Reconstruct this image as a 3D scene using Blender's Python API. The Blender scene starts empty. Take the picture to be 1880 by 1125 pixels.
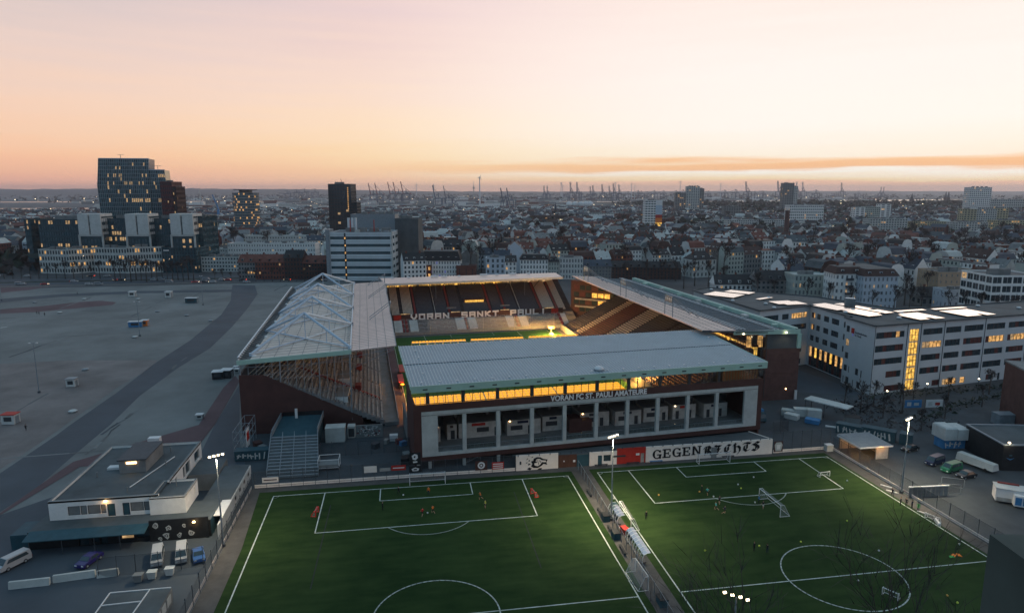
import bpy, bmesh, math, random
from mathutils import Vector, Matrix
random.seed(7)
sc = bpy.context.scene
COL = sc.collection
# ------------------------------------------------------------------ camera
CAM = Vector((-3.25699, -131.53062, 60.06316))
YAW, PITCH, ROLL, FPX = 0.160809, -0.1711057, -0.000888, 1231.983
_cy, _sy, _cp, _sp = math.cos(YAW), math.sin(YAW), math.cos(PITCH), math.sin(PITCH)
FW = Vector((_sy*_cp, _cy*_cp, _sp)); _r = Vector((_cy, -_sy, 0)); _u = _r.cross(FW)
RT = math.cos(ROLL)*_r + math.sin(ROLL)*_u; UP = math.cos(ROLL)*_u - math.sin(ROLL)*_r
cd = bpy.data.cameras.new('camera'); cam = bpy.data.objects.new('camera', cd); COL.objects.link(cam)
cam.matrix_world = Matrix((( RT.x, UP.x, -FW.x, CAM.x), (RT.y, UP.y, -FW.y, CAM.y), (RT.z, UP.z, -FW.z, CAM.z), (0, 0, 0, 1)))
cd.sensor_fit = 'HORIZONTAL'; cd.sensor_width = 36; cd.lens = FPX/1880*36
cd.clip_start = .5; cd.clip_end = 60000
sc.camera = cam
def G(x, y, z=0.0):
    "pixel of the photograph -> the point of the horizontal plane at height z that is seen there"
    d = FW + RT*((x-940)/FPX) - UP*((y-562.5)/FPX)
    t = (z-CAM.z)/d.z
    return CAM + d*t
# ------------------------------------------------------------------ sky
w = bpy.data.worlds.new('World'); sc.world = w; w.use_nodes = True
nt = w.node_tree; N = nt.nodes; LK = nt.links; N.clear()
def nd(t, **k):
    n = N.new(t)
    for a, b in k.items(): setattr(n, a, b)
    return n
def mth(op, a, b=None, c=None, clamp=False):
    n = nd('ShaderNodeMath', operation=op); n.use_clamp = clamp
    for i, v in enumerate((a, b, c)):
        if v is None: continue
        if isinstance(v, (int, float)): n.inputs[i].default_value = v
        else: LK.new(v, n.inputs[i])
    return n.outputs[0]
def hexl(h, k=1.0):
    o = []
    for i in (0, 2, 4):
        c = int(h[i:i+2], 16)/255
        o.append((c/12.92 if c <= .04045 else ((c+.055)/1.055)**2.4)*k)
    return (*o, 1)
def ramp(fac, stops, k=1.0):
    n = nd('ShaderNodeValToRGB'); r = n.color_ramp; r.interpolation = 'LINEAR'
    while len(r.elements) < len(stops): r.elements.new(.5)
    for e, (p, h) in zip(r.elements, stops): e.position = p; e.color = hexl(h, k)
    LK.new(fac, n.inputs[0]); return n.outputs[0]
def cmix(fac, a, b, mode='MIX'):
    n = nd('ShaderNodeMix', data_type='RGBA', blend_type=mode)
    if isinstance(fac, (int, float)): n.inputs[0].default_value = fac
    else: LK.new(fac, n.inputs[0])
    LK.new(a, n.inputs[6])
    if isinstance(b, tuple): n.inputs[7].default_value = b
    else: LK.new(b, n.inputs[7])
    return n.outputs[2]
tc = nd('ShaderNodeTexCoord'); sx = nd('ShaderNodeSeparateXYZ'); LK.new(tc.outputs['Generated'], sx.inputs[0])
X_, Y_, Z_ = sx.outputs
elev = mth('ARCSINE', mth('MINIMUM', mth('MAXIMUM', Z_, -1), 1))
SUN_AZ = math.radians(48)                      # clockwise from +Y, just at the right edge of the view
hl = mth('SQRT', mth('ADD', mth('MULTIPLY', X_, X_), mth('MULTIPLY', Y_, Y_)))
sund = mth('DIVIDE', mth('ADD', mth('MULTIPLY', X_, math.sin(SUN_AZ)), mth('MULTIPLY', Y_, math.cos(SUN_AZ))), mth('MAXIMUM', hl, .001))
# streaky cloud warp of the elevation near the horizon
mp = nd('ShaderNodeMapping'); mp.inputs['Scale'].default_value = (3, 3, 55); LK.new(tc.outputs['Generated'], mp.inputs[0])
nz = nd('ShaderNodeTexNoise'); nz.inputs['Scale'].default_value = 1.6; nz.inputs['Detail'].default_value = 5; LK.new(mp.outputs[0], nz.inputs['Vector'])
warp = mth('MULTIPLY', mth('MULTIPLY', mth('SUBTRACT', nz.outputs[0], .5), .014), mth('MULTIPLY_ADD', mth('MAXIMUM', elev, 0.0), 22.0, 1.0))
ed = mth('DIVIDE', mth('ADD', elev, warp), math.radians(90))     # 0..1 = horizon..zenith
e = mth('MAXIMUM', ed, 0.0)
esq = mth('POWER', e, .5)                                        # spreads the horizon zone
def P_(deg): return (deg/90)**.5
left = ramp(esq, [(0, 'f5b59b'), (P_(.5), 'f6b69c'), (P_(1.2), 'f6b99a'), (P_(2.5), 'fbc5a0'), (P_(4), 'f8cdae'), (P_(6.5), 'f3d0ba'), (P_(10), 'e6cdc3'), (P_(15), 'cfc3c4'), (P_(22), 'b0b7c0'), (P_(38), '8ba9bf'), (P_(60), '7ba1ba'), (1, '759db9')])
mid = ramp(esq, [(0, 'ffc8a8'), (P_(.7), 'ffcfab'), (P_(1.5), 'ffd5a6'), (P_(3), 'ffe1b3'), (P_(5), 'ffe4c4'), (P_(8), 'f9decd'), (P_(12), 'f1d4cd'), (P_(16), 'e9cecf'), (P_(24), 'c4c1c9'), (P_(38), '99afc1'), (P_(60), '80a2ba'), (1, '759db9')])
rig = ramp(esq, [(0, 'fcc6ab'), (P_(.65), 'fdc9a6'), (P_(.85), 'ffe4b4'), (P_(1.45), 'fffaf0'), (P_(1.7), 'f8bf8c'), (P_(2.1), 'fbc795'), (P_(2.6), 'fff2de'), (P_(5), 'fff7ee'), (P_(9), 'fff4ed'), (P_(15), 'fcebe2'), (P_(25), 'd8d0d1'), (P_(40), 'a8b4bf'), (P_(62), '82a3ba'), (1, '759db9')])
east = ramp(esq, [(0, '6a7b8c'), (P_(3), '73859a'), (P_(8), '8094ac'), (P_(16), '7f9cb5'), (P_(30), '7a9db8'), (P_(60), '759db9'), (1, '759db9')])
def seg(lo, hi):
    t_ = mth('MULTIPLY_ADD', sund, 1/(hi-lo), -lo/(hi-lo), clamp=True)
    return mth('MULTIPLY', mth('MULTIPLY', t_, t_), mth('MULTIPLY_ADD', t_, -2.0, 3.0))
c1 = cmix(seg(-.55, .25), east, left); c2 = cmix(seg(.2, .84), c1, mid); c3 = cmix(seg(.6, .97), c2, rig)
# a little of the physical sky is mixed in
sky = nd('ShaderNodeTexSky', sky_type='NISHITA'); sky.sun_disc = False; sky.sun_elevation = math.radians(1.5); sky.sun_rotation = SUN_AZ
skb = nd('ShaderNodeMix', data_type='RGBA', blend_type='MULTIPLY'); skb.inputs[0].default_value = 1; LK.new(sky.outputs[0], skb.inputs[6]); skb.inputs[7].default_value = (.1, .1, .1, 1)
fin = cmix(.02, c3, skb.outputs[2])
bg = nd('ShaderNodeBackground'); LK.new(fin, bg.inputs[0]); bg.inputs[1].default_value = 1.08
wo = nd('ShaderNodeOutputWorld'); LK.new(bg.outputs[0], wo.inputs[0])
# weak afterglow "sun": wide and warm
sl = bpy.data.lights.new('sun', 'SUN'); sl.energy = .12; sl.angle = math.radians(25); sl.color = (1, .72, .5)
so = bpy.data.objects.new('sun', sl); COL.objects.link(so)
so.rotation_euler = Vector((math.sin(SUN_AZ)*math.cos(math.radians(4)), math.cos(SUN_AZ)*math.cos(math.radians(4)), math.sin(math.radians(4)))).to_track_quat('Z', 'Y').to_euler()
sc.view_settings.view_transform = 'Standard'; sc.view_settings.look = 'None'; sc.view_settings.exposure = 0; sc.view_settings.gamma = 1
sc.view_settings.use_curve_mapping = False
sc.render.engine = 'CYCLES'
try:
    sc.cycles.volume_max_steps = 64; sc.cycles.max_bounces = 6; sc.cycles.volume_bounces = 0; sc.cycles.transparent_max_bounces = 12
except Exception: pass

# ------------------------------------------------------------------ materials
MATS = {}
def mat(name, col, rough=.85, var=.18, scale=.4, metal=0, spec=.3, bump=0, emit=None, es=0, alpha=1, wear=None, stretch=None):
    m = bpy.data.materials.new(name); m.use_nodes = True; t = m.node_tree; b = t.nodes['Principled BSDF']
    b.inputs['Roughness'].default_value = rough; b.inputs['Metallic'].default_value = metal
    b.inputs['Specular IOR Level'].default_value = spec
    c = (*col, 1) if not isinstance(col, str) else hexl(col)
    b.inputs['Base Color'].default_value = c
    if var:
        tcn = t.nodes.new('ShaderNodeTexCoord'); mpn = t.nodes.new('ShaderNodeMapping'); t.links.new(tcn.outputs['Object'], mpn.inputs[0])
        if stretch: mpn.inputs['Scale'].default_value = stretch
        n1 = t.nodes.new('ShaderNodeTexNoise'); n1.inputs['Scale'].default_value = scale; n1.inputs['Detail'].default_value = 6; n1.inputs['Roughness'].default_value = .65
        t.links.new(mpn.outputs[0], n1.inputs['Vector'])
        r = t.nodes.new('ShaderNodeValToRGB'); r.color_ramp.elements[0].position = .3; r.color_ramp.elements[1].position = .7
        w2 = wear or (1, 1, 1)
        r.color_ramp.elements[0].color = (c[0]*(1-var)*w2[0], c[1]*(1-var)*w2[1], c[2]*(1-var)*w2[2], 1)
        r.color_ramp.elements[1].color = (min(c[0]*(1+var), 1), min(c[1]*(1+var), 1), min(c[2]*(1+var), 1), 1)
        t.links.new(n1.outputs[0], r.inputs[0]); t.links.new(r.outputs[0], b.inputs['Base Color'])
        if bump:
            bp = t.nodes.new('ShaderNodeBump'); bp.inputs['Strength'].default_value = bump; bp.inputs['Distance'].default_value = .1
            t.links.new(n1.outputs[0], bp.inputs['Height']); t.links.new(bp.outputs[0], b.inputs['Normal'])
    if emit:
        b.inputs['Emission Color'].default_value = (*emit, 1); b.inputs['Emission Strength'].default_value = es
    if emit and var and es < 2:
        mm = t.nodes.new('ShaderNodeMath'); mm.operation = 'MULTIPLY'; n3 = t.nodes.new('ShaderNodeTexNoise'); n3.inputs['Scale'].default_value = 1.1; n3.inputs['Detail'].default_value = 4
        pw = t.nodes.new('ShaderNodeMath'); pw.operation = 'POWER'; pw.inputs[1].default_value = 2.2; t.links.new(tcn.outputs['Object'], n3.inputs['Vector']); t.links.new(n3.outputs[0], pw.inputs[0]); t.links.new(pw.outputs[0], mm.inputs[0]); mm.inputs[1].default_value = es*5; t.links.new(mm.outputs[0], b.inputs['Emission Strength'])
    if alpha < 1: b.inputs['Alpha'].default_value = alpha
    MATS[name] = m; return m
def thin_glass(name, tint=(.8, .85, .85), refl=.12):
    m = bpy.data.materials.new(name); m.use_nodes = True; t = m.node_tree; t.nodes.clear()
    tr = t.nodes.new('ShaderNodeBsdfTransparent'); tr.inputs[0].default_value = (*tint, 1)
    gl = t.nodes.new('ShaderNodeBsdfGlossy'); gl.inputs['Roughness'].default_value = .05
    fr = t.nodes.new('ShaderNodeFresnel'); fr.inputs[0].default_value = 1.45
    ad = t.nodes.new('ShaderNodeMath'); ad.operation = 'ADD'; ad.inputs[1].default_value = refl-.04
    mx = t.nodes.new('ShaderNodeMixShader'); o = t.nodes.new('ShaderNodeOutputMaterial')
    t.links.new(fr.outputs[0], ad.inputs[0]); t.links.new(ad.outputs[0], mx.inputs[0]); t.links.new(tr.outputs[0], mx.inputs[1]); t.links.new(gl.outputs[0], mx.inputs[2]); t.links.new(mx.outputs[0], o.inputs[0])
    MATS[name] = m
def mesh_net(name, col, alpha):
    m = bpy.data.materials.new(name); m.use_nodes = True; t = m.node_tree; b = t.nodes['Principled BSDF']
    b.inputs['Base Color'].default_value = (*col, 1); b.inputs['Alpha'].default_value = alpha; b.inputs['Roughness'].default_value = .8; MATS[name] = m

mat('earth', (.055, .06, .05), .95, .4, .004)
mat('land_far', (.13, .13, .13), .95, .5, .0006)
mat('city_ground', (.07, .072, .075), .9, .4, .02)
mat('field_asphalt', (.178, .182, .175), .8, .3, .035, spec=.25, bump=.1)
mat('road_dark', (.055, .07, .085), .7, .2, .08, spec=.3)
mat('road_red', (.12, .07, .075), .8, .25, .1)
mat('field_brown', (.19, .165, .155), .85, .35, .06)
mat('yard', (.062, .072, .08), .8, .3, .12, spec=.25)
mat('path', (.085, .08, .076), .85, .3, .3)
mat('paver', (.13, .13, .125), .85, .2, .6)
mat('line_white', (.5, .54, .5), .8, .35, .9)
mat('concrete', (.48, .49, .46), .85, .18, .35, bump=.15)
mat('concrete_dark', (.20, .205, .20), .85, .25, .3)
mat('concrete_light', (.55, .55, .52), .8, .15, .5)
mat('brown_clad', (.082, .036, .031), .7, .22, .25, spec=.3)
mat('brick_brown', (.115, .058, .05), .85, .25, .5)
mat('brick_red', (.16, .06, .045), .85, .3, .5)
mat('brick_dark', (.07, .04, .035), .85, .3, .5)
mat('mint', (.38, .56, .47), .6, .08, .4)
mat('mint_light', (.52, .66, .58), .55, .08, .4)
mat('roof_metal', (.27, .33, .37), .5, .12, .12, metal=.15, spec=.5)
mat('roof_rib_light', (.42, .48, .5), .5, .1, .3, metal=.15, spec=.5)
mat('roof_plank', (.58, .50, .43), .5, .14, .18, spec=.3)
mat('roof_pink', (.72, .54, .47), .38, .12, .15, spec=.4)
mat('roof_seam', (.27, .24, .23), .7, .1)
mat('roof_grey', (.085, .10, .105), .8, .3, .15)
mat('steel_blue', (.44, .52, .60), .45, .12, .5, spec=.5)
mat('steel_white', (.62, .66, .68), .45, .1, .5, spec=.5)
mat('steel_dark', (.06, .07, .08), .6, .2, 1)
mat('steel_grey', (.22, .25, .27), .5, .2, 1, spec=.5)
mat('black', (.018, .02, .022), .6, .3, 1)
mat('rubber', (.02, .02, .02), .9, 0)
mat('charcoal', (.03, .032, .034), .9, .3, 1)  # plain dark grey of the benches and turf seams
mat('seat_brown', (.13, .035, .03), .6, .3, 2)
mat('seat_grey', (.075, .07, .078), .6, .25, 2)
mat('seat_beige', (.52, .42, .33), .6, .15, 2)
mat('seat_wood', (.38, .36, .33), .7, .3, .6)
mat('step_concrete', (.22, .21, .205), .85, .25, .6)
mat('terrace_dark', (.06, .05, .052), .85, .25, .6)
mat('aisle_red', (.2, .035, .03), .7, .2, 1)
mat('letter_white', (.88, .82, .78), .6, .05, 2)
mat('sign_red', (.45, .03, .02), .6, .12, 1)
mat('red', (.5, .03, .02), .5, .1, 1)
mat('white', (.72, .70, .68), .6, .08, .5)
mat('white_wall', (.78, .76, .72), .8, .12, .4)
mat('cream_wall', (.86, .76, .68), .75, .08, .6, wear=(1, .97, .94))
mat('door_brown', (.10, .045, .03), .6, .25, 2, stretch=(4, 4, .3))
mat('ink', (.012, .012, .014), .7, 0)
mat('glass_dark', (.025, .045, .055), .12, .3, .5, spec=.8)
mat('glass_blue', (.04, .09, .11), .12, .4, .3, spec=.8)
mat('glass_office', (.03, .07, .085), .15, .35, .2, spec=.8)
mat('curtain_red', (.10, .03, .03), .5, .3, 1)
mat('frame_dark', (.045, .05, .055), .5, .1)
mat('lit_warm', (.3, .18, .06), .6, .55, .7, emit=(1, .52, .17), es=.55)
mat('lit_yellow', (.4, .25, .06), .6, .4, .5, emit=(1, .55, .10), es=.8)
mat('lit_soft', (.2, .15, .1), .6, .6, .3, emit=(1, .62, .28), es=.35)
mat('lit_orange', (.4, .15, .02), .6, .4, .5, emit=(1, .42, .05), es=1.3)
mat('lamp_white', (1, .95, .85), .5, 0, emit=(1, .80, .50), es=6)
mat('lamp_warm', (1, .8, .5), .5, 0, emit=(1, .6, .25), es=10)
mat('lamp_far', (1, .85, .6), .5, 0, emit=(1, .72, .42), es=4)
mat('lamp_red', (1, .1, .05), .5, 0, emit=(1, .08, .03), es=5)
mat('lamp_green', (.1, 1, .3), .5, 0, emit=(.1, 1, .35), es=1.5)
mat('grow_lamp', (.25, .1, .02), .5, 0, emit=(1, .42, .025), es=1.2)
mat('violet_lit', (.3, .3, .6), .6, .3, .4, emit=(.25, .2, .9), es=.25)
mat('net', (.7, .7, .7), .9, 0); MATS['net'].node_tree.nodes['Principled BSDF'].inputs['Alpha'].default_value = .16
mesh_net('fence_mesh', (.05, .06, .07), .3)
mesh_net('cage_mesh', (.10, .12, .13), .45)
thin_glass('pane', (.82, .86, .84), .10)
thin_glass('pane_clear', (.93, .94, .93), .05)
# mirror-like photovoltaic sheets
mat('solar', (.88, .84, .82), .09, .03, .3, metal=1, spec=.5)
mat('bark', (.06, .05, .045), .9, .3, 2)
mat('twig', (.05, .042, .04), .9, .3, 2)
mat('conifer', (.03, .045, .03), .95, .4, .4)
mat('hedge', (.035, .045, .03), .95, .5, .5)
mat('bunker', (.07, .085, .075), .9, .25, .3, bump=.2)
mat('skin', (.45, .26, .18), .6, 0)
mat('hair', (.03, .02, .015), .8, 0)
mat('car_white', (.4, .4, .4), .3, .05, 1, spec=.6)
mat('car_navy', (.02, .03, .07), .25, .05, 1, spec=.6)
mat('car_green', (.02, .16, .08), .3, .05, 1, spec=.6)
mat('car_black', (.02, .025, .03), .25, .05, 1, spec=.6)
mat('car_purple', (.02, .015, .12), .3, .05, 1, spec=.6)
mat('car_blue', (.03, .12, .35), .3, .05, 1, spec=.6)
mat('car_grey', (.25, .26, .27), .3, .05, 1, spec=.6)
mat('car_red', (.35, .03, .03), .3, .05, 1, spec=.6)
mat('blue_panel', (.05, .2, .4), .6, .2, 1)
mat('teal', (.03, .08, .10), .6, .2, .6)
mat('orange_cloth', (.8, .2, .03), .8, 0); mat('red_cloth', (.5, .03, .03), .8, 0); mat('navy_cloth', (.02, .025, .05), .8, 0)
mat('teal_cloth', (.08, .45, .42), .8, 0); mat('yellow_cloth', (.6, .6, .08), .8, 0); mat('black_cloth', (.015, .015, .018), .8, 0); mat('green_cloth', (.05, .35, .08), .8, 0); mat('white_cloth', (.6, .6, .6), .8, 0)
mat('ball_yellow', (.7, .75, .1), .6, 0); mat('ball_orange', (.8, .4, .1), .6, 0)
def turf(name, a, b):
    m = mat(name, a, .95, 0, spec=.1); t = m.node_tree; bs = t.nodes['Principled BSDF']
    tcn = t.nodes.new('ShaderNodeTexCoord'); n1 = t.nodes.new('ShaderNodeTexNoise'); n1.inputs['Scale'].default_value = .035; n1.inputs['Detail'].default_value = 9; n1.inputs['Roughness'].default_value = .7
    n2 = t.nodes.new('ShaderNodeTexNoise'); n2.inputs['Scale'].default_value = .6; n2.inputs['Detail'].default_value = 6
    mp_ = t.nodes.new('ShaderNodeMapping'); mp_.inputs['Scale'].default_value = (.25, 1, 1); t.links.new(tcn.outputs['Object'], mp_.inputs[0])
    t.links.new(tcn.outputs['Object'], n1.inputs['Vector']); t.links.new(mp_.outputs[0], n2.inputs['Vector'])
    ad = t.nodes.new('ShaderNodeMath'); ad.operation = 'ADD'; ml = t.nodes.new('ShaderNodeMath'); ml.operation = 'MULTIPLY'; ml.inputs[1].default_value = .5
    t.links.new(n2.outputs[0], ml.inputs[0]); t.links.new(n1.outputs[0], ad.inputs[0]); t.links.new(ml.outputs[0], ad.inputs[1])
    r = t.nodes.new('ShaderNodeValToRGB'); r.color_ramp.elements[0].position = .6; r.color_ramp.elements[1].position = .9
    r.color_ramp.elements[0].color = (*a, 1); r.color_ramp.elements[1].color = (*b, 1); t.links.new(ad.outputs[0], r.inputs[0]); t.links.new(r.outputs[0], bs.inputs['Base Color'])
turf('turf', (.013, .034, .009), (.034, .062, .018))
turf('stadium_grass', (.025, .085, .025), (.04, .12, .03))

# ------------------------------------------------------------------ builders
def newobj(name, data, parent=None, loc=None):
    o = bpy.data.objects.new(name, data); COL.objects.link(o)
    if parent: o.parent = parent
    if loc is not None: o.location = loc
    return o
def tag(o, label, cat, group=None, kind=None):
    if label: o['label'] = label
    if cat: o['category'] = cat
    if group: o['group'] = group
    if kind: o['kind'] = kind
    return o
def thing(name, label, cat, loc=(0, 0, 0), rz=0, group=None):
    o = newobj(name, None, loc=loc); o.rotation_euler = (0, 0, rz); o.empty_display_size = .1
    return tag(o, label, cat, group)
class M:
    def __init__(s): s.v = []; s.f = []; s.mi = []; s.ms = []
    def _m(s, m):
        if m not in s.ms: s.ms.append(m)
        return s.ms.index(m)
    def face(s, pts, m):
        n = len(s.v); s.v += [tuple(p) for p in pts]; s.f.append(tuple(range(n, n+len(pts)))); s.mi.append(s._m(m))
    def hexa(s, b, t, m, mt=None, nobottom=False):
        "b,t: four points each (ccw seen from above)"
        n = len(s.v); s.v += [tuple(p) for p in b]+[tuple(p) for p in t]; k = s._m(m); kt = s._m(mt or m)
        fs = [(n+4, n+5, n+6, n+7), (n, n+1, n+5, n+4), (n+1, n+2, n+6, n+5), (n+2, n+3, n+7, n+6), (n+3, n, n+4, n+7)]
        ks = [kt, k, k, k, k]
        if not nobottom: fs.append((n+3, n+2, n+1, n)); ks.append(k)
        s.f += fs; s.mi += ks
    def box(s, x0, y0, z0, x1, y1, z1, m, mt=None):
        s.hexa([(x0, y0, z0), (x1, y0, z0), (x1, y1, z0), (x0, y1, z0)], [(x0, y0, z1), (x1, y0, z1), (x1, y1, z1), (x0, y1, z1)], m, mt)
    def prism(s, poly, z0, z1, m, mt=None, bottom=False):
        a = sum(poly[i][0]*poly[(i+1) % len(poly)][1]-poly[(i+1) % len(poly)][0]*poly[i][1] for i in range(len(poly)))
        if a < 0: poly = poly[::-1]
        z1s = z1 if isinstance(z1, (list, tuple)) else [z1]*len(poly)
        if a < 0 and isinstance(z1, (list, tuple)): z1s = z1s[::-1]
        n = len(poly)
        for i in range(n):
            j = (i+1) % n
            s.face([(poly[i][0], poly[i][1], z0), (poly[j][0], poly[j][1], z0), (poly[j][0], poly[j][1], z1s[j]), (poly[i][0], poly[i][1], z1s[i])], m)
        s.face([(p[0], p[1], q) for p, q in zip(poly, z1s)], mt or m)
        if bottom: s.face([(p[0], p[1], z0) for p in poly][::-1], m)
    def beam(s, p, q, wd, ht, m):
        p = Vector(p); q = Vector(q); d = (q-p).normalized()
        u = d.cross(Vector((0, 0, 1)))
        if u.length < .01: u = Vector((1, 0, 0))
        u = u.normalized()*wd/2; v = u.cross(d).normalized()*ht/2
        a = [p-u-v, p+u-v, p+u+v, p-u+v]; b = [q-u-v, q+u-v, q+u+v, q-u+v]
        n = len(s.v); s.v += [tuple(x) for x in a+b]; k = s._m(m)
        for f in ((0, 1, 5, 4), (1, 2, 6, 5), (2, 3, 7, 6), (3, 0, 4, 7), (3, 2, 1, 0), (4, 5, 6, 7)): s.f.append(tuple(n+i for i in f)); s.mi.append(k)
    def tube(s, p, q, r0, m, r1=None, n=8, cap=True):
        p = Vector(p); q = Vector(q); r1 = r0 if r1 is None else r1; d = (q-p).normalized()
        u = d.cross(Vector((0, 0, 1)))
        if u.length < .01: u = Vector((1, 0, 0))
        u.normalize(); v = d.cross(u); b = len(s.v); k = s._m(m)
        for c, r in ((p, r0), (q, r1)):
            for i in range(n):
                a = 2*math.pi*i/n; s.v.append(tuple(c+u*(math.cos(a)*r)+v*(math.sin(a)*r)))
        for i in range(n):
            j = (i+1) % n; s.f.append((b+i, b+j, b+n+j, b+n+i)); s.mi.append(k)
        if cap:
            s.f.append(tuple(b+n+i for i in range(n))); s.mi.append(k); s.f.append(tuple(b+i for i in range(n))[::-1]); s.mi.append(k)
    def dome(s, c, r, h, m, n=10, k=3):
        rings = []
        for j in range(k):
            a = math.pi/2*j/k
            rings.append([(c[0]+r*math.cos(a)*math.cos(2*math.pi*i/n), c[1]+r*math.cos(a)*math.sin(2*math.pi*i/n), c[2]+h*math.sin(a)) for i in range(n)])
        b = len(s.v)
        for q in rings: s.v += q
        s.v.append((c[0], c[1], c[2]+h)); kk = s._m(m)
        for j in range(k-1):
            for i in range(n): s.f.append((b+j*n+i, b+j*n+(i+1) % n, b+(j+1)*n+(i+1) % n, b+(j+1)*n+i)); s.mi.append(kk)
        for i in range(n): s.f.append((b+(k-1)*n+i, b+(k-1)*n+(i+1) % n, b+k*n)); s.mi.append(kk)
    def facade(s, o, u, L, z0, z1, rects, m, depth=.25, reveal=None, pane=None, PM=None, lit=None, rnd=None, pane_d=None):
        """wall of length L from o along unit u (outward normal to the right of u), with real openings rects=(x0,z0,x1,z1[,mat])"""
        ux, uy = u; nx, ny = uy, -ux                       # outward normal
        def pt(x, z, d=0): return (o[0]+ux*x-nx*d, o[1]+uy*x-ny*d, z)
        R = sorted(rects, key=lambda r: (r[1], r[0]))
        bands = []
        zs = sorted({z0, z1, *[r[1] for r in R], *[r[3] for r in R]})
        for a, b in zip(zs, zs[1:]):
            if b-a < 1e-6: continue
            rr = sorted((r[0], r[2]) for r in R if r[1] <= a+1e-6 and r[3] >= b-1e-6)
            x = 0
            for p, q in rr:
                if p-x > 1e-6: s.face([pt(x, a), pt(p, a), pt(p, b), pt(x, b)], m)
                x = max(x, q)
            if L-x > 1e-6: s.face([pt(x, a), pt(L, a), pt(L, b), pt(x, b)], m)
        rv = reveal or m
        for r in R:
            a, b, c, d = r[:4]
            s.face([pt(a, b), pt(c, b), pt(c, b, depth), pt(a, b, depth)], rv); s.face([pt(a, d, depth), pt(c, d, depth), pt(c, d), pt(a, d)], rv)
            s.face([pt(a, b, depth), pt(a, d, depth), pt(a, d), pt(a, b)], rv); s.face([pt(c, b), pt(c, d), pt(c, d, depth), pt(c, b, depth)], rv)
            if pane:
                pm = r[4] if len(r) > 4 else pane
                if lit and len(r) <= 4 and (rnd or random).random() < lit[0]: pm = lit[1]
                dd = depth if pane_d is None else pane_d
                (PM or s).face([pt(a, b, dd), pt(c, b, dd), pt(c, d, dd), pt(a, d, dd)], pm)
    def mesh(s, name):
        me = bpy.data.meshes.new(name); me.from_pydata(s.v, [], s.f)
        for m in s.ms: me.materials.append(MATS[m] if isinstance(m, str) else m)
        me.polygons.foreach_set('material_index', s.mi); me.update(); return me
    def obj(s, name, parent=None, label=None, cat=None, group=None, kind=None, world=False, smooth=False):
        if world and parent is not None:
            q = parent; off = Vector((0, 0, 0)); off += Vector(q.location)
            while q.parent: q = q.parent; off += Vector(q.location)
            s.v = [(a-off.x, b-off.y, c-off.z) for a, b, c in s.v]
        me = s.mesh(name); o = newobj(name, me, parent)
        if smooth: me.polygons.foreach_set('use_smooth', [True]*len(me.polygons))
        return tag(o, label, cat, group, kind)
def struct(name, m_): return m_.obj(name, kind='structure')
def grid(L, n, ww, z0, hs, wh, first=None, pad=None):
    "window rects: n columns over length L, rows at z0 + k*hs"
    out = []
    return out
def wgrid(L, n, ww, zs, wh, margin=0):
    st = (L-2*margin)/n
    return [(margin+st*(i+.5)-ww/2, z, margin+st*(i+.5)+ww/2, z+wh) for z in zs for i in range(n)]
def dup(root, loc, rz=0, label=None, group=None, scale=None):
    r = root.copy(); COL.objects.link(r); r.location = loc; r.rotation_euler = (0, 0, rz)
    if scale: r.scale = scale
    if label: r['label'] = label
    if group: r['group'] = group
    for ch in list(root.children):
        c = ch.copy(); COL.objects.link(c); c.parent = r
        for g in ch.children:
            d = g.copy(); COL.objects.link(d); d.parent = c
    return r
def rotp(p, o, a):
    c, s_ = math.cos(a), math.sin(a); return (o[0]+p[0]*c-p[1]*s_, o[1]+p[0]*s_+p[1]*c)
# ================================================================== GROUND
def sheet(name, poly, z, m, px=True):
    b = M(); pts = [G(*p) for p in poly] if px else [Vector((*p, 0)) for p in poly]
    pts = [(p.x, p.y, z) for p in pts]
    a = sum(pts[i][0]*pts[(i+1) % len(pts)][1]-pts[(i+1) % len(pts)][0]*pts[i][1] for i in range(len(pts)))
    if a < 0: pts = pts[::-1]
    b.face(pts, m); return struct(name, b)
b = M(); b.face([(-26000, -3000, 0), (30000, -3000, 0), (30000, 26000, 0), (-26000, 26000, 0)], 'land_far'); struct('ground', b)
sheet('city_ground', [(-900, 300), (-60, 322), (-60, 200), (118, 200), (118, 60), (260, -30), (1500, -30), (2300, 1900), (-1200, 1900)], .02, 'city_ground', px=False)
sheet('festival_field', [(-420, -140), (-33, -140), (-33, 6), (-40, 34), (-40, 330), (-420, 323)], .04, 'field_asphalt', px=False)
sheet('brown_gravel_patch', [(0, 668), (120, 662), (290, 661), (272, 678), (214, 712), (102, 793), (60, 822), (0, 862)], .06, 'field_brown')
sheet('asphalt_lane', [(427, 523), (425, 535), (424, 551), (407, 577), (349, 625), (287, 665), (214, 721), (129, 780), (102, 800), (0, 869), (0, 940), (66, 897), (128, 842), (202, 780), (256, 727), (326, 676), (386, 639), (427, 599), (454, 567), (473, 540), (468, 524)], .06, 'road_dark')
sheet('asphalt_lane', [(0, 549), (110, 540), (250, 534.5), (427, 531.5), (426, 536), (250, 538.5), (110, 545), (0, 556)], .08, 'road_dark')
sheet('red_paved_patch', [(0, 576), (0, 568), (78, 562), (138, 555), (184, 552), (214, 555), (206, 560), (130, 567), (65, 573)], .06, 'road_red')
sheet('red_paved_patch', [(0, 523), (122, 521), (58, 532), (0, 538)], .06, 'road_red')
sheet('red_paved_lane', [(365, 780), (410, 712), (432, 690), (440, 700), (394, 780), (340, 850), (250, 850), (147, 857), (0, 946), (0, 942), (134, 848)], .10, 'road_red')
sheet('grey_lane', [(394, 780), (440, 706), (440, 850), (350, 870)], .05, 'road_dark')
rj = random.Random(21); b = M()
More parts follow.
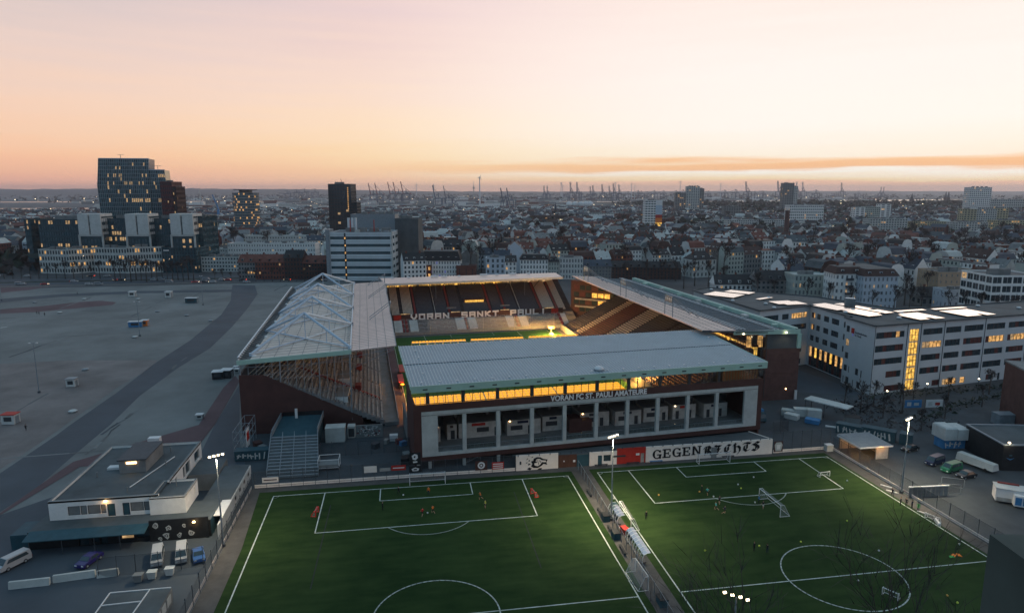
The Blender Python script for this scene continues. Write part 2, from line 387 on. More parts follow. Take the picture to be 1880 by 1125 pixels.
for k in range(46):
    x, y, a = rj.uniform(-260, -50), rj.uniform(20, 300), rj.choice((.1, 1.45, 1.6, .3)); ln = rj.uniform(8, 60)
    pts = [(x+ln*s/5*math.cos(a)+rj.uniform(-.5, .5), y+ln*s/5*math.sin(a)+rj.uniform(-.5, .5)) for s in range(6)]
    for p, q in zip(pts, pts[1:]):
        d = Vector((q[0]-p[0], q[1]-p[1])).normalized(); n_ = Vector((-d.y, d.x))*rj.uniform(.1, .5); z = .062+.0007*k
        b.face([(p[0]+n_.x, p[1]+n_.y, z), (p[0]-n_.x, p[1]-n_.y, z), (q[0]-n_.x, q[1]-n_.y, z), (q[0]+n_.x, q[1]+n_.y, z)][::1], rj.choice(('yard', 'paver', 'road_dark', 'concrete_dark')))
struct('asphalt_repair', b)
b = M(); 
for (p, q) in (((0, 598), (42, 583)), ((0, 602), (14, 600))): p, q = G(*p), G(*q); b.face([(p.x, p.y-1, .105), (q.x, q.y-.8, .105), (q.x, q.y+.8, .105), (p.x, p.y+1, .105)], 'concrete')
struct('painted_line', b)
# street behind the field
b = M()
for (y0, y1, m) in ((332, 338, 'paver'), (340, 352, 'road_dark'), (354, 358, 'hedge'), (360, 374, 'road_dark')):
    b.face([(-420, y0+4, .09), (-20, y0, .09), (-20, y1, .09), (-420, y1+4, .09)], m)
struct('street', b)
# yard round the stands, parking on the right
sheet('stadium_yard', [(-40, 4.4), (31, 4.4), (96, 4.4), (128, 50), (128, 66), (-8, 200), (-60, 200), (-44, 60)], .05, 'yard', px=False)
sheet('parking_yard', [(94.6, 4.5), (94.6, -110), (260, -110), (260, 40), (130, 40), (128, 60), (112, 40), (96, 5)], .06, 'yard', px=False)
sheet('clubhouse_yard', [(-90, -60), (-35.5, -60), (-35.5, 4.4), (-40, 20), (-62, 20), (-90, -12)], .055, 'road_dark', px=False)
sheet('school_street', [(108, 50), (131, 40), (131, 52), (127, 75), (112, 160), (104, 160)], .07, 'road_dark', px=False)
# pitches
sheet('path', [(-35, -110), (94.4, -110), (94.4, 4.3), (-35, 4.3)], .07, 'path', px=False)
sheet('training_turf', [(-31.5, -108), (31.4, -108), (31.4, 2), (-33.2, 2), (-31.8, -20)], .09, 'turf', px=False)
sheet('training_turf', [(35.4, -108), (91.8, -108), (91.8, 2.6), (35.4, 2.3)], .09, 'turf', px=False)
def strip(b, pts, w, z, m='line_white'):
    for p, q in zip(pts, pts[1:]):
        d = Vector((q[0]-p[0], q[1]-p[1])).normalized(); n = Vector((-d.y, d.x))*w/2; e_ = d*w/2
        b.face([(p[0]+n.x-e_.x, p[1]+n.y-e_.y, z), (p[0]-n.x-e_.x, p[1]-n.y-e_.y, z), (q[0]-n.x+e_.x, q[1]-n.y+e_.y, z), (q[0]+n.x+e_.x, q[1]+n.y+e_.y, z)], m)
def arc(cx, cy, r, a0, a1, n=40): return [(cx+r*math.cos(math.radians(a0+(a1-a0)*i/n)), cy+r*math.sin(math.radians(a0+(a1-a0)*i/n))) for i in range(n+1)]
def pitch(cx, hw, gy, mid, far, dp, w, ky=1):
    b = M(); z = .11
    strip(b, [(cx-hw, gy), (cx+hw, gy)], w, z); strip(b, [(cx-hw, gy), (cx-hw, far)], w, z+.004); strip(b, [(cx+hw, gy), (cx+hw, far)], w, z+.004)
    strip(b, [(cx-hw, mid), (cx+hw, mid)], w, z+.002)
    strip(b, [(cx-20.16, gy), (cx-20.16, gy-dp), (cx+20.16, gy-dp), (cx+20.16, gy)], w, z+.006)
    strip(b, [(cx-9.16, gy), (cx-9.16, gy-dp/3), (cx+9.16, gy-dp/3), (cx+9.16, gy)], w, z+.006)
    a = math.degrees(math.asin((dp-dp*2/3)/9.15)); strip(b, arc(cx, gy-dp*2/3, 9.15, 180+a, 360-a), w, z+.008)
    strip(b, arc(cx, mid, 9.15, 0, 360, 64), w, z+.008)
    for s in (-1, 1): strip(b, arc(cx+s*hw, gy, 1, 180 if s > 0 else 270, 270 if s > 0 else 360, 8), w, z+.01)
    return struct('pitch_marking', b)
pitch(0, 30.1, -.2, -44, -100, 16.4, .2)
pitch(63.9, 27.1, .35, -43.9, -100, 15.7, .2)
b = M(); 
for xs in (-18.5, 17.5): strip(b, [(xs, -6), (xs-.2, -34)], .16, .115, 'charcoal')
struct('turf_seam', b)
# water of the port, hills
b = M()
for poly in ([(-1600, 1500), (-500, 1360), (200, 1330), (760, 1420), (1000, 1560), (560, 1640), (0, 1560), (-700, 1700), (-1600, 1760)],
             [(-2600, 2500), (-900, 2250), (-300, 2300), (600, 2250), (1500, 2600), (600, 2500), (-900, 2480)],
             [(200, 3300), (2600, 3200), (3600, 3700), (1800, 3560)], [(-3500, 3900), (-1000, 3700), (-200, 3780), (-1500, 4100)]):
    b.face([(x, y, .15) for x, y in poly], 'water')
def mk_water():
    m = mat('water', (.03, .045, .055), .18, 0, spec=.8); t = m.node_tree; bs = t.nodes['Principled BSDF']
    n1 = t.nodes.new('ShaderNodeTexNoise'); n1.inputs['Scale'].default_value = .05; bp = t.nodes.new('ShaderNodeBump'); bp.inputs['Strength'].default_value = .4; bp.inputs['Distance'].default_value = 1
    tcn = t.nodes.new('ShaderNodeTexCoord'); t.links.new(tcn.outputs['Object'], n1.inputs['Vector']); t.links.new(n1.outputs[0], bp.inputs['Height']); t.links.new(bp.outputs[0], bs.inputs['Normal'])
mk_water(); struct('water', b)
mat('hill_wood', (.04, .05, .045), .95, .4, .002)
b = M()
def ridge(pts, base_y, depth, m='hill_wood'):
    "pts: (x, height) along a ridge at distance base_y"
    n = len(pts)
    rows = [[(x, base_y-depth, 0) for x, h in pts], [(x, base_y-depth*.35, h*.7) for x, h in pts], [(x, base_y, h) for x, h in pts], [(x, base_y+depth, 0) for x, h in pts]]
    for r0, r1 in zip(rows, rows[1:]):
        for i in range(n-1): b.face([r0[i], r0[i+1], r1[i+1], r1[i]], m)
rr = random.Random(3)
def hprof(x0, x1, n, f):
    return [(x0+(x1-x0)*i/n, max(8, f((i/n))*(1+.12*rr.uniform(-1, 1)))) for i in range(n+1)]
ridge(hprof(-9500, 7500, 110, lambda t: 52+46*math.exp(-((t-.37)/.16)**2)+36*math.exp(-((t-.12)/.12)**2)-20*t), 11500, 2500)
ridge(hprof(2000, 16500, 90, lambda t: 22+16*math.sin(t*5)+22*t), 12500, 2500)
struct('hills', b)
# wooded slope and river bank woods on the right
# ================================================================== STADIUM
TH = math.radians(4.8)
def lerp(a, b, t): return a+(b-a)*t
def seats(b, x0, x1, y, z, m, step=.55, h=.42, dx=.4, skip=()):
    "row of single seats along x, back towards +y"
    n = int((x1-x0)/step)
    for i in range(n):
        xa = x0+i*step
        b.hexa([(xa, y, z), (xa+dx, y, z), (xa+dx, y+.4, z), (xa, y+.4, z)], [(xa, y, z+.28), (xa+dx, y, z+.28), (xa+dx, y+.4, z+h+.3), (xa, y+.4, z+h+.3)], m, nobottom=True)
# ------------------------------------------------------------------ near stand
mat('kiosk_wall', (.50, .47, .42), .8, .3, .5)
def near_stand():
    t = thing('stadium_stand', 'near stand with grey ribbed roof, glazed band, concrete gallery and white lettering', 'stadium stand', (-2, 8, 0), TH, 'stands round the stadium pitch')
    L = 85.0
    b = M(); b.facade((0, 0), (1, 0), L, 1.8, 14.75, [(1.6, 2.9, 83.7, 13.15)], 'brown_clad', depth=.5)
    b.box(0, .51, 1.75, L, 7.6, 2.2, 'brown_clad'); b.obj('front_cladding', t)
    b = M()
    for x0, x1 in ((-.02, .4), (L-.4, L+.02)):
        b = M(); b.prism([(x0, .6), (x1, .6), (x1, 17), (x0, 17)], 0, 14.7, 'brown_clad'); b.obj('end_wall', t)
        b = M(); b.box(x0, 17.01, 0, x1, 30, 6, 'concrete_dark'); b.obj('lower_end_wall', t)
    b = M(); b.facade((1.62, -.06), (1, 0), 82.06, 2.92, 13.13, [(3.5, 3.6-.0, 78.5, 12.05)], 'concrete', depth=.6)
    b.beam((1.7, -.1, 12.3), (83.6, -.1, 12.3), .06, .06, 'frame_dark'); b.obj('concrete_frame', t)
    for x in (11, 18.6, 26.4, 34.1, 41.8, 49.5, 57.2, 65, 72.7):
        c = M(); c.box(x-.42, -.02, 3.6, x+.42, .75, 12.05, 'concrete'); c.obj('column', t)
    # gallery
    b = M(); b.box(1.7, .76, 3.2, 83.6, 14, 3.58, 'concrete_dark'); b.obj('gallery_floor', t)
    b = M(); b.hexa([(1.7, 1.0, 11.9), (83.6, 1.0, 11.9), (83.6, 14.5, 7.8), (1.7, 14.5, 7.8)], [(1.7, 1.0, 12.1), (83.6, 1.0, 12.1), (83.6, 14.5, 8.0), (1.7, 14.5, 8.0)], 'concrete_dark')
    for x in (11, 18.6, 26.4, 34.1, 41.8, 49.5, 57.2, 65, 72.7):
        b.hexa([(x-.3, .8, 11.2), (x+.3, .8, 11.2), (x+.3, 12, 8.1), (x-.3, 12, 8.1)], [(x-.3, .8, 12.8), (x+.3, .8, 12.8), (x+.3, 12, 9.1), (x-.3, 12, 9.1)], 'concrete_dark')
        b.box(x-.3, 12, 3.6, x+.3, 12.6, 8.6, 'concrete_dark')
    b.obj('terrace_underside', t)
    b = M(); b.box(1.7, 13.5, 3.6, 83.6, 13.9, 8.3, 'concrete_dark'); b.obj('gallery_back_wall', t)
    rnd = random.Random(5)
    kio = [(5.2, 6.5), (8.2, 10.4, ), (10.9, 20.9), (22.2, 30.3), (31, 36.6), (40.5, 47.9), (49.2, 56), (57, 63.6), (64.9, 71.2), (73, 79.6)]
    for i, k in enumerate(kio):
        x0, x1 = k[0], k[1]; d = 7.2 if i % 3 else 6.4
        wm = 'white_wall' if i != 4 else 'white_wall'
        kb = M(); W_ = x1-x0; rects = []
        x = .8
        while x+1.1 < W_-.3:
            if rnd.random() < .5 and W_-x > 4.0: rects.append((x, 4.75, x+2.9, 5.9)); x += 4.2
            else: rects.append((x, 3.62, x+.95, 5.75)); x += 2.6 if rnd.random() < .5 else 3.4
        kb.facade((x0, d), (1, 0), W_, 3.58, 7.2, rects, 'kiosk_wall', depth=.15, pane='frame_dark')
        kb.facade((x1, d), (0, 1), 7, 3.58, 7.2, [], 'kiosk_wall'); kb.facade((x0, d+7), (0, -1), 7, 3.58, 7.2, [], 'kiosk_wall')
        kb.face([(x0, d, 7.2), (x1, d, 7.2), (x1, d+7, 7.2), (x0, d+7, 7.2)], 'concrete_dark')
        kb.obj('kiosk', t)
        s_ = M(); s_.box(x0+W_*.3, d-.14, 6.4, x0+W_*.62, d-.02, 7.0, rnd.choice(['brown_clad', 'navy_cloth', 'sign_red', 'frame_dark'])); s_.obj('kiosk_sign', t)
        if i in (0, 3, 5, 8):
            l = M(); l.box(x0+.4, d-.2, 7.0, x0+.7, d-.05, 7.18, 'lamp_warm' if i % 2 else 'lamp_white'); l.obj('gallery_lamp', t)
    b = M(); b.box(36.8, 4.4, 3.58, 39.9, 8, 7.0, 'brown_clad'); b.box(40.0, 4.9, 3.58, 42.6, 8, 6.2, 'brown_clad'); b.obj('brown_booth', t)
    b = M()
    for k in range(0, 75):
        x = 5.3+k
        b.beam((x, .5, 3.6), (x, .5, 4.7), .03, .03, 'steel_grey')
    b.beam((5.2, .5, 4.7), (80, .5, 4.7), .06, .06, 'steel_grey')
    b.obj('railing', t)
    for (x0, x1) in ((11.5, 18.1), (27, 30), (34.6, 41.3), (50.2, 56.8), (57.9, 64), (65.8, 72.1)):
        g = M(); g.box(x0, 1.0, 3.6, x1, 1.06, 4.8, 'pane'); g.obj('glass_screen', t)
    # glazed band
    piers = [3.05, 10.8, 18.5, 26.4, 34.2, 41.9, 49.7, 57.6, 65.1, 72.9]
    for x in piers:
        c = M(); c.box(x-.36, .02, 14.76, x+.36, .6, 17.75, 'frame_dark'); c.obj('pier', t)
    edges = [0.35]+piers+[84.6]
    for i, (a, c_) in enumerate(zip(edges, edges[1:])):
        xa, xb = a+(.36 if i else 0), c_-.36
        n = 1 if i == 0 else 4
        fr = M()
        if i == len(edges)-2:
            n = 14
        for k in range(n+1):
            x = lerp(xa, xb, k/n)
            if 0 < k < n: fr.box(x-.05, .18, 14.8, x+.05, .32 if n < 9 else .7, 17.7, 'frame_dark')
        fr.box(xa, .15, 14.76, xb, .35, 14.86, 'frame_dark'); fr.box(xa, .15, 17.62, xb, .35, 17.74, 'frame_dark')
        f = fr.obj('window', t)
        p = M(); p.face([(xa, .25, 14.86), (xb, .25, 14.86), (xb, .25, 17.62), (xa, .25, 17.62)], 'pane_clear'); p.obj('pane', f)
    # roof
    zf, zb, yb = 18.9, 20.6, 31.5
    b = M(); x0, x1 = -.5, L+.5
    b.hexa([(x0, -.5, zf-.35), (x1, -.5, zf-.35), (x1, yb, zb-.35), (x0, yb, zb-.35)], [(x0, -.5, zf), (x1, -.5, zf), (x1, yb, zb), (x0, yb, zb)], 'roof_metal'); rf = b.obj('roof', t)
    b = M(); n = 118
    for i in range(n):
        x = x0+.4+i*(x1-x0-.8)/(n-1)
        b.hexa([(x-.13, -.4, zf), (x+.13, -.4, zf), (x+.13, yb-.1, zb), (x-.13, yb-.1, zb)], [(x-.07, -.4, zf+.1), (x+.07, -.4, zf+.1), (x+.07, yb-.1, zb+.1), (x-.07, yb-.1, zb+.1)], 'roof_rib_light', nobottom=True)
    b.obj('roof_rib', rf, kind='stuff')
    b = M(); b.hexa([(x0, -.62, zf-1.35), (x1, -.62, zf-1.35), (x1, -.5, zf-1.35), (x0, -.5, zf-1.35)], [(x0, -.62, zf+.12), (x1, -.62, zf+.12), (x1, -.5, zf+.12), (x0, -.5, zf+.12)], 'mint')
    b.box(x0-.02, -.66, zf+.12, x1+.02, -.45, zf+.22, 'mint_light'); b.obj('fascia', t)
    b = M()
    for xx in (x0, x1):
        s_ = -.12 if xx < 1 else .12
        b.hexa([(min(xx, xx+s_), -.5, zf-.6), (max(xx, xx+s_), -.5, zf-.6), (max(xx, xx+s_), yb, zb-.6), (min(xx, xx+s_), yb, zb-.6)], [(min(xx, xx+s_), -.5, zf+.2), (max(xx, xx+s_), -.5, zf+.2), (max(xx, xx+s_), yb, zb+.2), (min(xx, xx+s_), yb, zb+.2)], 'mint_light')
    b.obj('roof_side_trim', t)
    for i in range(17):
        b = M(); x = 2.5+i*5.06; b.box(x-.5, -.72, zf-.75, x+.5, -.6, zf-.5, 'frame_dark'); b.obj('fascia_vent', t)
    vm = None
    for i in range(22):
        for (yy, ph) in ((1.6, 0), (yb-1.5, 1.7)):
            x = 2+i*3.9+ph
            if x > L: continue
            z = lerp(zf, zb, (yy+.5)/(yb+.5))
            if vm is None:
                v_ = M(); v_.box(-.2, -.2, 0, .2, .2, .3, 'white'); vm = v_.mesh('roof_vent')
            newobj('roof_vent', vm, t, (x, yy, z))
    for (x, yy) in ((3, 8), (3.6, 14), (3.4, 20), (3.2, 26), (L-2, 5), (L-2, 11), (L-2, 17), (L-2, 23)):
        newobj('roof_vent', vm, t, (x, yy, lerp(zf, zb, (yy+.5)/(yb+.5))))
    b = M(); z = lerp(zf, zb, .09); b.tube((43, 2.2, z), (43, 2.2, z+.4), 1.2, 'steel_grey', n=14); b.dome((43, 2.2, z+.4), 1.1, .7, 'white', 14, 4); b.obj('roof_dome', t)
    b = M(); b.hexa([(x0, 15.2, lerp(zf, zb, .49)), (x1, 15.2, lerp(zf, zb, .49)), (x1, 15.35, lerp(zf, zb, .495)), (x0, 15.35, lerp(zf, zb, .495))], [(x0, 15.2, lerp(zf, zb, .49)+.13), (x1, 15.2, lerp(zf, zb, .49)+.13), (x1, 15.35, lerp(zf, zb, .495)+.13), (x0, 15.35, lerp(zf, zb, .495)+.13)], 'roof_grey'); b.obj('roof_joint', t)
    # terrace and seats
    b = M(); n = 24
    for k in range(n):
        y0 = 2+k*1.12; z = 13.2-k*.51
        b.box(.5, y0, z-.9, L-.5, y0+1.12, z, 'terrace_dark')
    b.obj('terrace', t)
    b = M()
    for k in range(0, n, 1):
        y0 = 2+k*1.12; z = 13.2-k*.51
        for i in range(11):
            xa = .8+i*7.7; m = 'seat_beige' if i in (8,) else ('seat_brown' if i > 7 else 'seat_grey')
            b.box(xa, y0+.15, z+.2, xa+6.4, y0+.55, z+.62, m)
    b.obj('seat_row', t, kind='stuff')
    # undercroft
    for x in (.8, 3.3, 10.9, 18.7):
        c = M(); c.box(x-.35, .2, 0, x+.35, .9, 1.78, 'concrete'); c.obj('ground_column', t)
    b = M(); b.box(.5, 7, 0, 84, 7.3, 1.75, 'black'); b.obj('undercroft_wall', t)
    b = M()
    for k in range(8): b.box(11.5+k*.45, 1.5, .2*k, 12.0+k*.45, 3, .2*k+.2, 'steel_grey')
    b.obj('stair', t)
    b = M(); b.box(4, 6.5, .3, 8, 6.6, 1.2, 'lit_soft'); b.obj('lit_opening', t)
    # lettering
    cu = bpy.data.curves.new('lettering', 'FONT'); cu.body = 'VORAN FC ST. PAULI AMATEURE'; cu.size = 1.72; cu.offset = .05; cu.extrude = .06; cu.space_character = 1.02
    tmp = newobj('tmp', cu); bpy.context.view_layer.update()
    me = bpy.data.meshes.new_from_object(tmp.evaluated_get(bpy.context.evaluated_depsgraph_get())); bpy.data.objects.remove(tmp)
    xs = [v.co.x for v in me.vertices]; wd = max(xs)-min(xs)
    me.transform(Matrix.Diagonal((23.5/wd, 1.0, 1, 1))); me.materials.clear(); me.materials.append(MATS['letter_white'])
    o = newobj('lettering', me, t, (30.7, -.08, 13.32)); o.rotation_euler = (math.pi/2, 0, 0); o['label'] = 'white lettering VORAN FC ST. PAULI AMATEURE'
    return t
near_stand()

# ------------------------------------------------------------------ left stand
def left_stand():
    o = Vector((-44, 37, 0))
    t = thing('stadium_stand', 'left stand with pale planked roof carrying blue steel pyramids and a dark brown end wall', 'stadium stand', o, 0, 'stands round the stadium pitch')
    Ln = [(-44.1, 37.5), (-50.6, 163.5)]; Rn = [(-17.2, 39.6), (-24.9, 167)]; In = [(-5.8, 37.8), (-11.6, 161)]
    def q(A, s, z): return Vector((lerp(A[0][0], A[1][0], s), lerp(A[0][1], A[1][1], s), z))
    zL, zR, zI = 18.8, 20.0, 21.3
    def sl(A, zA, B, zB, th, m, name):
        b = M(); b.hexa([q(A, 0, zA-th), q(B, 0, zB-th), q(B, 1, zB-th), q(A, 1, zA-th)], [q(A, 0, zA), q(B, 0, zB), q(B, 1, zB), q(A, 1, zA)], m); return b.obj(name, t, world=True)
    r1 = sl(Ln, zL, Rn, zR, .35, 'roof_plank', 'outer_roof'); r2 = sl(Rn, zR-.05, In, zI, .3, 'roof_pink', 'inner_roof')
    def P2(s, f): # f: 0 outer .. 1 at R line
        a = q(Ln, s, zL); c = q(Rn, s, zR); return a.lerp(c, f)
    def P3(s, f): a = q(Rn, s, zR-.05); c = q(In, s, zI); return a.lerp(c, f)
    b = M()
    up = Vector((0, 0, .03))
    for k in range(1, 8): b.beam(P2(0, k/8+.06)+up, P2(1, k/8+.06)+up, .12, .06, 'roof_seam')
    for k in range(1, 42): b.beam(P2(k/42, .1)+up, P2(k/42, 1)+up, .1, .05, 'roof_seam')
    b.obj('roof_seam', r1, world=True, kind='stuff')
    b = M()
    for k in range(1, 5): b.beam(P3(0, k/5)+up, P3(1, k/5)+up, .1, .05, 'roof_seam')
    for k in range(1, 62): b.beam(P3(k/62, 0)+up, P3(k/62, 1)+up, .09, .05, 'roof_seam')
    b.obj('roof_seam', r2, world=True, kind='stuff')
    # gutter zone and outer rail
    b = M(); u2 = Vector((0, 0, .02))
    b.face([P2(0, .005)+u2, P2(0, .1)+u2, P2(1, .1)+u2, P2(1, .005)+u2], 'roof_grey'); b.obj('gutter', t, world=True)
    b = M(); u3 = Vector((0, 0, .9))
    b.beam(P2(0, 0)+u3, P2(1, 0)+u3, .35, .2, 'steel_white'); b.beam(P2(0, 0)+u3*.4, P2(1, 0)+u3*.4, .12, .3, 'steel_white')
    for k in range(0, 60): b.beam(P2(k/60, 0)+u3, P2(k/60, .07), .14, .14, 'frame_dark')
    b.obj('edge_rail', t, world=True)
    # mint fascia
    b = M(); a = q(Ln, 0, 0); c = q(Rn, 0, 0)
    b.hexa([(a.x-.3, a.y-.35, zL-1.0), (c.x+.2, c.y-.35, zR-1.0), (c.x+.2, c.y-.02, zR-1.0), (a.x-.3, a.y-.02, zL-1.0)], [(a.x-.3, a.y-.35, zL+.15), (c.x+.2, c.y-.35, zR+.15), (c.x+.2, c.y-.02, zR+.15), (a.x-.3, a.y-.02, zL+.15)], 'mint', 'mint_light'); b.obj('fascia', t, world=True)
    b = M(); b.beam(q(Rn, 0, zR)+Vector((0, 0, .35)), q(Rn, 1, zR)+Vector((0, 0, .35)), .3, .3, 'steel_white')
    for k in range(0, 45): b.beam(P2(k/45, 1)+Vector((0, 0, .3)), P2(k/45, .955), .1, .1, 'steel_grey')
    b.obj('ridge_rail', t, world=True)
    b = M(); b.beam(q(In, 0, zI)+Vector((.1, 0, -.1)), q(In, 1, zI)+Vector((.1, 0, -.1)), .2, .5, 'steel_grey'); b.obj('inner_edge', t, world=True)
    # pyramids
    Rk = [(-17.5, 41.3), (-19.2, 72), (-21, 101.5), (-22.9, 131.5), (-24.7, 165)]
    Lk = [(-41.9, 41.8), (-43.8, 71.7), (-45.2, 101.6), (-46.9, 133), (-48.6, 161)]
    for k in range(4):
        b = M(); R0, R1, L0, L1 = [Vector((*p, z)) for p, z in ((Rk[k], zR+.5), (Rk[k+1], zR+.5), (Lk[k], zL+.6), (Lk[k+1], zL+.6))]
        C = (R0+R1+L0+L1)/4; C.z = zL+1.0; A = C.copy(); A.z = 26.9
        for q_ in (R0, R1): b.tube(A, q_, .34, 'steel_white' if q_ is R1 else 'steel_blue')
        for q_ in (L0, L1): b.tube(A, q_, .36, 'steel_blue')
        for q_ in (R0, R1, L0, L1): b.beam(C, q_, .4, .35, 'steel_white' if q_ in (R0, R1) else 'steel_blue')
        b.tube(C, A, .13, 'steel_blue')
        for q_ in (R0, R1, L0, L1):
            m1 = C.lerp(q_, .5); m2 = A.lerp(q_, .5); b.tube(m1, m2, .12, 'steel_blue')
            b.tube(q_-Vector((0, 0, .5)), q_+Vector((0, 0, .35)), .5, 'steel_blue')
        b.tube(A-Vector((0, 0, .4)), A+Vector((0, 0, .25)), .5, 'steel_blue')
        b.obj('truss_pyramid', t, world=True)
    rnd = random.Random(2)
    for k in range(11):
        s_ = k/11+.03; c = P2(s_, .10+rnd.uniform(-.01, .02)); b = M()
        b.dome((c.x, c.y, c.z), rnd.uniform(.35, .7), rnd.uniform(.3, .6), 'white', 8, 3); b.obj('roof_vent', t, world=True)
    # floodlight frames laid back on the inner roof
    for s_ in (.36, .70, .98):
        for ds in (0, .035):
            b = M(); a = P3(min(s_+ds, 1), 1)+Vector((.2, 0, 3.4)); c = P3(min(s_+ds-.05, 1), .45)
            b.tube(a, c, .1, 'steel_grey'); b.tube(P3(min(s_+ds, 1), 1), a, .12, 'steel_grey'); b.obj('lamp_strut', t, world=True)
        b = M(); a = P3(min(s_, 1), 1)+Vector((.2, 0, 3.4)); c = P3(min(s_+.035, 1), 1)+Vector((.2, 0, 3.4)); b.beam(a, c, .3, .5, 'steel_grey'); b.obj('lamp_bar', t, world=True)
    # end wall with sloping top
    b = M(); y0, y1 = 36.6, 37.1
    prof = [(-44, 0), (-34.4, 0), (-34.4, 5.3), (-24.3, 5.3), (-24.3, 0), (-14.6, 0), (-14.6, 2.2), (-15.4, 3.2), (-38.2, 15.1), (-44, 15.4)]
    for X, flip in ((y0, 0), (y1, 1)):
        pts = [(x, X+(x+44)*.03, z) for x, z in prof]
        quads = [[0, 1, 2, 8, 9], [2, 3, 7, 8], [3, 4, 5, 6, 7]]
        for qd in quads:
            pp = [pts[i] for i in qd]; b.face(pp if not flip else pp[::-1], 'brown_clad')
    for i, j in ((9, 8), (8, 7), (7, 6), (6, 5), (5, 4), (4, 3), (3, 2), (2, 1), (0, 9)):
        (xa, za), (xb, zb_) = prof[i], prof[j]
        b.face([(xa, y0+(xa+44)*.03, za), (xb, y0+(xb+44)*.03, zb_), (xb, y1+(xb+44)*.03, zb_), (xa, y1+(xa+44)*.03, za)], 'brown_clad')
    b.obj('end_wall', t, world=True)
    b = M(); b.hexa([(-44, 37.2, 0), (-43.6, 37.2, 0), (-50.2, 163, 0), (-50.6, 163, 0)], [(-44, 37.2, 15.4), (-43.6, 37.2, 15.4), (-50.2, 163, 15.4), (-50.6, 163, 15.4)], 'brown_clad'); b.obj('outer_wall', t, world=True)
    # glazing above the wall
    b = M()
    for k in range(0, 15):
        x = -43.7+k*1.88; zt = lerp(zL, zR, k/14)-.9; zb_ = 15.2 if x < -38.2 else max(1.5, 15.1-(x+38.2)*.523)
        b.tube((x, 37.0+k*.05, zb_), (x, 37.3+k*.05, zt), .07 if k % 5 else .16, 'steel_grey', n=5)
    for z in (17.2, 14, 11, 8):
        xs = -43.7 if z > 15 else -38.2+(15.1-z)/.523
        b.beam((xs, 37.0, z), (-17.4, 37.9, z+.4), .08, .08, 'steel_grey')
    b.beam((-38, 37, 15), (-17.3, 37.8, 19), .08, .08, 'steel_grey'); b.beam((-27, 37.5, 9), (-17.4, 37.8, 12), .1, .1, 'steel_grey')
    b.beam((-17.4, 37.8, 18.5), (-6.2, 37.6, 20.6), .1, .1, 'steel_grey'); b.beam((-17.4, 37.8, 15.4), (-6.2, 37.6, 20.3), .1, .1, 'steel_grey')
    b.obj('end_steelwork', t, world=True)
    b = M(); b.tube((-17.3, 37.6, 2.2), (-17.3, 38.0, 19.4), .22, 'steel_grey'); b.obj('end_column', t, world=True)
    b = M(); b.face([(-43.6, 37.1, 15.4), (-37.9, 37.1, 15.2), (-37.9, 37.3, 18.2), (-43.6, 37.2, 17.9)], 'pane'); b.obj('end_pane', t, world=True)
    # terrace
    b = M(); n = 26; Zt = 14.6
    def tp(f, s): # f 0 top .. 1 bottom
        x = lerp(lerp(-38.5, -44.6, s), lerp(-9.2, -15.3, s), f); y = lerp(37.6, 163, s); return x, y
    sw = M()
    for k in range(n):
        z = lerp(Zt, 1.3, k/n); a = tp(k/n, 0); c = tp((k+1)/n, 0); d = tp((k+1)/n, 1); e_ = tp(k/n, 1)
        b.hexa([(a[0], a[1], z-1.2), (c[0], c[1], z-1.2), (d[0], d[1], z-1.2), (e_[0], e_[1], z-1.2)], [(a[0], a[1], z), (c[0], c[1], z), (d[0], d[1], z), (e_[0], e_[1], z)], 'step_concrete')
        for seg in range(8):
            s0, s1 = seg/8+.006, (seg+1)/8-.008
            a2, d2 = tp(k/n+.012, s0), tp(k/n+.012, s1)
            m = 'seat_wood' if (k > 6 or seg > 5) else 'seat_wood'
            sw.hexa([(a2[0], a2[1], z), (a2[0]+.42, a2[1], z), (d2[0]+.42, d2[1], z), (d2[0], d2[1], z)], [(a2[0], a2[1], z+.22), (a2[0]+.42, a2[1], z+.22), (d2[0]+.42, d2[1], z+.22), (d2[0], d2[1], z+.22)], m)
    b.obj('terrace', t, world=True); sw.obj('bench_row', t, world=True, kind='stuff')
    b = M()
    for k in (4, 12, 13, 20, 26):
        s_ = k/28
        a = tp(0.1, s_); c = tp(.97, s_)
        if k == 4 or k == 26 or k == 20:
            b.hexa([(a[0], a[1]-.5, 13), (c[0], c[1]-.5, 1.3), (c[0], c[1]+.5, 1.3), (a[0], a[1]+.5, 13)], [(a[0], a[1]-.5, 14.0), (c[0], c[1]-.5, 2.2), (c[0], c[1]+.5, 2.2), (a[0], a[1]+.5, 14.0)], 'aisle_red')
    b.obj('aisle', t, world=True)
    for (f, s_, m) in ((.62, .16, 'white_wall'), (.62, .34, 'seat_wood'), (.62, .55, 'seat_wood'), (.15, .1, 'concrete'), (.62, .02, 'white_wall')):
        a = tp(f, s_); z = lerp(Zt, 1.3, f); b = M()
        b.box(a[0]-1.2, a[1], z-.3, a[0]+2.0, a[1]+9, z+1.3, m, 'concrete_dark')
        b.box(a[0]+2.02, a[1]+.5, z-.2, a[0]+2.12, a[1]+8, z+.9, 'black' if m != 'concrete' else 'concrete_dark'); b.obj('entrance_hood', t, world=True)
    for (f, s_) in ((.74, .14), (.74, .31), (.74, .44), (.74, .7)):
        a = tp(f, s_); z = lerp(Zt, 1.3, f); b = M(); b.box(a[0], a[1], z, a[0]+1.6, a[1]+3, z+1.4, 'aisle_red'); b.obj('red_box', t, world=True)
    # floor between terrace and pitch
    b = M(); b.hexa([(-9.2, 37.6, .06), (-5.6, 38, .06), (-13.0, 163, .06), (-15.4, 163, .06)], [(-9.2, 37.6, 1.0), (-5.6, 38, 1.0), (-13.0, 163, 1.0), (-15.4, 163, 1.0)], 'concrete_dark'); b.obj('front_walkway', t, world=True)
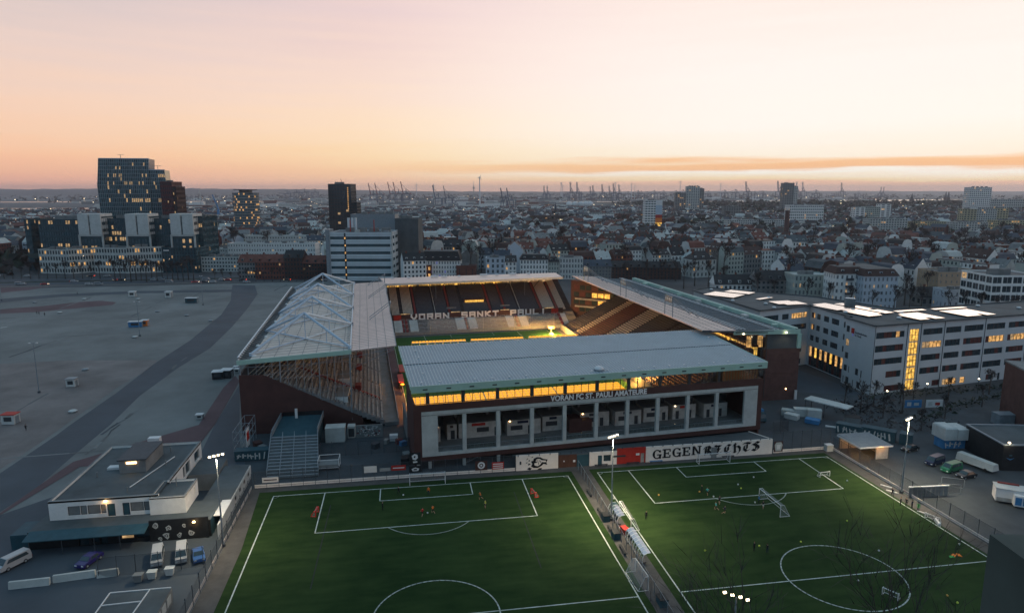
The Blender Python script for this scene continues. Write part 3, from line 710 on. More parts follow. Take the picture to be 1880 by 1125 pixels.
    b = M(); b.hexa([(-5.7, 37.9, 1.0), (-5.55, 37.9, 1.0), (-12.95, 163, 1.0), (-13.1, 163, 1.0)], [(-5.7, 37.9, 2.0), (-5.55, 37.9, 2.0), (-12.95, 163, 2.0), (-13.1, 163, 2.0)], 'steel_grey'); b.obj('front_wall', t, world=True)
    # crush barriers
    b = M(); rnd = random.Random(9)
    for k in range(3, 24, 3):
        z = lerp(Zt, 1.3, k/n)
        for j in range(34):
            s_ = j/34+rnd.uniform(0, .006); a = tp((k+.5)/n, s_)
            b.beam((a[0], a[1], z+1.0), (a[0], a[1]+2.2, z+1.0), .05, .05, 'steel_dark')
            for d_ in (0, 2.2): b.beam((a[0], a[1]+d_, z), (a[0], a[1]+d_, z+1.0), .05, .05, 'steel_dark')
    b.obj('crush_barrier', t, world=True, kind='stuff')
    # steel frames inside, upper left, catching the warm light
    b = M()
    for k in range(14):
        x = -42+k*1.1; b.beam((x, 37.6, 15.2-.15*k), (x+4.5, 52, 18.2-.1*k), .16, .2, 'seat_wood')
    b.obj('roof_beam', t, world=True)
    return t
left_stand()

# ------------------------------------------------------------------ far stand
def bar_letter(ch):
    "strokes on a 4 x 5 grid, squared capitals"
    D = {'V': [(0, 5, .0, 3), (0, 3, 2, 0), (2, 0, 4, 3), (4, 3, 4, 5)], 'O': [(0, 0, 4, 0), (4, 0, 4, 5), (4, 5, 0, 5), (0, 5, 0, 0)], 'R': [(0, 0, 0, 5), (0, 5, 4, 5), (4, 5, 4, 2.6), (4, 2.6, 0, 2.6), (2.6, 2.6, 4, 0)],
         'A': [(0, 0, 0, 5), (0, 5, 4, 5), (4, 5, 4, 0), (0, 2.5, 4, 2.5)], 'N': [(0, 0, 0, 5), (0, 5, 4, 0), (4, 0, 4, 5)], 'S': [(4, 5, 0, 5), (0, 5, 0, 2.6), (0, 2.6, 4, 2.6), (4, 2.6, 4, 0), (4, 0, 0, 0)],
         'K': [(0, 0, 0, 5), (0, 2.5, 3.8, 5), (.6, 2.5, 4, 0)], 'T': [(2, 0, 2, 5), (0, 5, 4, 5)], 'P': [(0, 0, 0, 5), (0, 5, 4, 5), (4, 5, 4, 2.4), (4, 2.4, 0, 2.4)], 'U': [(0, 5, 0, 0), (0, 0, 4, 0), (4, 0, 4, 5)], 'L': [(0, 5, 0, 0), (0, 0, 4, 0)], 'I': [(2, 0, 2, 5)]}
    return D[ch]
def far_stand():
    t = thing('stadium_stand', 'far stand with dark seats, maroon aisles and the large words VORAN SANKT PAULI', 'stadium stand', (-10, 148, 0), TH, 'stands round the stadium pitch')
    L = 84; n = 34; S = .5
    def zz(y): return 1+S*y
    b = M(); dy = 31/n
    for k in range(n):
        y = k*dy; b.box(0, y, max(.05, zz(y)-1.5), L, y+dy, zz(y)+.25, 'terrace_dark' if k > 9 else 'step_concrete')
    b.obj('terrace', t)
    st = M()
    # blocks (x0,x1,material) in the upper tier
    up = [(2.2, 5.6, 'seat_beige'), (7.0, 11.8, 'seat_beige'), (13.2, 20.5, 'seat_grey'), (21.6, 26.6, 'seat_grey'), (28.4, 33.0, 'seat_grey'), (34.2, 45.2, 'seat_grey'), (47.2, 51.8, 'seat_grey'), (53.6, 58.6, 'seat_grey'), (60.2, 68.8, 'seat_grey'), (70.4, 76.3, 'seat_beige'), (77.8, 81.6, 'seat_beige')]
    for k in range(11, n):
        y = k*dy+.25
        for x0, x1, m in up:
            if 34 < x0 < 46 and 17 < y < 20: continue
            seats(st, x0, x1, y, zz(k*dy)+.25, m)
    st.obj('upper_seats', t, kind='stuff')
    lw = M()
    for k in range(0, 8):
        y = k*dy+.25; x = 2.5
        while x < 78:
            m = 'seat_beige' if (x % 19) < 4 else 'seat_wood'
            if (x % 19) >= 4 and k % 3 == 1:
                lw.beam((x, y, zz(y)+1.15), (x+2, y, zz(y)+1.15), .07, .07, 'steel_white'); lw.beam((x, y, zz(y)+.2), (x, y, zz(y)+1.15), .06, .06, 'steel_white'); lw.beam((x+2, y, zz(y)+.2), (x+2, y, zz(y)+1.15), .06, .06, 'steel_white')
            x += 2.6
    lw.obj('crush_barrier', t, kind='stuff')
    for x0, x1 in ((2.5, 6.5), (9, 12.5), (29, 32.8), (34.5, 38), (51.5, 55), (57.5, 61), (76, 79.5)):
        b = M(); b.hexa([(x0, .1, 1.25), (x1, .1, 1.25), (x1, 7.2, 4.8), (x0, 7.2, 4.8)], [(x0, .1, 1.45), (x1, .1, 1.45), (x1, 7.2, 5.0), (x0, 7.2, 5.0)], 'concrete'); b.obj('light_step_block', t)
    for x, w_, lo in ((6.2, .8, 1), (12.3, .9, 0), (27.4, .9, 0), (33.5, .8, 1), (46, .9, 0), (52.6, .9, 0), (56.3, 1.2, 1), (69.5, 1, 0), (77, 1, 0), (76.5, 1.2, 1), (7.7, 1.1, 2)):
        y0, y1 = (9, 30.5) if lo == 0 else (0, 7.5)
        b = M(); b.hexa([(x-w_/2, y0, zz(y0)), (x+w_/2, y0, zz(y0)), (x+w_/2, y1, zz(y1)), (x-w_/2, y1, zz(y1))], [(x-w_/2, y0, zz(y0)+.45), (x+w_/2, y0, zz(y0)+.45), (x+w_/2, y1, zz(y1)+.45), (x-w_/2, y1, zz(y1)+.45)], 'aisle_red'); b.obj('aisle', t)
    b = M()
    for x in (21, 59.4): b.hexa([(x-.15, 9.5, zz(9.5)+.3), (x+.15, 9.5, zz(9.5)+.3), (x+.15, 30.5, zz(30.5)+.3), (x-.15, 30.5, zz(30.5)+.3)], [(x-.15, 9.5, zz(9.5)+.9), (x+.15, 9.5, zz(9.5)+.9), (x+.15, 30.5, zz(30.5)+.9), (x-.15, 30.5, zz(30.5)+.9)], 'seat_wood')
    b.obj('divider_rail', t)
    # word band: wall at y = 8.4
    zw = zz(7.6)
    b = M(); b.box(1.5, 8.2, zw-.1, 79, 8.5, zw+2.5, 'brown_clad'); wall = b.obj('word_wall', t)
    words = [(10.5, 'VORAN'), (32.7, 'SANKT'), (54.8, 'PAULI')]
    for x0, wd in words:
        for i, ch in enumerate(wd):
            b = M(); ox = x0-.3+i*3.5; k = .52; zo = zw+.25
            for (a, c, d, e_) in bar_letter(ch):
                b.beam((ox+a*k, 8.05, zo+c*k*.8), (ox+d*k, 8.05, zo+e_*k*.8), .25, .62 if a != d else .25, 'letter_white') if False else None
                p = Vector((ox+a*k, zo+c*k*.8)); q_ = Vector((ox+d*k, zo+e_*k*.8)); dd = (q_-p).normalized()*.31; nn = Vector((-dd.y, dd.x))*1.15
                c4 = [p-dd-nn, q_+dd-nn, q_+dd+nn, p-dd+nn]; off = .002*len(b.f)
                b.hexa([(v.x, 8.16, v.y) for v in c4], [(v.x, 7.9-off, v.y) for v in c4], 'letter_white')
            b.obj('letter', wall)
    for x in (4.2, 75): 
        b = M(); b.box(x-1.6, 7.7, zw, x+1.6, 8.15, zw+2.3, 'sign_red'); b.obj('red_banner', t)
    for x in (7.6, 29.6, 51.9, 72.4):
        b = M(); b.box(x-2, 8.6, zw+.1, x+2, 12.2, zw+2.5, 'black'); b.box(x-2, 8.5, zw+2.5, x+2, 8.8, zw+2.8, 'lit_soft'); b.obj('entrance', t)
    # lit box
    b = M(); b.box(34.9, 17.4, zz(17), 44.6, 20.5, zz(17)+1.9, 'brown_clad'); b.box(35.3, 17.2, zz(17)+.35, 43.9, 17.39, zz(17)+1.5, 'lit_yellow'); b.obj('lit_box', t)
    for x in (28.5, 53):
        b = M(); b.box(x-2.2, 13.4, zz(13.4)+.3, x+2.2, 13.6, zz(13.4)+1.2, 'step_concrete'); b.obj('parapet', t)
    b = M(); b.box(0, -.6, 0, L, -.3, 1.3, 'steel_grey'); b.obj('front_fence', t)
    for x in (17, 40, 54, 61, 72): 
        c = M(); c.tube((x, -.6, 0), (x, -.6, 6.5), .12, 'seat_wood'); c.obj('net_pole', t)
    b = M()
    b.box(16, -.6, 1.3, 72, -.58, 6, 'net'); b.obj('safety_net', t)
    # back wall, lit glazing
    b = M(); b.box(0, 31.2, 0, L, 31.6, 19, 'brown_clad'); b.obj('back_wall', t)
    for k in range(16):
        x0, x1 = 1+k*5, 5.7+k*5; b = M(); b.box(x0, 30.95, 15.95, x1, 31.15, 18.0, 'lit_yellow' if k < 11 else 'lit_soft'); 
        for j in range(4): b.beam((x0+j*1.2, 30.85, 15.95), (x0+j*1.2+1.1, 30.85, 18.0 if j % 2 else 16.2), .1, .14, 'frame_dark')
        b.obj('lit_glazing', t)
    b = M(); b.box(0, 30.6, 15.4, L, 30.9, 15.9, 'brown_clad'); b.obj('upper_beam', t)
    b = M()
    b.hexa([(-.5, 15, 19.3), (L-3, 15, 19.6), (L+3, 45, 18.2), (-1.5, 45, 18.2)], [(-.5, 15, 19.9), (L-3, 15, 20.4), (L+3, 45, 18.8), (-1.5, 45, 18.8)], 'roof_pink'); rf = b.obj('roof', t)
    b = M(); b.beam((-.5, 14.8, 19.65), (L-3, 14.8, 20.1), .3, .9, 'concrete_light'); b.obj('roof_edge', t)
    b = M(); b.beam((-.9, 15, 19.6), (-1.5, 45, 18.6), .4, 2.4, 'steel_grey'); b.obj('roof_end', t)
    rnd = random.Random(4)
    for k in range(9):
        b = M(); x = 5+k*8+rnd.uniform(-2, 2); b.box(x, 38, 19.3, x+rnd.uniform(1, 4), 39.5, 19.3+rnd.uniform(.3, .9), 'white'); b.obj('roof_unit', t)
    for x in (14, 26, 40, 56, 70):
        c = M(); c.tube((x, 29.5, 13), (x, 15.5, 19.4), .16, 'steel_dark'); c.obj('roof_strut', t)
    for x in (22, 63):
        c = M(); c.tube((x, 16, 19.2), (x, 16, 12.5), .07, 'steel_grey', n=5); c.obj('cable', t)
    return t
far_stand()

# ------------------------------------------------------------------ right stand
def right_stand():
    t = thing('stadium_stand', 'right stand with long pale roof, open roof lattice and brick end wall beside the school', 'stadium stand', (108.7, 41, 0), 0, 'stands round the stadium pitch')
    A0, A1 = Vector((77.8, 39.3, 22)), Vector((71.9, 162.3, 22)); B0, B1 = Vector((107.7, 41, 20.7)), Vector((99.6, 156, 20.7))
    def R(s, f): return A0.lerp(A1, s).lerp(B0.lerp(B1, s), f)
    b = M(); dn = Vector((0, 0, -.3)); b.hexa([R(0, 0)+dn, R(0, .34)+dn, R(1, .34)+dn, R(1, 0)+dn], [R(0, 0), R(0, .34), R(1, .34), R(1, 0)], 'roof_pink'); r1 = b.obj('inner_roof', t, world=True)
    b = M(); up = Vector((0, 0, .03))
    for k in range(1, 70): b.beam(R(k/70, .01)+up, R(k/70, .33)+up, .1, .05, 'roof_seam')
    for f in (.08, .17, .26): b.beam(R(0, f)+up, R(1, f)+up, .08, .05, 'roof_seam')
    b.obj('roof_seam', r1, world=True, kind='stuff')
    d2 = Vector((0, 0, -.6)); b = M(); b.hexa([R(0, .345)+d2+dn, R(0, .96)+d2+dn, R(1, .96)+d2+dn, R(1, .345)+d2+dn], [R(0, .345)+d2, R(0, .96)+d2, R(1, .96)+d2, R(1, .345)+d2], 'roof_grey'); b.obj('outer_roof', t, world=True)
    b = M()
    for f in (.36, .40, .44, .75, .79): b.beam(R(0, f)+Vector((0, 0, .2)), R(1, f)+Vector((0, 0, .2)), .14, .14, 'steel_white')
    b.obj('roof_pipe', t, world=True)
    b = M()
    for k in range(40): b.beam(R(k/40, .35)+Vector((0, 0, -.2)), R(k/40, .9)+Vector((0, 0, -.2)), .12, .3, 'steel_grey')
    for k in range(12): b.beam(R(0, .46+k*.025)+Vector((0, 0, -.35)), R(1, .46+k*.025)+Vector((0, 0, -.35)), .1, .1, 'steel_grey')
    b.obj('roof_lattice', t, world=True, kind='stuff')
    b = M(); b.hexa([R(0, .955)+d2, R(0, .97)+d2, R(1, .97)+d2, R(1, .955)+d2], [R(0, .955)+Vector((0, 0, .5)), R(0, .97)+Vector((0, 0, .5)), R(1, .97)+Vector((0, 0, .5)), R(1, .955)+Vector((0, 0, .5))], 'mint')
    b.beam(R(0, .99)+Vector((0, 0, .5)), R(1, .99)+Vector((0, 0, .5)), .5, .25, 'mint_light'); b.obj('outer_parapet', t, world=True)
    b = M(); x0 = 87.6
    b.hexa([(x0, 40.2, 20.1), (108.3, 40.7, 19.55), (108.3, 41.0, 19.55), (x0, 40.5, 20.1)], [(x0, 40.2, 21.3), (108.3, 40.7, 20.9), (108.3, 41.0, 20.9), (x0, 40.5, 21.3)], 'mint', 'mint_light')
    b.box(107.5, 40.62, 15.4, 108.7, 41.0, 19.6, 'mint'); b.obj('fascia', t, world=True)
    b = M(); b.beam((77.8, 39.3, 21.7), (87.6, 40.3, 21.0), .25, .6, 'steel_dark'); b.obj('inner_fascia', t, world=True)
    for (xx, lx) in ((90.5, 0), (103.5, 0)):
        b = M(); b.dome((xx, 40.1, 20.2), .35, .3, 'lamp_white', 8, 3); b.obj('wall_lamp', t, world=True)
        la = bpy.data.lights.new('wall_light', 'SPOT'); la.energy = 150; la.color = (1, .8, .5); la.spot_size = 2.3; la.shadow_soft_size = .3
        lo = newobj('wall_light', la, t, (xx-108.7, 39.6-41, 20.2)); lo.rotation_euler = (math.radians(-20), 0, 0)
    # end wall
    b = M(); y = 41.1
    for k, (z0, z1) in enumerate(((0, 4.1), (4.15, 8.0), (8.05, 11.7), (11.75, 15.4))): b.box(98, y, z0, 108.7, y+1, z1, 'brick_brown')
    b.obj('brick_end_wall', t, world=True)
    b = M(); b.box(98.2, y-.02, 15.42, 107.5, y+.8, 19.5, 'steel_dark' if False else 'roof_grey'); b.obj('grey_end_panel', t, world=True)
    b = M(); b.hexa([(107.7, 42.1, 0), (108.6, 42.1, 0), (100.4, 156, 0), (99.5, 156, 0)], [(107.7, 42.1, 15), (108.6, 42.1, 15), (100.4, 156, 15), (99.5, 156, 15)], 'brick_brown'); b.obj('outer_wall', t, world=True)
    b = M(); b.box(107.9, 40.7, .1, 108.6, 41.08, 2.8, 'white'); b.obj('door', t, world=True)
    b = M(); b.box(105, 40.95, 3.2, 105.3, 41.08, 3.5, 'lamp_warm'); b.obj('wall_lamp', t, world=True)
    # end glazing
    b = M()
    for k in range(13):
        x = 79+k*1.6; b.beam((x, 40.9, 1), (x, 40.9, 20), .12, .12, 'frame_dark')
    for z in (5, 9, 12.5, 15.5, 18.2): b.beam((78.5, 40.9, z), (98, 41.1, z), .1, .12, 'frame_dark')
    b.obj('end_glazing_frame', t, world=True)
    b = M(); b.face([(87, 41.2, 4), (98, 41.2, 4), (98, 41.2, 20), (87, 41.2, 20)], 'pane'); b.obj('end_pane', t, world=True)
    # lit corridor: boxes in a row
    for k in range(16):
        y0 = 43+k*5.2; b = M(); xx = 95.6-(y0-43)*.045
        b.box(xx, y0, 13.3, xx+1, y0+4.3, 15.6, 'lit_yellow' if k % 4 != 1 else 'lit_warm'); b.box(xx-.2, y0, 15.62, xx+1.3, y0+4.9, 16.2, 'brown_clad'); b.box(xx-.15, y0+.3, 14.1, xx-.02, y0+4.3, 14.4, 'frame_dark'); b.obj('box_window', t, world=True)
    for k in range(3):
        b = M(); b.box(93.5+k*1.7, 43.5, 15.5, 95+k*1.7, 43.7, 18.8, 'lit_warm' if k != 1 else 'frame_dark'); b.obj('lit_pane', t, world=True)
    b = M(); b.box(96.8, 44, 0, 97.2, 150, 19.5, 'brown_clad'); b.obj('inner_wall', t, world=True)
    # terrace
    n = 28
    def tp(f, s): return (lerp(lerp(69.5, 64, s), lerp(95.5, 90, s), f), lerp(43, 150, s))
    b = M(); sw = M()
    blocks = [(0, .12, 'seat_brown'), (.135, .26, 'seat_beige'), (.275, .40, 'seat_grey'), (.415, .55, 'seat_grey'), (.565, .66, 'seat_beige'), (.675, .80, 'seat_brown'), (.81, .86, 'seat_beige'), (.87, .99, 'seat_grey')]
    for k in range(n):
        z = 1.2+k*.5; a, c, d, e_ = tp(k/n, 0), tp((k+1)/n, 0), tp((k+1)/n, 1), tp(k/n, 1)
        b.hexa([(a[0], a[1], max(0.05, z-1.2)), (c[0], c[1], max(.05, z-1.2)), (d[0], d[1], max(.05, z-1.2)), (e_[0], e_[1], max(.05, z-1.2))], [(a[0], a[1], z), (c[0], c[1], z), (d[0], d[1], z), (e_[0], e_[1], z)], 'terrace_dark')
        for s0, s1, m in blocks:
            nn = int((s1-s0)*107/1.1)
            for j in range(nn):
                s_ = lerp(s0, s1, j/nn); a2 = tp(k/n+.012, s_)
                sw.box(a2[0], a2[1], z, a2[0]+.5, a2[1]+.95, z+.45, m)
    b.obj('terrace', t, world=True); sw.obj('seat_row', t, world=True, kind='stuff')
    b = M(); b.hexa([(69.3, 43, 0), (69.5, 43, 0), (64, 150, 0), (63.8, 150, 0)], [(69.3, 43, 2.6), (69.5, 43, 2.6), (64, 150, 2.6), (63.8, 150, 2.6)], 'concrete_dark'); b.obj('front_wall', t, world=True)
    # floodlight frames
    for s_ in (.16, .47, .82):
        a = R(s_, .01); c = R(s_+.045, .01)
        for p in (a, c):
            b = M(); b.tube(p, p+Vector((0, 0, 6.2)), .13, 'steel_grey'); b.tube(p+Vector((0, 0, 6)), R(s_, .3) if p is a else R(s_+.045, .3), .12, 'steel_grey'); b.obj('lamp_frame', t, world=True)
        b = M(); b.box(a.x-.3, a.y, a.z+4.3, a.x+.1, c.y, a.z+6.2, 'steel_grey')
        for j in range(4): b.tube((a.x-.35, lerp(a.y, c.y, (j+.5)/4), a.z+5.3), (a.x+.15, lerp(a.y, c.y, (j+.5)/4), a.z+5.3), .45, 'steel_white', n=8)
        b.obj('floodlight_bar', t, world=True)
    rnd = random.Random(8)
    for k in range(7):
        c = R(.05+k*.13, .9); b = M(); b.box(c.x-1, c.y, c.z-.5, c.x+.5, c.y+rnd.uniform(1, 3), c.z+.5, 'concrete' if k % 2 else 'mint'); b.obj('roof_unit', t, world=True)
    return t
right_stand()

# ------------------------------------------------------------------ corner building
t = thing('corner_building', 'glazed corner block with warm lit windows between far stand and right stand', 'building', (73, 168, 0))
b = M(); poly = [(72.5, 166), (90, 152), (98, 160), (84, 182)]
b.prism(poly, 0, 19.4, 'brown_clad'); b.obj('wall', t, world=True)
ux, uy = Vector((17.5, -14)).normalized()
for i in range(7):
    for k, z in enumerate((5.5, 8.8, 12.2, 15.4)):
        a = (72.9+ux*(1+i*3.0)+uy*.25, 165.4+uy*(1+i*3.0)-ux*.25); m = 'lit_yellow' if (i, k) in ((4, 2), (5, 2), (5, 1), (4, 1), (3, 2)) else ('curtain_red' if (i+k) % 3 == 0 else 'glass_dark')
        b = M(); b.hexa([(a[0], a[1], z), (a[0]+ux*2.5, a[1]+uy*2.5, z), (a[0]+ux*2.5-uy*.2, a[1]+uy*2.5+ux*.2, z), (a[0]-uy*.2, a[1]+ux*.2, z)], [(a[0], a[1], z+2.1), (a[0]+ux*2.5, a[1]+uy*2.5, z+2.1), (a[0]+ux*2.5-uy*.2, a[1]+uy*2.5+ux*.2, z+2.1), (a[0]-uy*.2, a[1]+ux*.2, z+2.1)], m); b.obj('window', t, world=True)
for z in (7.9, 11.3):
    b = M(); b.beam((74, 163.6, z), (89, 151.3, z), .8, .7, 'seat_wood'); b.obj('balcony', t, world=True)

# ------------------------------------------------------------------ stadium pitch
sheet('stadium_pitch', [(-4.5, 44), (66, 50), (61.5, 151), (-9, 143)], .09, 'stadium_grass', px=False)
b = M()
def sp(x, y): return rotp((x, y), (-3.0, 44.5), math.radians(3.2))
for p in (((0, 0), (66, 0), (66, 101), (0, 101), (0, 0)), ((0, 50.5), (66, 50.5)), ((13, 101), (13, 85), (53, 85), (53, 101)), ((24, 101), (24, 95.5), (42, 95.5), (42, 101)), ((13, 0), (13, 16), (53, 16), (53, 0))):
    strip(b, [sp(*q) for q in p], .14, .11)
struct('stadium_pitch_marking', b)
# grow-light rigs: wheeled lamp frames
def rig(cx, cy, ln, rz, label, lite=1.0):
    t = thing('grow_light_rig', label, 'grow light rig', (cx, cy, .1), rz, 'orange grow-light rigs standing on the stadium pitch')
    b = M(); b.box(-ln/2, -1.2, 1.9, ln/2, 1.2, 2.1, 'steel_white')
    for k in range(int(ln/3)+1): b.tube((-ln/2+k*3, -1.1, 0), (-ln/2+k*3, -1.1, 1.9), .07, 'steel_grey', n=5); b.tube((-ln/2+k*3, 1.1, 0), (-ln/2+k*3, 1.1, 1.9), .07, 'steel_grey', n=5)
    b.obj('frame', t)
    n = int(ln/1.3)
    me = None
    for k in range(n):
        if me is None: c = M(); c.box(-.5, -.75, 0, .5, .75, .3, 'grow_lamp'); me = c.mesh('lamp')
        newobj('lamp', me, t, (-ln/2+(k+.5)*ln/n, 0, 2.12))
    b = M()
    for k in range(int(ln/6)+1): b.tube((-ln/2+k*6-.05, -1.3, .3), (-ln/2+k*6-.05, -1.15, .3), .3, 'rubber', n=8)
    b.obj('wheel', t)
    la = bpy.data.lights.new('grow_light', 'AREA'); la.shape = 'RECTANGLE'; la.size = ln*.95; la.size_y = 3; la.energy = 420*ln*lite; la.color = (1, .42, .05)
    lo = newobj('grow_light', la, t, (0, 0, 1.8))
    return t
for i, (x, y, l_) in enumerate(((9.5, 124.6, 21), (32.5, 125.4, 21), (55.6, 126.6, 20.5))):
    rig(x, y, l_, math.radians(2), ['leftmost long grow-light rig on the stadium pitch seen over the near roof edge', 'middle long grow-light rig on the stadium pitch seen over the near roof edge', 'rightmost long grow-light rig beyond the near roof edge beside the bright spot'][i], .35)
for i in range(12):
    c_, r_ = i % 3, i//3; rig(8+c_*21, 45.9+r_*2.35+c_*2.0, 20.8, math.radians(5.4), ['left', 'middle', 'right'][c_]+' grow-light rig of the '+['nearest', 'second', 'third', 'fourth', 'farthest'][r_]+' row glowing behind the glazed band', .55)
def point(name, loc, e, col, r=.3, parent=None):
    la = bpy.data.lights.new(name, 'POINT'); la.energy = e; la.color = col; la.shadow_soft_size = r; return newobj(name, la, parent, loc)
# bright flood cart near the far right corner of the pitch
t = thing('floodlight_cart', 'dazzling floodlight on a cart at the far right end of the stadium pitch', 'floodlight', (57.5, 139.5, .1))
b = M(); b.box(-1, -.5, .2, 1, .5, .6, 'steel_grey'); b.tube((0, 0, .6), (0, 0, 3), .08, 'steel_grey'); b.obj('cart', t)
b = M(); b.box(-1.3, -.25, 2.6, 1.3, 0, 3.5, 'grow_lamp'); b.obj('lamp', t); point('cart_light', (0, -3.0, 2.6), 30000, (1, .5, .12), .3, t)
# lamps near the left touchline and dugouts in their glow
t = thing('touchline_lamp', 'low orange lamp on the touchline by the left stand', 'floodlight', (-4.6, 66, .1))
b = M(); b.tube((0, 0, 0), (0, 0, 2.4), .08, 'steel_grey'); b.box(-.5, -.5, 2.4, .5, .5, 2.7, 'grow_lamp'); b.obj('lamp', t); point('touchline_light', (.6, 0, 3.2), 1500, (1, .42, .06), .3, t)
t = thing('touchline_lamp', 'low orange lamp behind the right touchline seen through the glazed band', 'floodlight', (68.2, 63, .1)); b = M(); b.tube((0, 0, 0), (0, 0, 2.4), .08, 'steel_grey'); b.box(-.5, -.3, 2.4, .5, .3, 2.8, 'grow_lamp'); b.obj('lamp', t); point('touchline_light', (-.8, 0, 3.0), 9000, (1, .45, .08), .3, t)
sheet('touchline_strip', [(-6, 36), (-2.4, 36), (-9.4, 150), (-14, 150)], .10, 'road_red', px=False)
for i, (x, y) in enumerate(((-4.8, 74), (-4.5, 86))):
    t = thing('dugout', ['nearer red roofed dugout beside the left stand terrace', 'farther red roofed dugout beside the left stand terrace'][i], 'dugout', (x, y, .1), math.radians(3), 'red dugouts on the touchline')
    b = M(); b.box(-1.1, -4.5, 0, -.9, 4.5, 2.2, 'black'); b.obj('back', t)
    b = M(); b.hexa([(-1.2, -4.6, 2.2), (.5, -4.6, 2.3), (.5, 4.6, 2.3), (-1.2, 4.6, 2.2)], [(-1.2, -4.6, 2.35), (.5, -4.6, 2.45), (.5, 4.6, 2.45), (-1.2, 4.6, 2.35)], 'red'); b.obj('roof', t)
    b = M(); b.box(-.8, -4.2, .1, -.2, 4.2, .6, 'black'); b.obj('bench', t)
# ================================================================== LOW BUILDINGS, FENCES AND YARD
def low_block():
    t = thing('changing_room_block', 'long low cream block with black words GEGEN RECHTS, a fist mural and a red bay', 'low building', (19.6, 4.1, 0))
    # front is y = 4.1 .. ; height 3.6 falling to the stand
    def seg_(x0, x1, m, name, z=3.6, y=4.1, rects=(), **k):
        b = M(); b.facade((x0, y), (1, 0), x1-x0, 0, z, list(rects), m, depth=.25, **k)
        b.face([(x0, y, z), (x1, y, z), (x1, y+.3, z), (x0, y+.3, z)], m); b.face([(x1, y+.3, 0), (x0, y+.3, 0), (x0, y+.3, z), (x1, y+.3, z)], m)
        b.face([(x0, y, 0), (x0, y, z), (x0, y+.3, z), (x0, y+.3, 0)], m); b.face([(x1, y, 0), (x1, y+.3, 0), (x1, y+.3, z), (x1, y, z)], m)
        return b.obj(name, t, world=True)
    mural = seg_(19.6, 28.95, 'cream_wall', 'mural_wall', 3.55)
    seg_(29, 33.2, 'door_brown', 'brown_wall', 2.9, 4.3); seg_(33.25, 36.0, 'teal', 'dark_wall', 2.6, 4.4)
    seg_(36.05, 42.3, 'cream_wall', 'cream_bay', 3.2, rects=[(1.9, .05, 2.9, 2.4, 'teal'), (3.2, .9, 4.9, 2.4, 'glass_dark')], pane='frame_dark')
    seg_(42.35, 49.0, 'sign_red', 'red_bay', 3.65, rects=[(5.5, .05, 6.4, 2.3, 'seat_wood')], pane='frame_dark')
    geg = seg_(49.05, 79.3, 'cream_wall', 'lettered_wall', 3.65)
    for (x0, x1, z0, z1, m, nm) in ((41.2, 44.3, 1.75, 2.15, 'frame_dark', 'slot_window'), (46.7, 47.5, 1.9, 2.35, 'white', 'notice'), (20.4, 20.75, 1.5, 2.2, 'frame_dark', 'notice'), (30.1, 30.4, 1.5, 1.75, 'white', 'notice'), (32.3, 32.8, 1.3, 1.75, 'white', 'notice'),
                                (64.6, 65.9, .05, 2.6, 'concrete_dark', 'door')):
        b = M(); b.box(x0, 3.98, z0, x1, 4.08, z1, m); b.obj(nm, t, world=True)
    b = M()
    for (x0, x1, zf) in ((19.6, 29, 3.55), (36, 42.3, 3.2), (42.3, 79.4, 3.65)):
        ya = 4.41; b.hexa([(x0, ya, zf-.4), (x1, ya, zf-.4), (x1, 7.6+(x1+2)*.084, 1.2), (x0, 7.6+(x0+2)*.084, 1.2)], [(x0, ya, zf-.15), (x1, ya, zf-.15), (x1, 7.6+(x1+2)*.084, 1.6), (x0, 7.6+(x0+2)*.084, 1.6)], 'roof_grey')
    b.hexa([(29, 4.6, 2.6), (36, 4.7, 2.6), (36, 10.6, 1.2), (29, 10.2, 1.2)], [(29, 4.6, 2.85), (36, 4.7, 2.85), (36, 10.6, 1.6), (29, 10.2, 1.6)], 'roof_grey')
    b.obj('roof', t, world=True)
    b = M(); b.prism([(79.3, 4.1), (79.6, 4.1), (79.6, 14.6), (79.3, 14.6)], 0, 1.5, 'cream_wall')
    b.hexa([(79.3, 4.1, 1.5), (79.6, 4.1, 1.5), (79.6, 14.6, 1.5), (79.3, 14.6, 1.5)], [(79.3, 4.1, 3.65), (79.6, 4.1, 3.65), (79.6, 14.6, 1.7), (79.3, 14.6, 1.7)], 'cream_wall'); b.obj('end_wall', t, world=True)
    b = M()
    for i in range(26): 
        x = 20+i*2.35
        b.box(x, 3.95, 3.6 if x > 42 else 3.3, x+.12, 4.1, 4.0 if x > 42 else 3.7, 'frame_dark')
    b.obj('roof_spike', t, world=True, kind='stuff')
    # broad-nib lettering
    def pen(b, path, ox, oz, s, nib=.13, ang=40, y=4.03):
        a = math.radians(ang); nx, nz = math.cos(a)*nib*s, math.sin(a)*nib*s
        for (x0, z0), (x1, z1) in zip(path, path[1:]):
            P = [(ox+x0*s-nx, oz+z0*s-nz), (ox+x0*s+nx, oz+z0*s+nz), (ox+x1*s+nx, oz+z1*s+nz), (ox+x1*s-nx, oz+z1*s-nz)]
            ar = sum(P[i][0]*P[(i+1) % 4][1]-P[(i+1) % 4][0]*P[i][1] for i in range(4))
            if abs(ar) < 1e-4: continue
            if ar < 0: P = P[::-1]
            k = .001*len(b.f); b.face([(p[0], y-k*.3, p[1]) for p in P], 'ink')
    def rect(b, x0, z0, x1, z1, ox, oz, s, y=4.02): b.face([(ox+x0*s, y-.0003*len(b.f), oz+z0*s), (ox+x1*s, y-.0003*len(b.f), oz+z0*s), (ox+x1*s, y-.0003*len(b.f), oz+z1*s), (ox+x0*s, y-.0003*len(b.f), oz+z1*s)], 'ink')
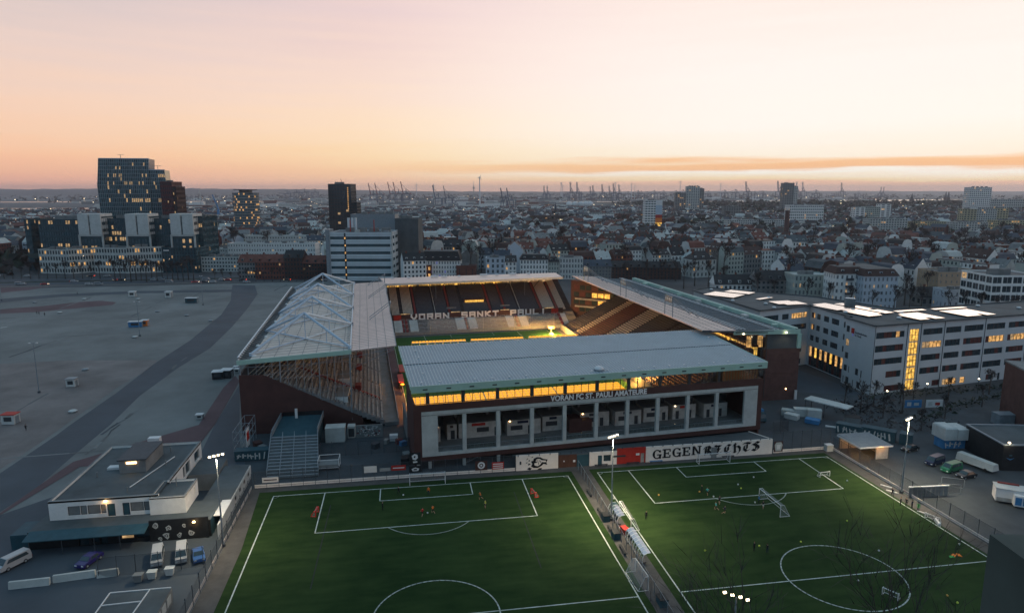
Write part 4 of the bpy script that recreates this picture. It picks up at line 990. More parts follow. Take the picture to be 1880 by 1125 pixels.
    def ring(b, cx, cz, rx, rz_, a0, a1, w0, w1, ox, oz, s, n=14, y=4.02):
        for i in range(n):
            a, c = math.radians(lerp(a0, a1, i/n)), math.radians(lerp(a0, a1, (i+1)/n))
            def wd(t_): return lerp(w0, w1, abs(math.cos(t_)))
            p = [(cx+rx*math.cos(a), cz+rz_*math.sin(a)), (cx+rx*math.cos(c), cz+rz_*math.sin(c)), (cx+(rx-wd(c))*math.cos(c), cz+(rz_-w0)*math.sin(c)), (cx+(rx-wd(a))*math.cos(a), cz+(rz_-w0)*math.sin(a))]
            P = [(ox+x*s, y-.0005, oz+z*s) for x, z in p]
            ar = sum(P[i][0]*P[(i+1) % 4][2]-P[(i+1) % 4][0]*P[i][2] for i in range(4))
            b.face(P if ar > 0 else P[::-1], 'ink')
    def slab(ch, ox, oz, s):
        b = M()
        if ch == 'G':
            ring(b, .5, .5, .5, .52, 50, 320, .12, .26, ox, oz, s); rect(b, .5, .38, 1.02, .5, ox, oz, s); rect(b, .74, 0, .96, .42, ox, oz, s); rect(b, .72, .7, .92, .95, ox, oz, s)
        if ch == 'E':
            rect(b, .14, 0, .38, 1, ox, oz, s); rect(b, 0, 0, .9, .13, ox, oz, s); rect(b, 0, .87, .9, 1, ox, oz, s); rect(b, .36, .44, .7, .56, ox, oz, s); rect(b, .78, .1, .92, .32, ox, oz, s); rect(b, .78, .68, .92, .9, ox, oz, s); rect(b, .62, .34, .72, .66, ox, oz, s)
        if ch == 'N':
            rect(b, .08, 0, .3, 1, ox, oz, s); rect(b, .8, 0, .98, 1, ox, oz, s); rect(b, -.02, 0, .42, .1, ox, oz, s); rect(b, .66, .9, 1.1, 1, ox, oz, s)
            P = [(ox+x*s, 4.015, oz+z*s) for x, z in ((.08, 1), (.34, 1), (.98, 0), (.76, 0))]; b.face(P[::-1], 'ink')
        if ch != 'N': pass
        o = b.obj('letter', geg, world=True); return o
    for i, ch in enumerate('GEGEN'): slab(ch, 50.6+i*2.32, .75+.08*i, 2.1)
    FR = {'R': [[(.15, .05), (.2, .9)], [(.05, .95), (.5, 1.05), (.75, .85), (.65, .62), (.3, .52)], [(.4, .55), (.75, .3), (.85, .02), (1.0, .1)], [(-.1, .7), (.1, .95)], [(.45, .1), (.48, .9)]],
          'E': [[(.75, .95), (.35, 1.0), (.12, .75), (.12, .3), (.4, .02), (.8, .2)], [(.1, .55), (.7, .6)], [(.45, .25), (.45, .9)], [(.0, 1.05), (.3, .95)]],
          'C': [[(.8, .92), (.4, 1.02), (.12, .75), (.12, .3), (.4, .02), (.8, .2)], [(.5, .3), (.48, .8)]],
          'H': [[(.12, 1.1), (.18, .0)], [(.15, .62), (.55, .75), (.8, .5), (.78, .1), (.5, -.25)], [(-.1, .85), (.35, 1.0)], [(.0, .05), (.3, .0)]],
          'T': [[(.0, .95), (.4, 1.05), (.95, .95)], [(.6, .98), (.18, .7), (.12, .3), (.45, .02), (.85, .2)], [(.5, .3), (.5, .85)]],
          'S': [[(.85, .95), (.45, 1.05), (.15, .8), (.75, .5), (.8, .2), (.4, .0), (.0, .15)], [(-.05, .75), (.5, .95)], [(.45, .2), (.5, .85)]]}
    xs = [63.3, 65.8, 68.1, 70.4, 72.7, 75.0]
    for i, ch in enumerate('RECHTS'):
        b = M()
        for k, pa in enumerate(FR[ch]):
            pen(b, pa, xs[i]-.4 if i else 62.9, .85+.07*i, 1.95, .155 if k else .17, 38)
        b.obj('letter', geg, world=True)
    # fist mural: black fist and broken fragments
    b = M()
    def blob(pts, m, y): 
        a = sum(pts[i][0]*pts[(i+1) % len(pts)][1]-pts[(i+1) % len(pts)][0]*pts[i][1] for i in range(len(pts)))
        if a < 0: pts = pts[::-1]
        b.face([(22+x, y, z) for x, z in pts], m)
    blob([(.9, .9), (1.5, .55), (2.4, .5), (3.2, .9), (3.7, 1.35), (4.5, 1.1), (4.3, 1.7), (4.6, 2.3), (3.6, 2.5), (3.0, 2.9), (2.2, 3.0), (1.5, 2.7), (1.4, 2.2), (.9, 2.1), (1.2, 1.5)], 'ink', 4.02)
    blob([(1.7, 1.1), (2.4, .9), (3.0, 1.3), (3.3, 1.8), (4.2, 1.7), (4.2, 2.1), (3.3, 2.2), (2.7, 2.6), (2.1, 2.5), (1.9, 2.0), (2.4, 1.8), (1.6, 1.6)], 'cream_wall', 4.005)
    for (x, z) in ((2.2, 2.1), (2.65, 2.05), (2.5, 1.5), (3.0, 1.9)): blob([(x-.05, z-.28), (x+.08, z-.2), (x+.1, z+.25), (x-.02, z+.3)], 'ink', 3.99)
    for pts in ([(.0, .4), (.7, .1), (1.1, .5), (.5, .75)], [(-.2, 2.4), (.2, 2.7), (.1, 2.9)], [(.3, 2.1), (.7, 2.2), (.5, 2.5)], [(1.0, 2.9), (1.4, 3.1), (1.1, 3.2)], [(2.2, .1), (3.1, .0), (3.4, .4), (2.8, .45)], [(-.3, 1.8), (.0, 1.7), (.1, 2.0)], [(.2, 1.2), (.8, 1.4), (.4, 1.75)]):
        blob(pts, 'ink', 4.01)
    b.obj('fist_mural', mural, world=True, kind=None)
    return t
low_block()

def bench(x, y, rz, label, col='charcoal'):
    t = thing('bench', label, 'bench', (x, y, .09), rz, 'benches beside the training pitches')
    b = M(); b.box(-1.5, -.2, .42, 1.5, .2, .48, col); b.obj('seat', t)
    for s in (-1.2, 1.2):
        b = M(); b.box(s-.04, -.18, 0, s+.04, .18, .42, 'steel_dark'); b.obj('leg', t)
    return t
bench(51.2, 3.4, 0, 'dark bench against the white wall under the letters GEGEN', 'blue_panel'); bench(45.8, 3.4, 0, 'bench in front of the red bay'); bench(38.5, 3.4, 0, 'bench in front of the cream bay with the door'); bench(68.4, 3.4, 0, 'bench under the last letters of the white wall')

# perimeter boards and tall fence along the far end of the pitches
def fence_line(name, label, pts, h, step, post_r=.06, board=None, mesh_h=None, bz=(.15, .85), group='ball fences round the training pitches', pm='steel_dark'):
    t = thing(name, label, 'fence', (*pts[0], .07), 0, group)
    for (a, c) in zip(pts, pts[1:]):
        a, c = Vector((*a, .07)), Vector((*c, .07)); ln = (c-a).length; n = max(1, round(ln/step)); d = (c-a)/n
        nrm = Vector((d.y, -d.x, 0)).normalized()*.08
        pme = None
        for k in range(n+1):
            p = a+d*k
            if pme is None: b = M(); b.tube((0, 0, 0), (0, 0, h), post_r, pm, n=6); pme = b.mesh('post')
            newobj('post', pme, t, p-Vector((*pts[0], .07)))
        if mesh_h:
            b = M()
            for k in range(n): b.face([a+d*k+Vector((0, 0, .1)), a+d*(k+1)+Vector((0, 0, .1)), a+d*(k+1)+Vector((0, 0, mesh_h)), a+d*k+Vector((0, 0, mesh_h))], 'fence_mesh')
            b.beam(a+Vector((0, 0, mesh_h)), c+Vector((0, 0, mesh_h)), .05, .05, pm); b.obj('wire_mesh', t, world=True)
        if board:
            for k in range(n):
                b = M(); p, q = a+d*(k+.02)+nrm, a+d*(k+.98)+nrm; b.beam(p+Vector((0, 0, (bz[0]+bz[1])/2)), q+Vector((0, 0, (bz[0]+bz[1])/2)), .06, bz[1]-bz[0], board)
                m_ = .5*(bz[0]+bz[1]); b.beam(p+nrm*.5+Vector((0, 0, m_)), q+nrm*.5+Vector((0, 0, m_)), .02, .06, 'brown_clad'); b.obj('board', t, world=True)
    return t
fence_line('ball_fence', 'fence with cream boards behind the far goal of the left training pitch', [(-34.6, 4.1), (-3.2, 4.2), (19.4, 4.0)], 3.8, 2.45, board='cream_wall', mesh_h=3.6)
fence_line('ball_fence', 'fence with cream boards between the white lettered block and the lit shelter', [(79.8, 4.2), (94.4, 4.4)], 5.2, 2.4, board='cream_wall', mesh_h=5.0)
fence_line('ball_fence', 'long fence with pale boards along the right side of the right training pitch', [(94.9, 4.2), (94.9, -62)], 3.4, 3.2, board='cream_wall', mesh_h=3.2, bz=(.2, .7))
fence_line('ball_fence', 'fence with pale boards beside the sheds along the left training pitch', [(-35, 3.8), (-35.1, -62)], 3.4, 3.3, board='cream_wall', mesh_h=3.0, bz=(.2, .8))
fence_line('ball_fence', 'grey mesh fence on the path dividing the two training pitches', [(33.1, 2.5), (32.6, -31), (32.5, -70)], 2.2, 2.6, mesh_h=2.1, pm='steel_grey')
for i, (x, z, w_, h_, m, lb) in enumerate(((-31.4, 1.3, 3.2, 1.1, 'cream_wall', 'cream banner with red print on the far fence near the grey stair'), (-11.3, 2.0, 2.6, 1.4, 'cream_wall', 'blank cream banner on the far fence'), (-8.3, 2.1, 2.2, .7, 'seat_wood', 'dull olive banner on the far fence'),
        (-5.5, 2.1, 3.0, 1.1, 'sign_red', 'red banner on the far fence left of the skull banner'))):
    t = tag(M().obj('tmp') if False else newobj('banner', None), None, None) if False else None
    b = M(); b.box(-w_/2, -.05, 0, w_/2, .0, h_, m); b.box(-w_*.4, -.07, h_*.4, w_*.4, -.055, h_*.6, 'brown_clad' if i == 0 else ('white' if i == 3 else m)); o = b.obj('banner', None, lb, 'banner', 'banners hung on the ball fence'); o.location = (x, 3.95, z)
def emblem(b, w_, h_, m='white'):
    b.dome((0, 0, 0), .01, .01, m, 4, 1)
b = M(); b.box(-1.15, -.05, 0, 1.15, 0, 2.7, 'black'); b.face([(-.5, -.06, 1.2), (.1, -.06, 1.0), (.6, -.06, 1.5), (.5, -.06, 2.2), (-.1, -.06, 2.4), (-.7, -.06, 2.0)], 'white'); b.face([(-.3, -.07, 1.6), (0, -.07, 1.5), (.1, -.07, 1.9), (-.2, -.07, 2.0)], 'black'); b.face([(-.4, -.06, .4), (.5, -.06, .5), (.4, -.06, .8), (-.5, -.06, .75)], 'white')
o = b.obj('banner', None, 'tall black banner with a white emblem on the far fence', 'banner', 'banners hung on the ball fence'); o.location = (-2.0, 3.95, 3.1)
b = M(); b.box(-1.3, -.05, 0, 1.3, 0, 1.4, 'black'); b.face([(-.6, -.06, .3), (.6, -.06, .3), (.8, -.06, .8), (0, -.06, 1.1), (-.8, -.06, .8)], 'white'); b.face([(-.4, -.07, .5), (.4, -.07, .5), (.3, -.07, .8), (-.3, -.07, .8)], 'black')
o = b.obj('banner', None, 'low black banner with white badge under the tall emblem banner', 'banner', 'banners hung on the ball fence'); o.location = (-2.0, 3.95, 1.4)
for i, (x, lb) in enumerate(((12.0, 'square banner with a round pale badge on the fence under the near stand'), (15.6, 'pink and white printed banner on the fence under the near stand'))):
    b = M(); b.box(-1.3, -.05, 0, 1.3, 0, 2.1 if i == 0 else 1.6, 'brown_clad' if i == 0 else 'sign_red')
    if i == 0:
        for k in range(12):
            a, c = k*math.pi/6, (k+1)*math.pi/6; b.face([(.45*math.cos(a), -.06, 1.1+.45*math.sin(a)), (.8*math.cos(a), -.06, 1.1+.8*math.sin(a)), (.8*math.cos(c), -.06, 1.1+.8*math.sin(c)), (.45*math.cos(c), -.06, 1.1+.45*math.sin(c))][::1], 'white')
        b.box(-.2, -.065, .9, .2, -.055, 1.3, 'white')
    else:
        for r in range(3): b.box(-1.1, -.065, .2+r*.45, 1.1, -.055, .4+r*.45, 'white')
    o = b.obj('banner', None, lb, 'banner', 'banners hung on the ball fence'); o.location = (x, 3.9, .9)
b = M(); b.face([(-.7, 0, .2), (.7, 0, .2), (1.0, 0, 1.6), (.6, 0, 2.3), (-.6, 0, 2.3), (-1.0, 0, 1.6)], 'concrete'); b.box(-1.1, .02, 0, 1.1, .08, 2.5, 'brown_clad'); b.face([(-.4, -.01, .6), (.4, -.01, .6), (.5, -.01, 1.7), (-.5, -.01, 1.7)], 'white')
o = b.obj('banner', None, 'banner with a pale shield right of the lettered wall', 'banner', 'banners hung on the ball fence'); o.location = (81.1, 4.0, .5)

# entrance ramp and stair of the left stand
t = thing('entrance_stair', 'broad grey stair with handrails leading up to the brown end wall', 'stair', (-28.5, 22, 0))
b = M()
b.hexa([(-34.6, 23.5, .1), (-24.2, 23.5, .1), (-24.6, 36.5, .1), (-34.2, 36.5, .1)], [(-34.6, 23.5, 3.9), (-24.2, 23.5, 3.9), (-24.6, 36.5, 4.4), (-34.2, 36.5, 4.4)], 'teal'); b.obj('landing', t, world=True)
n = 26
b = M()
for k in range(n):
    f0, f1 = k/n, (k+1)/n; y0, y1 = lerp(8, 23.5, f0), lerp(8, 23.5, f1); xl, xr = lerp(-33, -34.6, f0), lerp(-22.4, -24.2, f0)
    z = lerp(.2, 3.9, f1)
    b.box(xl, y0, .1, xr, y1+.02, z, 'steel_grey' if k % 2 else 'roof_grey')
b.obj('step', t, world=True, kind='stuff')
for j in range(5):
    b = M(); xa, xb = lerp(-33, -22.4, j/4), lerp(-34.6, -24.2, j/4)
    b.beam((xa, 8, 1.3), (xb, 23.5, 5.0), .1, .1, 'steel_grey'); b.beam((xa, 8, .8), (xb, 23.5, 4.4), .06, .06, 'steel_grey')
    for k in range(9): b.beam((lerp(xa, xb, k/8), lerp(8, 23.5, k/8), lerp(.2, 3.9, k/8)), (lerp(xa, xb, k/8), lerp(8, 23.5, k/8), lerp(1.3, 5.0, k/8)), .07, .07, 'steel_grey')
    b.obj('handrail', t, world=True)
for xx in (-34.5, -24.3):
    b = M(); b.box(xx-.08, 23.6, 4.0, xx+.08, 36.4, 5.4, 'steel_grey'); b.obj('parapet', t, world=True)
b = M(); b.box(-30.9, 34.6, 4.4, -30.3, 34.9, 6.8, 'white'); b.obj('white_sign', t, world=True)
b = M(); b.box(-34.3, 37.2, 0, -24.4, 37.6, 5.3, 'black'); b.obj('dark_doorway', t, world=True)

rnd = random.Random(31)
def cargo(x, y, z, sx, sy, sz, rz, m, label, group='containers and cabins in the yards', top=None, ribs=True, cat='container', extra=None):
    t = thing('container', label, cat, (x, y, z), rz, group)
    b = M(); b.box(-sx/2, -sy/2, .12, sx/2, sy/2, sz-.06, m); b.obj('wall', t)
    b = M(); b.box(-sx/2-.05, -sy/2-.05, sz-.06, sx/2+.05, sy/2+.05, sz, top or m); b.obj('roof', t)
    if ribs:
        b = M()
        for k in range(int(sx/.8)): b.box(-sx/2+.3+k*.8, -sy/2-.06, .2, -sx/2+.55+k*.8, -sy/2, sz-.15, m)
        for k in range(int(sy/.8)): b.box(-sx/2-.06, -sy/2+.3+k*.8, .2, -sx/2, -sy/2+.55+k*.8, sz-.15, m)
        b.obj('rib', t, kind='stuff')
    if extra: extra(t, sx, sy, sz)
    return t
def graffiti(t, sx, sy, sz):
    r = random.Random(sx*7+sy)
    b = M(); k = 0; x = -sx/2+.5
    while x < sx/2-1:
        w_ = r.uniform(.5, 1.0); h0 = r.uniform(.3, .8); h1 = sz-r.uniform(.3, .8); s = r.choice((-.25, 0, .25)); k += 1
        b.face([(x, -sy/2-.075-k*.002, h0), (x+w_*.4, -sy/2-.075-k*.002, h0+.1), (x+w_*.4+s, -sy/2-.075-k*.002, h1), (x+s, -sy/2-.075-k*.002, h1-.1)], 'concrete_light'); k += 1
        if r.random() < .7: b.face([(x, -sy/2-.075-k*.002, (h0+h1)/2), (x+w_, -sy/2-.075-k*.002, (h0+h1)/2-.1), (x+w_, -sy/2-.075-k*.002, (h0+h1)/2+.2), (x, -sy/2-.075-k*.002, (h0+h1)/2+.3)], 'concrete')
        x += w_+.2
    b.obj('graffiti', t, kind='stuff')
# left yard
cargo(-20.7, 29, 0, 4.6, 3.2, 3.8, 0, 'concrete', 'pale cabin under the brown end wall beside the grey stair', ribs=False)
t = thing('goods_cart', 'white framed mesh cart standing right of the grey stair', 'cart', (-20.6, 12.6, .05))
b = M()
for (x, y) in ((-2.2, -1.6), (2.2, -1.6), (2.2, 1.6), (-2.2, 1.6)): b.beam((x, y, 0), (x, y, 2.4), .12, .12, 'white')
for z in (.6, 2.4): 
    b.beam((-2.2, -1.6, z), (2.2, -1.6, z), .1, .1, 'white'); b.beam((-2.2, 1.6, z), (2.2, 1.6, z), .1, .1, 'white'); b.beam((-2.2, -1.6, z), (-2.2, 1.6, z), .1, .1, 'white'); b.beam((2.2, -1.6, z), (2.2, 1.6, z), .1, .1, 'white')
b.obj('frame', t); b = M(); b.box(-2.1, -1.5, .6, 2.1, 1.5, 1.3, 'concrete_dark'); b.obj('load', t)
t = thing('gate_wall', 'low wall covered with stickers and graffiti at the foot of the terrace', 'wall', (-13.5, 30, 0))
b = M(); b.box(-2.5, 0, 0, 4.0, .4, 3.2, 'concrete_dark'); b.obj('wall', t)
b = M(); r_ = random.Random(6)
for k in range(60):
    x = r_.uniform(-2.4, 3.5); z = r_.uniform(.3, 2.8); b.box(x, -.06-.001*k, z, x+r_.uniform(.15, .5), -.02, z+r_.uniform(.1, .35), r_.choice(['white', 'concrete', 'aisle_red', 'black', 'concrete_light']))
b.obj('sticker', t, kind='stuff')
b = M(); b.box(-4.5, .2, 0, -2.7, 2.4, 3.0, 'concrete'); b.box(-4.3, 0.1, .4, -2.9, .19, 2.5, 'frame_dark'); b.obj('booth', t)
fence_line('yard_fence', 'dark mesh fence across the yard behind the ball fence', [(-23.5, 18.8), (-3.1, 18.8)], 3.6, 3.0, mesh_h=3.4, group=None)
for i, (x, y, s_, m) in enumerate(((-6.8, 27, 1.6, 'white'), (-5.5, 24.5, 1.3, 'aisle_red'), (-4.6, 23.2, 1.2, 'blue_panel'), (-11, 22.6, 1.4, 'steel_dark'), (-8.6, 25.2, 1.1, 'seat_wood'), (-4.2, 12, 1.8, 'black'), (-3.8, 15, 1.6, 'concrete_dark'), (-38.5, 27, 1.8, 'brown_clad'), (-37, 25, 1.5, 'concrete_dark'), (-40.2, 24, 1.7, 'steel_dark'))):
    t = thing('crate', ['white tarpaulin covered heap by the terrace gate', 'red crate by the near stand corner', 'blue crate by the near stand corner', 'low black trestle on the yard', 'brown crate by the sticker covered wall', 'black bin at the corner post of the near stand', 'grey bin at the corner of the near stand', 'brown crate left of the grey stair', 'grey crate left of the grey stair', 'dark crate beside the scaffold'][i], 'crate', (x, y, .05), i*.3, 'crates and bins in the stand yard')
    b = M(); b.box(-s_*.6, -s_*.45, 0, s_*.6, s_*.45, s_*.8, m); b.obj('body', t); b = M(); b.box(-s_*.62, -s_*.47, s_*.8, s_*.62, s_*.47, s_*.9, m); b.obj('lid', t)
t = thing('scaffold', 'tubular scaffold with a red and white poster at the left corner of the brown wall', 'scaffold', (-41.5, 28, 0))
b = M()
for x in (-1.2, 1.2):
    for y in (-6, -3, 0, 3, 6): b.tube((x, y, 0), (x, y, 6), .07, 'steel_grey', n=5)
    for z in (2, 4, 6): b.tube((x, -6, z), (x, 6, z), .06, 'steel_grey', n=5)
for y in (-6, 0, 6):
    for z in (2, 4, 6): b.tube((-1.2, y, z), (1.2, y, z), .06, 'steel_grey', n=5)
    b.tube((-1.2, y, 0), (1.2, y, 4), .05, 'steel_grey', n=5)
b.obj('frame', t); b = M(); b.box(1.3, -4.5, 1.4, 1.38, -1.5, 5.8, 'white'); b.box(1.4, -4, 3, 1.46, -2, 5, 'sign_red'); b.obj('poster', t)
cargo(-38.2, 20.6, 0, 7.5, 2.4, 2.4, 0, 'teal', 'dark container with painted tags left of the grey stair', extra=graffiti)

# ------------------------------------------------------------------ clubhouse
def clubhouse():
    t = thing('clubhouse', 'white two-storey clubhouse with dark ground floor, flat roof and roof cabin', 'building', (-57, -10, 0))
    b = M()
    b.facade((-67.3, -14.6), (1, 0), 29.3, 0, 3.2, [(7.8, .1, 9.4, 2.5), (11.2, .1, 12.4, 2.5), (14.6, .8, 16.6, 2.4, 'lit_soft'), (16.9, .8, 19.2, 2.4), (9.9, .5, 11, 2.4)], 'black', depth=.3, pane='glass_dark')
    b.facade((-38, -14.6), (0, 1), 8, 0, 3.2, [], 'teal'); b.facade((-67.3, 17), (0, -1), 31.6, 0, 3.2, [], 'black')
    b.face([(-67.3, -14.6, 3.2), (-38, -14.6, 3.2), (-38, -6.6, 3.2), (-67.3, -6.6, 3.2)], 'roof_grey')
    b.obj('ground_floor', t, world=True)
    wr = [(2.9, 3.9, 4.3+.0, 5.6)] # placeholder
    rects = [(3.0, 3.9, 5.0, 5.6), (5.05, 3.9, 6.1, 5.6), (6.2, 3.9, 8.3, 5.6), (8.35, 3.9, 9.2, 5.6), (9.4, 3.25, 10.7, 5.6), (11.9, 3.25, 13.1, 5.6), (13.2, 3.9, 15.4, 5.6), (15.45, 3.9, 16.4, 5.6), (13.2+3.3, 3.9, 18.0-.05, 5.6)]
    b = M(); W0, W1, y0, y1, zt = -65.6, -47.6, -10.6, 15.5, 6.7
    b.facade((W0, y0), (1, 0), 18.0, 3.2, zt, rects[:8], 'white_wall', depth=.25)
    b.facade((W1, y0+6), (0, 1), 20, 3.2, zt, [(1, 4, 4, 5.8), (7.5, 3.6, 9, 6.0), (9.2, 3.6, 12, 6.0), (15, 3.8, 18.6, 5.9)], 'white_wall', depth=.25, pane='glass_dark')
    b.facade((W1, y1), (-1, 0), 18, 0, zt, [], 'white_wall'); b.facade((W0, y1), (0, -1), 26.1, 0, zt, [], 'white_wall')
    b.obj('upper_wall', t, world=True)
    for r in rects[:8]:
        f = M(); x0, z0, x1, z1 = r; x0 += W0; x1 += W0; e_ = .1; y = y0+.12
        f.box(x0, y, z0, x1, y+.1, z0+e_, 'frame_dark'); f.box(x0, y, z1-e_, x1, y+.1, z1, 'frame_dark'); f.box(x0, y, z0+e_, x0+e_, y+.1, z1-e_, 'frame_dark'); f.box(x1-e_, y, z0+e_, x1, y+.1, z1-e_, 'frame_dark')
        o = f.obj('window' if z0 > 3.5 else 'door', t, world=True); p = M(); p.box(x0+e_, y+.04, z0+e_, x1-e_, y+.06, z1-e_, 'concrete_dark' if z0 > 3.5 else 'teal'); p.obj('pane', o, world=True)
    b = M(); b.face([(W0+.4, y0+.4, zt-.35), (W1-.4, y0+.4, zt-.35), (W1-.4, y1-.4, zt-.35), (W0+.4, y1-.4, zt-.35)], 'roof_grey')
    b.obj('roof', t, world=True)
    b = M()
    for p in ((W0, y0, W1, y0+.4), (W0, y1-.4, W1, y1), (W0, y0+.4, W0+.4, y1-.4), (W1-.4, y0+6, W1, y1-.4)): b.box(p[0], p[1], zt-.33, p[2], p[3], zt+.08, 'white_wall', 'concrete_dark')
    b.obj('parapet', t, world=True)
    b = M(); b.facade((-49, -11.2), (1, 0), 6, 3.2, 6.3, [], 'white_wall'); b.facade((-43, -11.2), (0, 1), 7.5, 3.2, 6.3, [(5.2, 4.2, 5.8, 5.6)], 'white_wall', depth=.2, pane='frame_dark'); b.facade((-43, -3.7), (-1, 0), 6, 3.2, 6.3, [], 'white_wall'); b.facade((-49, -3.7), (0, -1), 7.5, 3.2, 6.3, [], 'white_wall')
    b.face([(-48.8, -11, 6.1), (-43.2, -11, 6.1), (-43.2, -3.9, 6.1), (-48.8, -3.9, 6.1)], 'roof_grey')
    for p in ((-49, -11.2, -43, -10.9), (-49, -4.0, -43, -3.7), (-49, -10.9, -48.7, -4), (-43.3, -10.9, -43, -4)): b.box(p[0], p[1], 6.1, p[2], p[3], 6.45, 'white_wall', 'concrete_dark')
    b.obj('stair_block', t, world=True)
    b = M(); b.prism([(-58.4, 1), (-53.6, 1), (-53.4, 10), (-58.2, 10)], 6.4, 9.0, 'concrete_dark', 'roof_grey'); b.box(-58.6, .7, 9.0, -53.3, 10.3, 9.2, 'steel_dark'); b.obj('roof_cabin', t, world=True)
    b = M(); b.box(-57, .85, 8.3, -55.2, .98, 8.65, 'lamp_warm'); b.obj('strip_light', t, world=True)
    b = M(); b.box(-57.2, 12.6, 6.4, -54.9, 14, 9.0, 'white'); b.obj('roof_unit', t, world=True)
    b = M(); b.box(-61.5, 3.2, 6.36, -58.8, 4.6, 6.8, 'white'); b.obj('skylight', t, world=True)
    b = M(); b.beam((-54, -6, 6.5), (-50.6, 8, 6.5), .15, .15, 'white'); b.obj('cable_duct', t, world=True)
    for (x, y) in ((-52.4, 11.3), (-60.2, 10), (-53.7, -8), (-46, -6), (-62, 0), (-51, 4)):
        b = M(); b.tube((x, y, 6.1), (x, y, 7.3), .09, 'concrete_dark', n=6); b.dome((x, y, 7.3), .22, .18, 'concrete_dark', 6, 2); b.obj('roof_pipe', t, world=True)
    b = M(); b.hexa([(-66.9, -17.2, 2.7), (-48, -17.2, 2.7), (-48, -14.62, 3.2), (-66.9, -14.62, 3.2)], [(-66.9, -17.2, 2.85), (-48, -17.2, 2.85), (-48, -14.62, 3.4), (-66.9, -14.62, 3.4)], 'teal'); b.obj('awning', t, world=True)
    b = M()
    for x in (-66, -61, -56, -52): b.beam((x, -17, .05), (x, -17, 2.7), .1, .1, 'steel_dark')
    b.obj('awning_post', t, world=True, kind='stuff')
    b = M(); b.box(-48, -15, .1, -38.3, -14.7, 3.9, 'black'); w_ = b.obj('mural_wall', t, world=True)
    b = M(); r_ = random.Random(12)
    for (cx, cz, r0) in ((-47, 3.0, .6), (-44.9, 2.4, .55), (-45.3, 1.0, .65), (-43.2, .9, .5), (-41.2, 1.2, .6), (-42.3, 2.6, .35), (-46.3, .5, .4)):
        n = 9; rr_ = [r0*r_.uniform(.6, 1.15) for _ in range(n)]
        b.face([(cx+rr_[k]*math.cos(2*math.pi*k/n), -15.03, cz+rr_[k]*math.sin(2*math.pi*k/n)) for k in range(n)], 'concrete')
        b.face([(cx+.55*rr_[k]*math.cos(2*math.pi*k/n+.4), -15.05, cz+.5*rr_[k]*math.sin(2*math.pi*k/n+.4)) for k in range(n)], 'black')
        b.face([(cx+.28*rr_[k]*math.cos(2*math.pi*k/n+.4), -15.07, cz+.25*rr_[k]*math.sin(2*math.pi*k/n+.4)) for k in range(n)], 'concrete_light')
    b.obj('painted_face', w_, world=True)
    b = M(); x = -53.2
    for k in range(8): b.box(x+k*.42, -14.75, 2.55, x+.3+k*.42, -14.68, 2.95, 'concrete_light')
    b.obj('sign_letter', t, world=True)
    for (x, y, z) in ((-56.3, -10.8, 6.2), (-40.6, -15.2, 3.2)):
        b = M(); b.dome((x, y, z), .28, .25, 'lamp_warm', 8, 2); b.obj('wall_lamp', t, world=True); point('wall_light', (x+57, y+10-.5, z-.4), 28, (1, .6, .25), .15, t)
    b = M(); b.prism([(-47.4, 5), (-41.8, 5), (-41.8, 13), (-47.4, 13)], 0, 3.5, 'concrete_dark', 'roof_grey'); b.obj('rear_annex', t, world=True)
    b = M(); b.box(-70.3, -14, 0, -67.5, -9, 2.6, 'teal'); b.obj('side_shed', t, world=True)
clubhouse()
t = thing('changing_sheds', 'long low flat-roofed row of pale panelled sheds beside the left training pitch', 'shed', (-39, -5, 0))
b = M(); b.box(-41.6, -6.5, 0, -36.6, 10, 3.0, 'concrete_dark', 'roof_grey'); b.obj('wall', t, world=True)
for k in range(9):
    b = M(); y = -6.4+k*1.83; b.box(-36.58, y, .15, -36.4, y+1.65, 2.85, 'concrete_light'); b.obj('panel', t, world=True)
    if k % 2: b = M(); b.box(-36.38, y+.3, 1.7, -36.34, y+1.2, 2.3, 'black'); b.obj('window', t, world=True)
b = M(); b.box(-36.55, -16.2, .1, -36.3, -6.6, 2.9, 'concrete_light'); b.box(-40.7, -12.8, 2.9, -36.3, -6.6, 3.02, 'white_wall'); b.obj('canopy', t, world=True)
t = thing('cabin', 'dark low cabin with white roof battens in the bottom left corner', 'cabin', (-42.5, -38, 0))
b = M(); b.box(-4.3, -5, 0, 4.2, 3.8, 2.5, 'concrete_dark', 'roof_grey'); b.obj('wall', t)
for p in (((-4.2, 3.7, 2.56), (4.1, 3.7, 2.56)), ((.8, -4.9, 2.56), (1.2, 3.6, 2.56)), ((-4.2, .6, 2.56), (1.0, .8, 2.56)), ((-4.2, -4.9, 2.56), (-4.2, 3.6, 2.56))):
    b = M(); b.beam(*p, .15, .12, 'white'); b.obj('roof_batten', t)
for k in range(3): b = M(); b.box(4.22, -3+k*2.1, .8, 4.3, -1.4+k*2.1, 2.1, 'concrete'); b.obj('window', t)
for i, (x, y, l_, rz) in enumerate(((-61.5, -26.2, 5.6, .05), (-55.6, -25.2, 5.8, .12), (-50.8, -25.1, 3, .1))):
    t = thing('concrete_barrier', ['leftmost concrete barrier below the clubhouse', 'middle concrete barrier below the clubhouse', 'short rightmost concrete barrier below the clubhouse'][i], 'barrier', (x, y, .06), rz, 'concrete barriers below the clubhouse')
    b = M(); b.hexa([(-l_/2, -.4, 0), (l_/2, -.4, 0), (l_/2, .4, 0), (-l_/2, .4, 0)], [(-l_/2, -.2, 1.1), (l_/2, -.2, 1.1), (l_/2, .2, 1.1), (-l_/2, .2, 1.1)], 'concrete'); b.obj('body', t)
fence_line('yard_fence', 'dark mesh fence round the car bays below the clubhouse', [(-52, -25.5), (-46.5, -25.5), (-36.6, -24.8)], 3.6, 3.2, mesh_h=3.4, group=None)
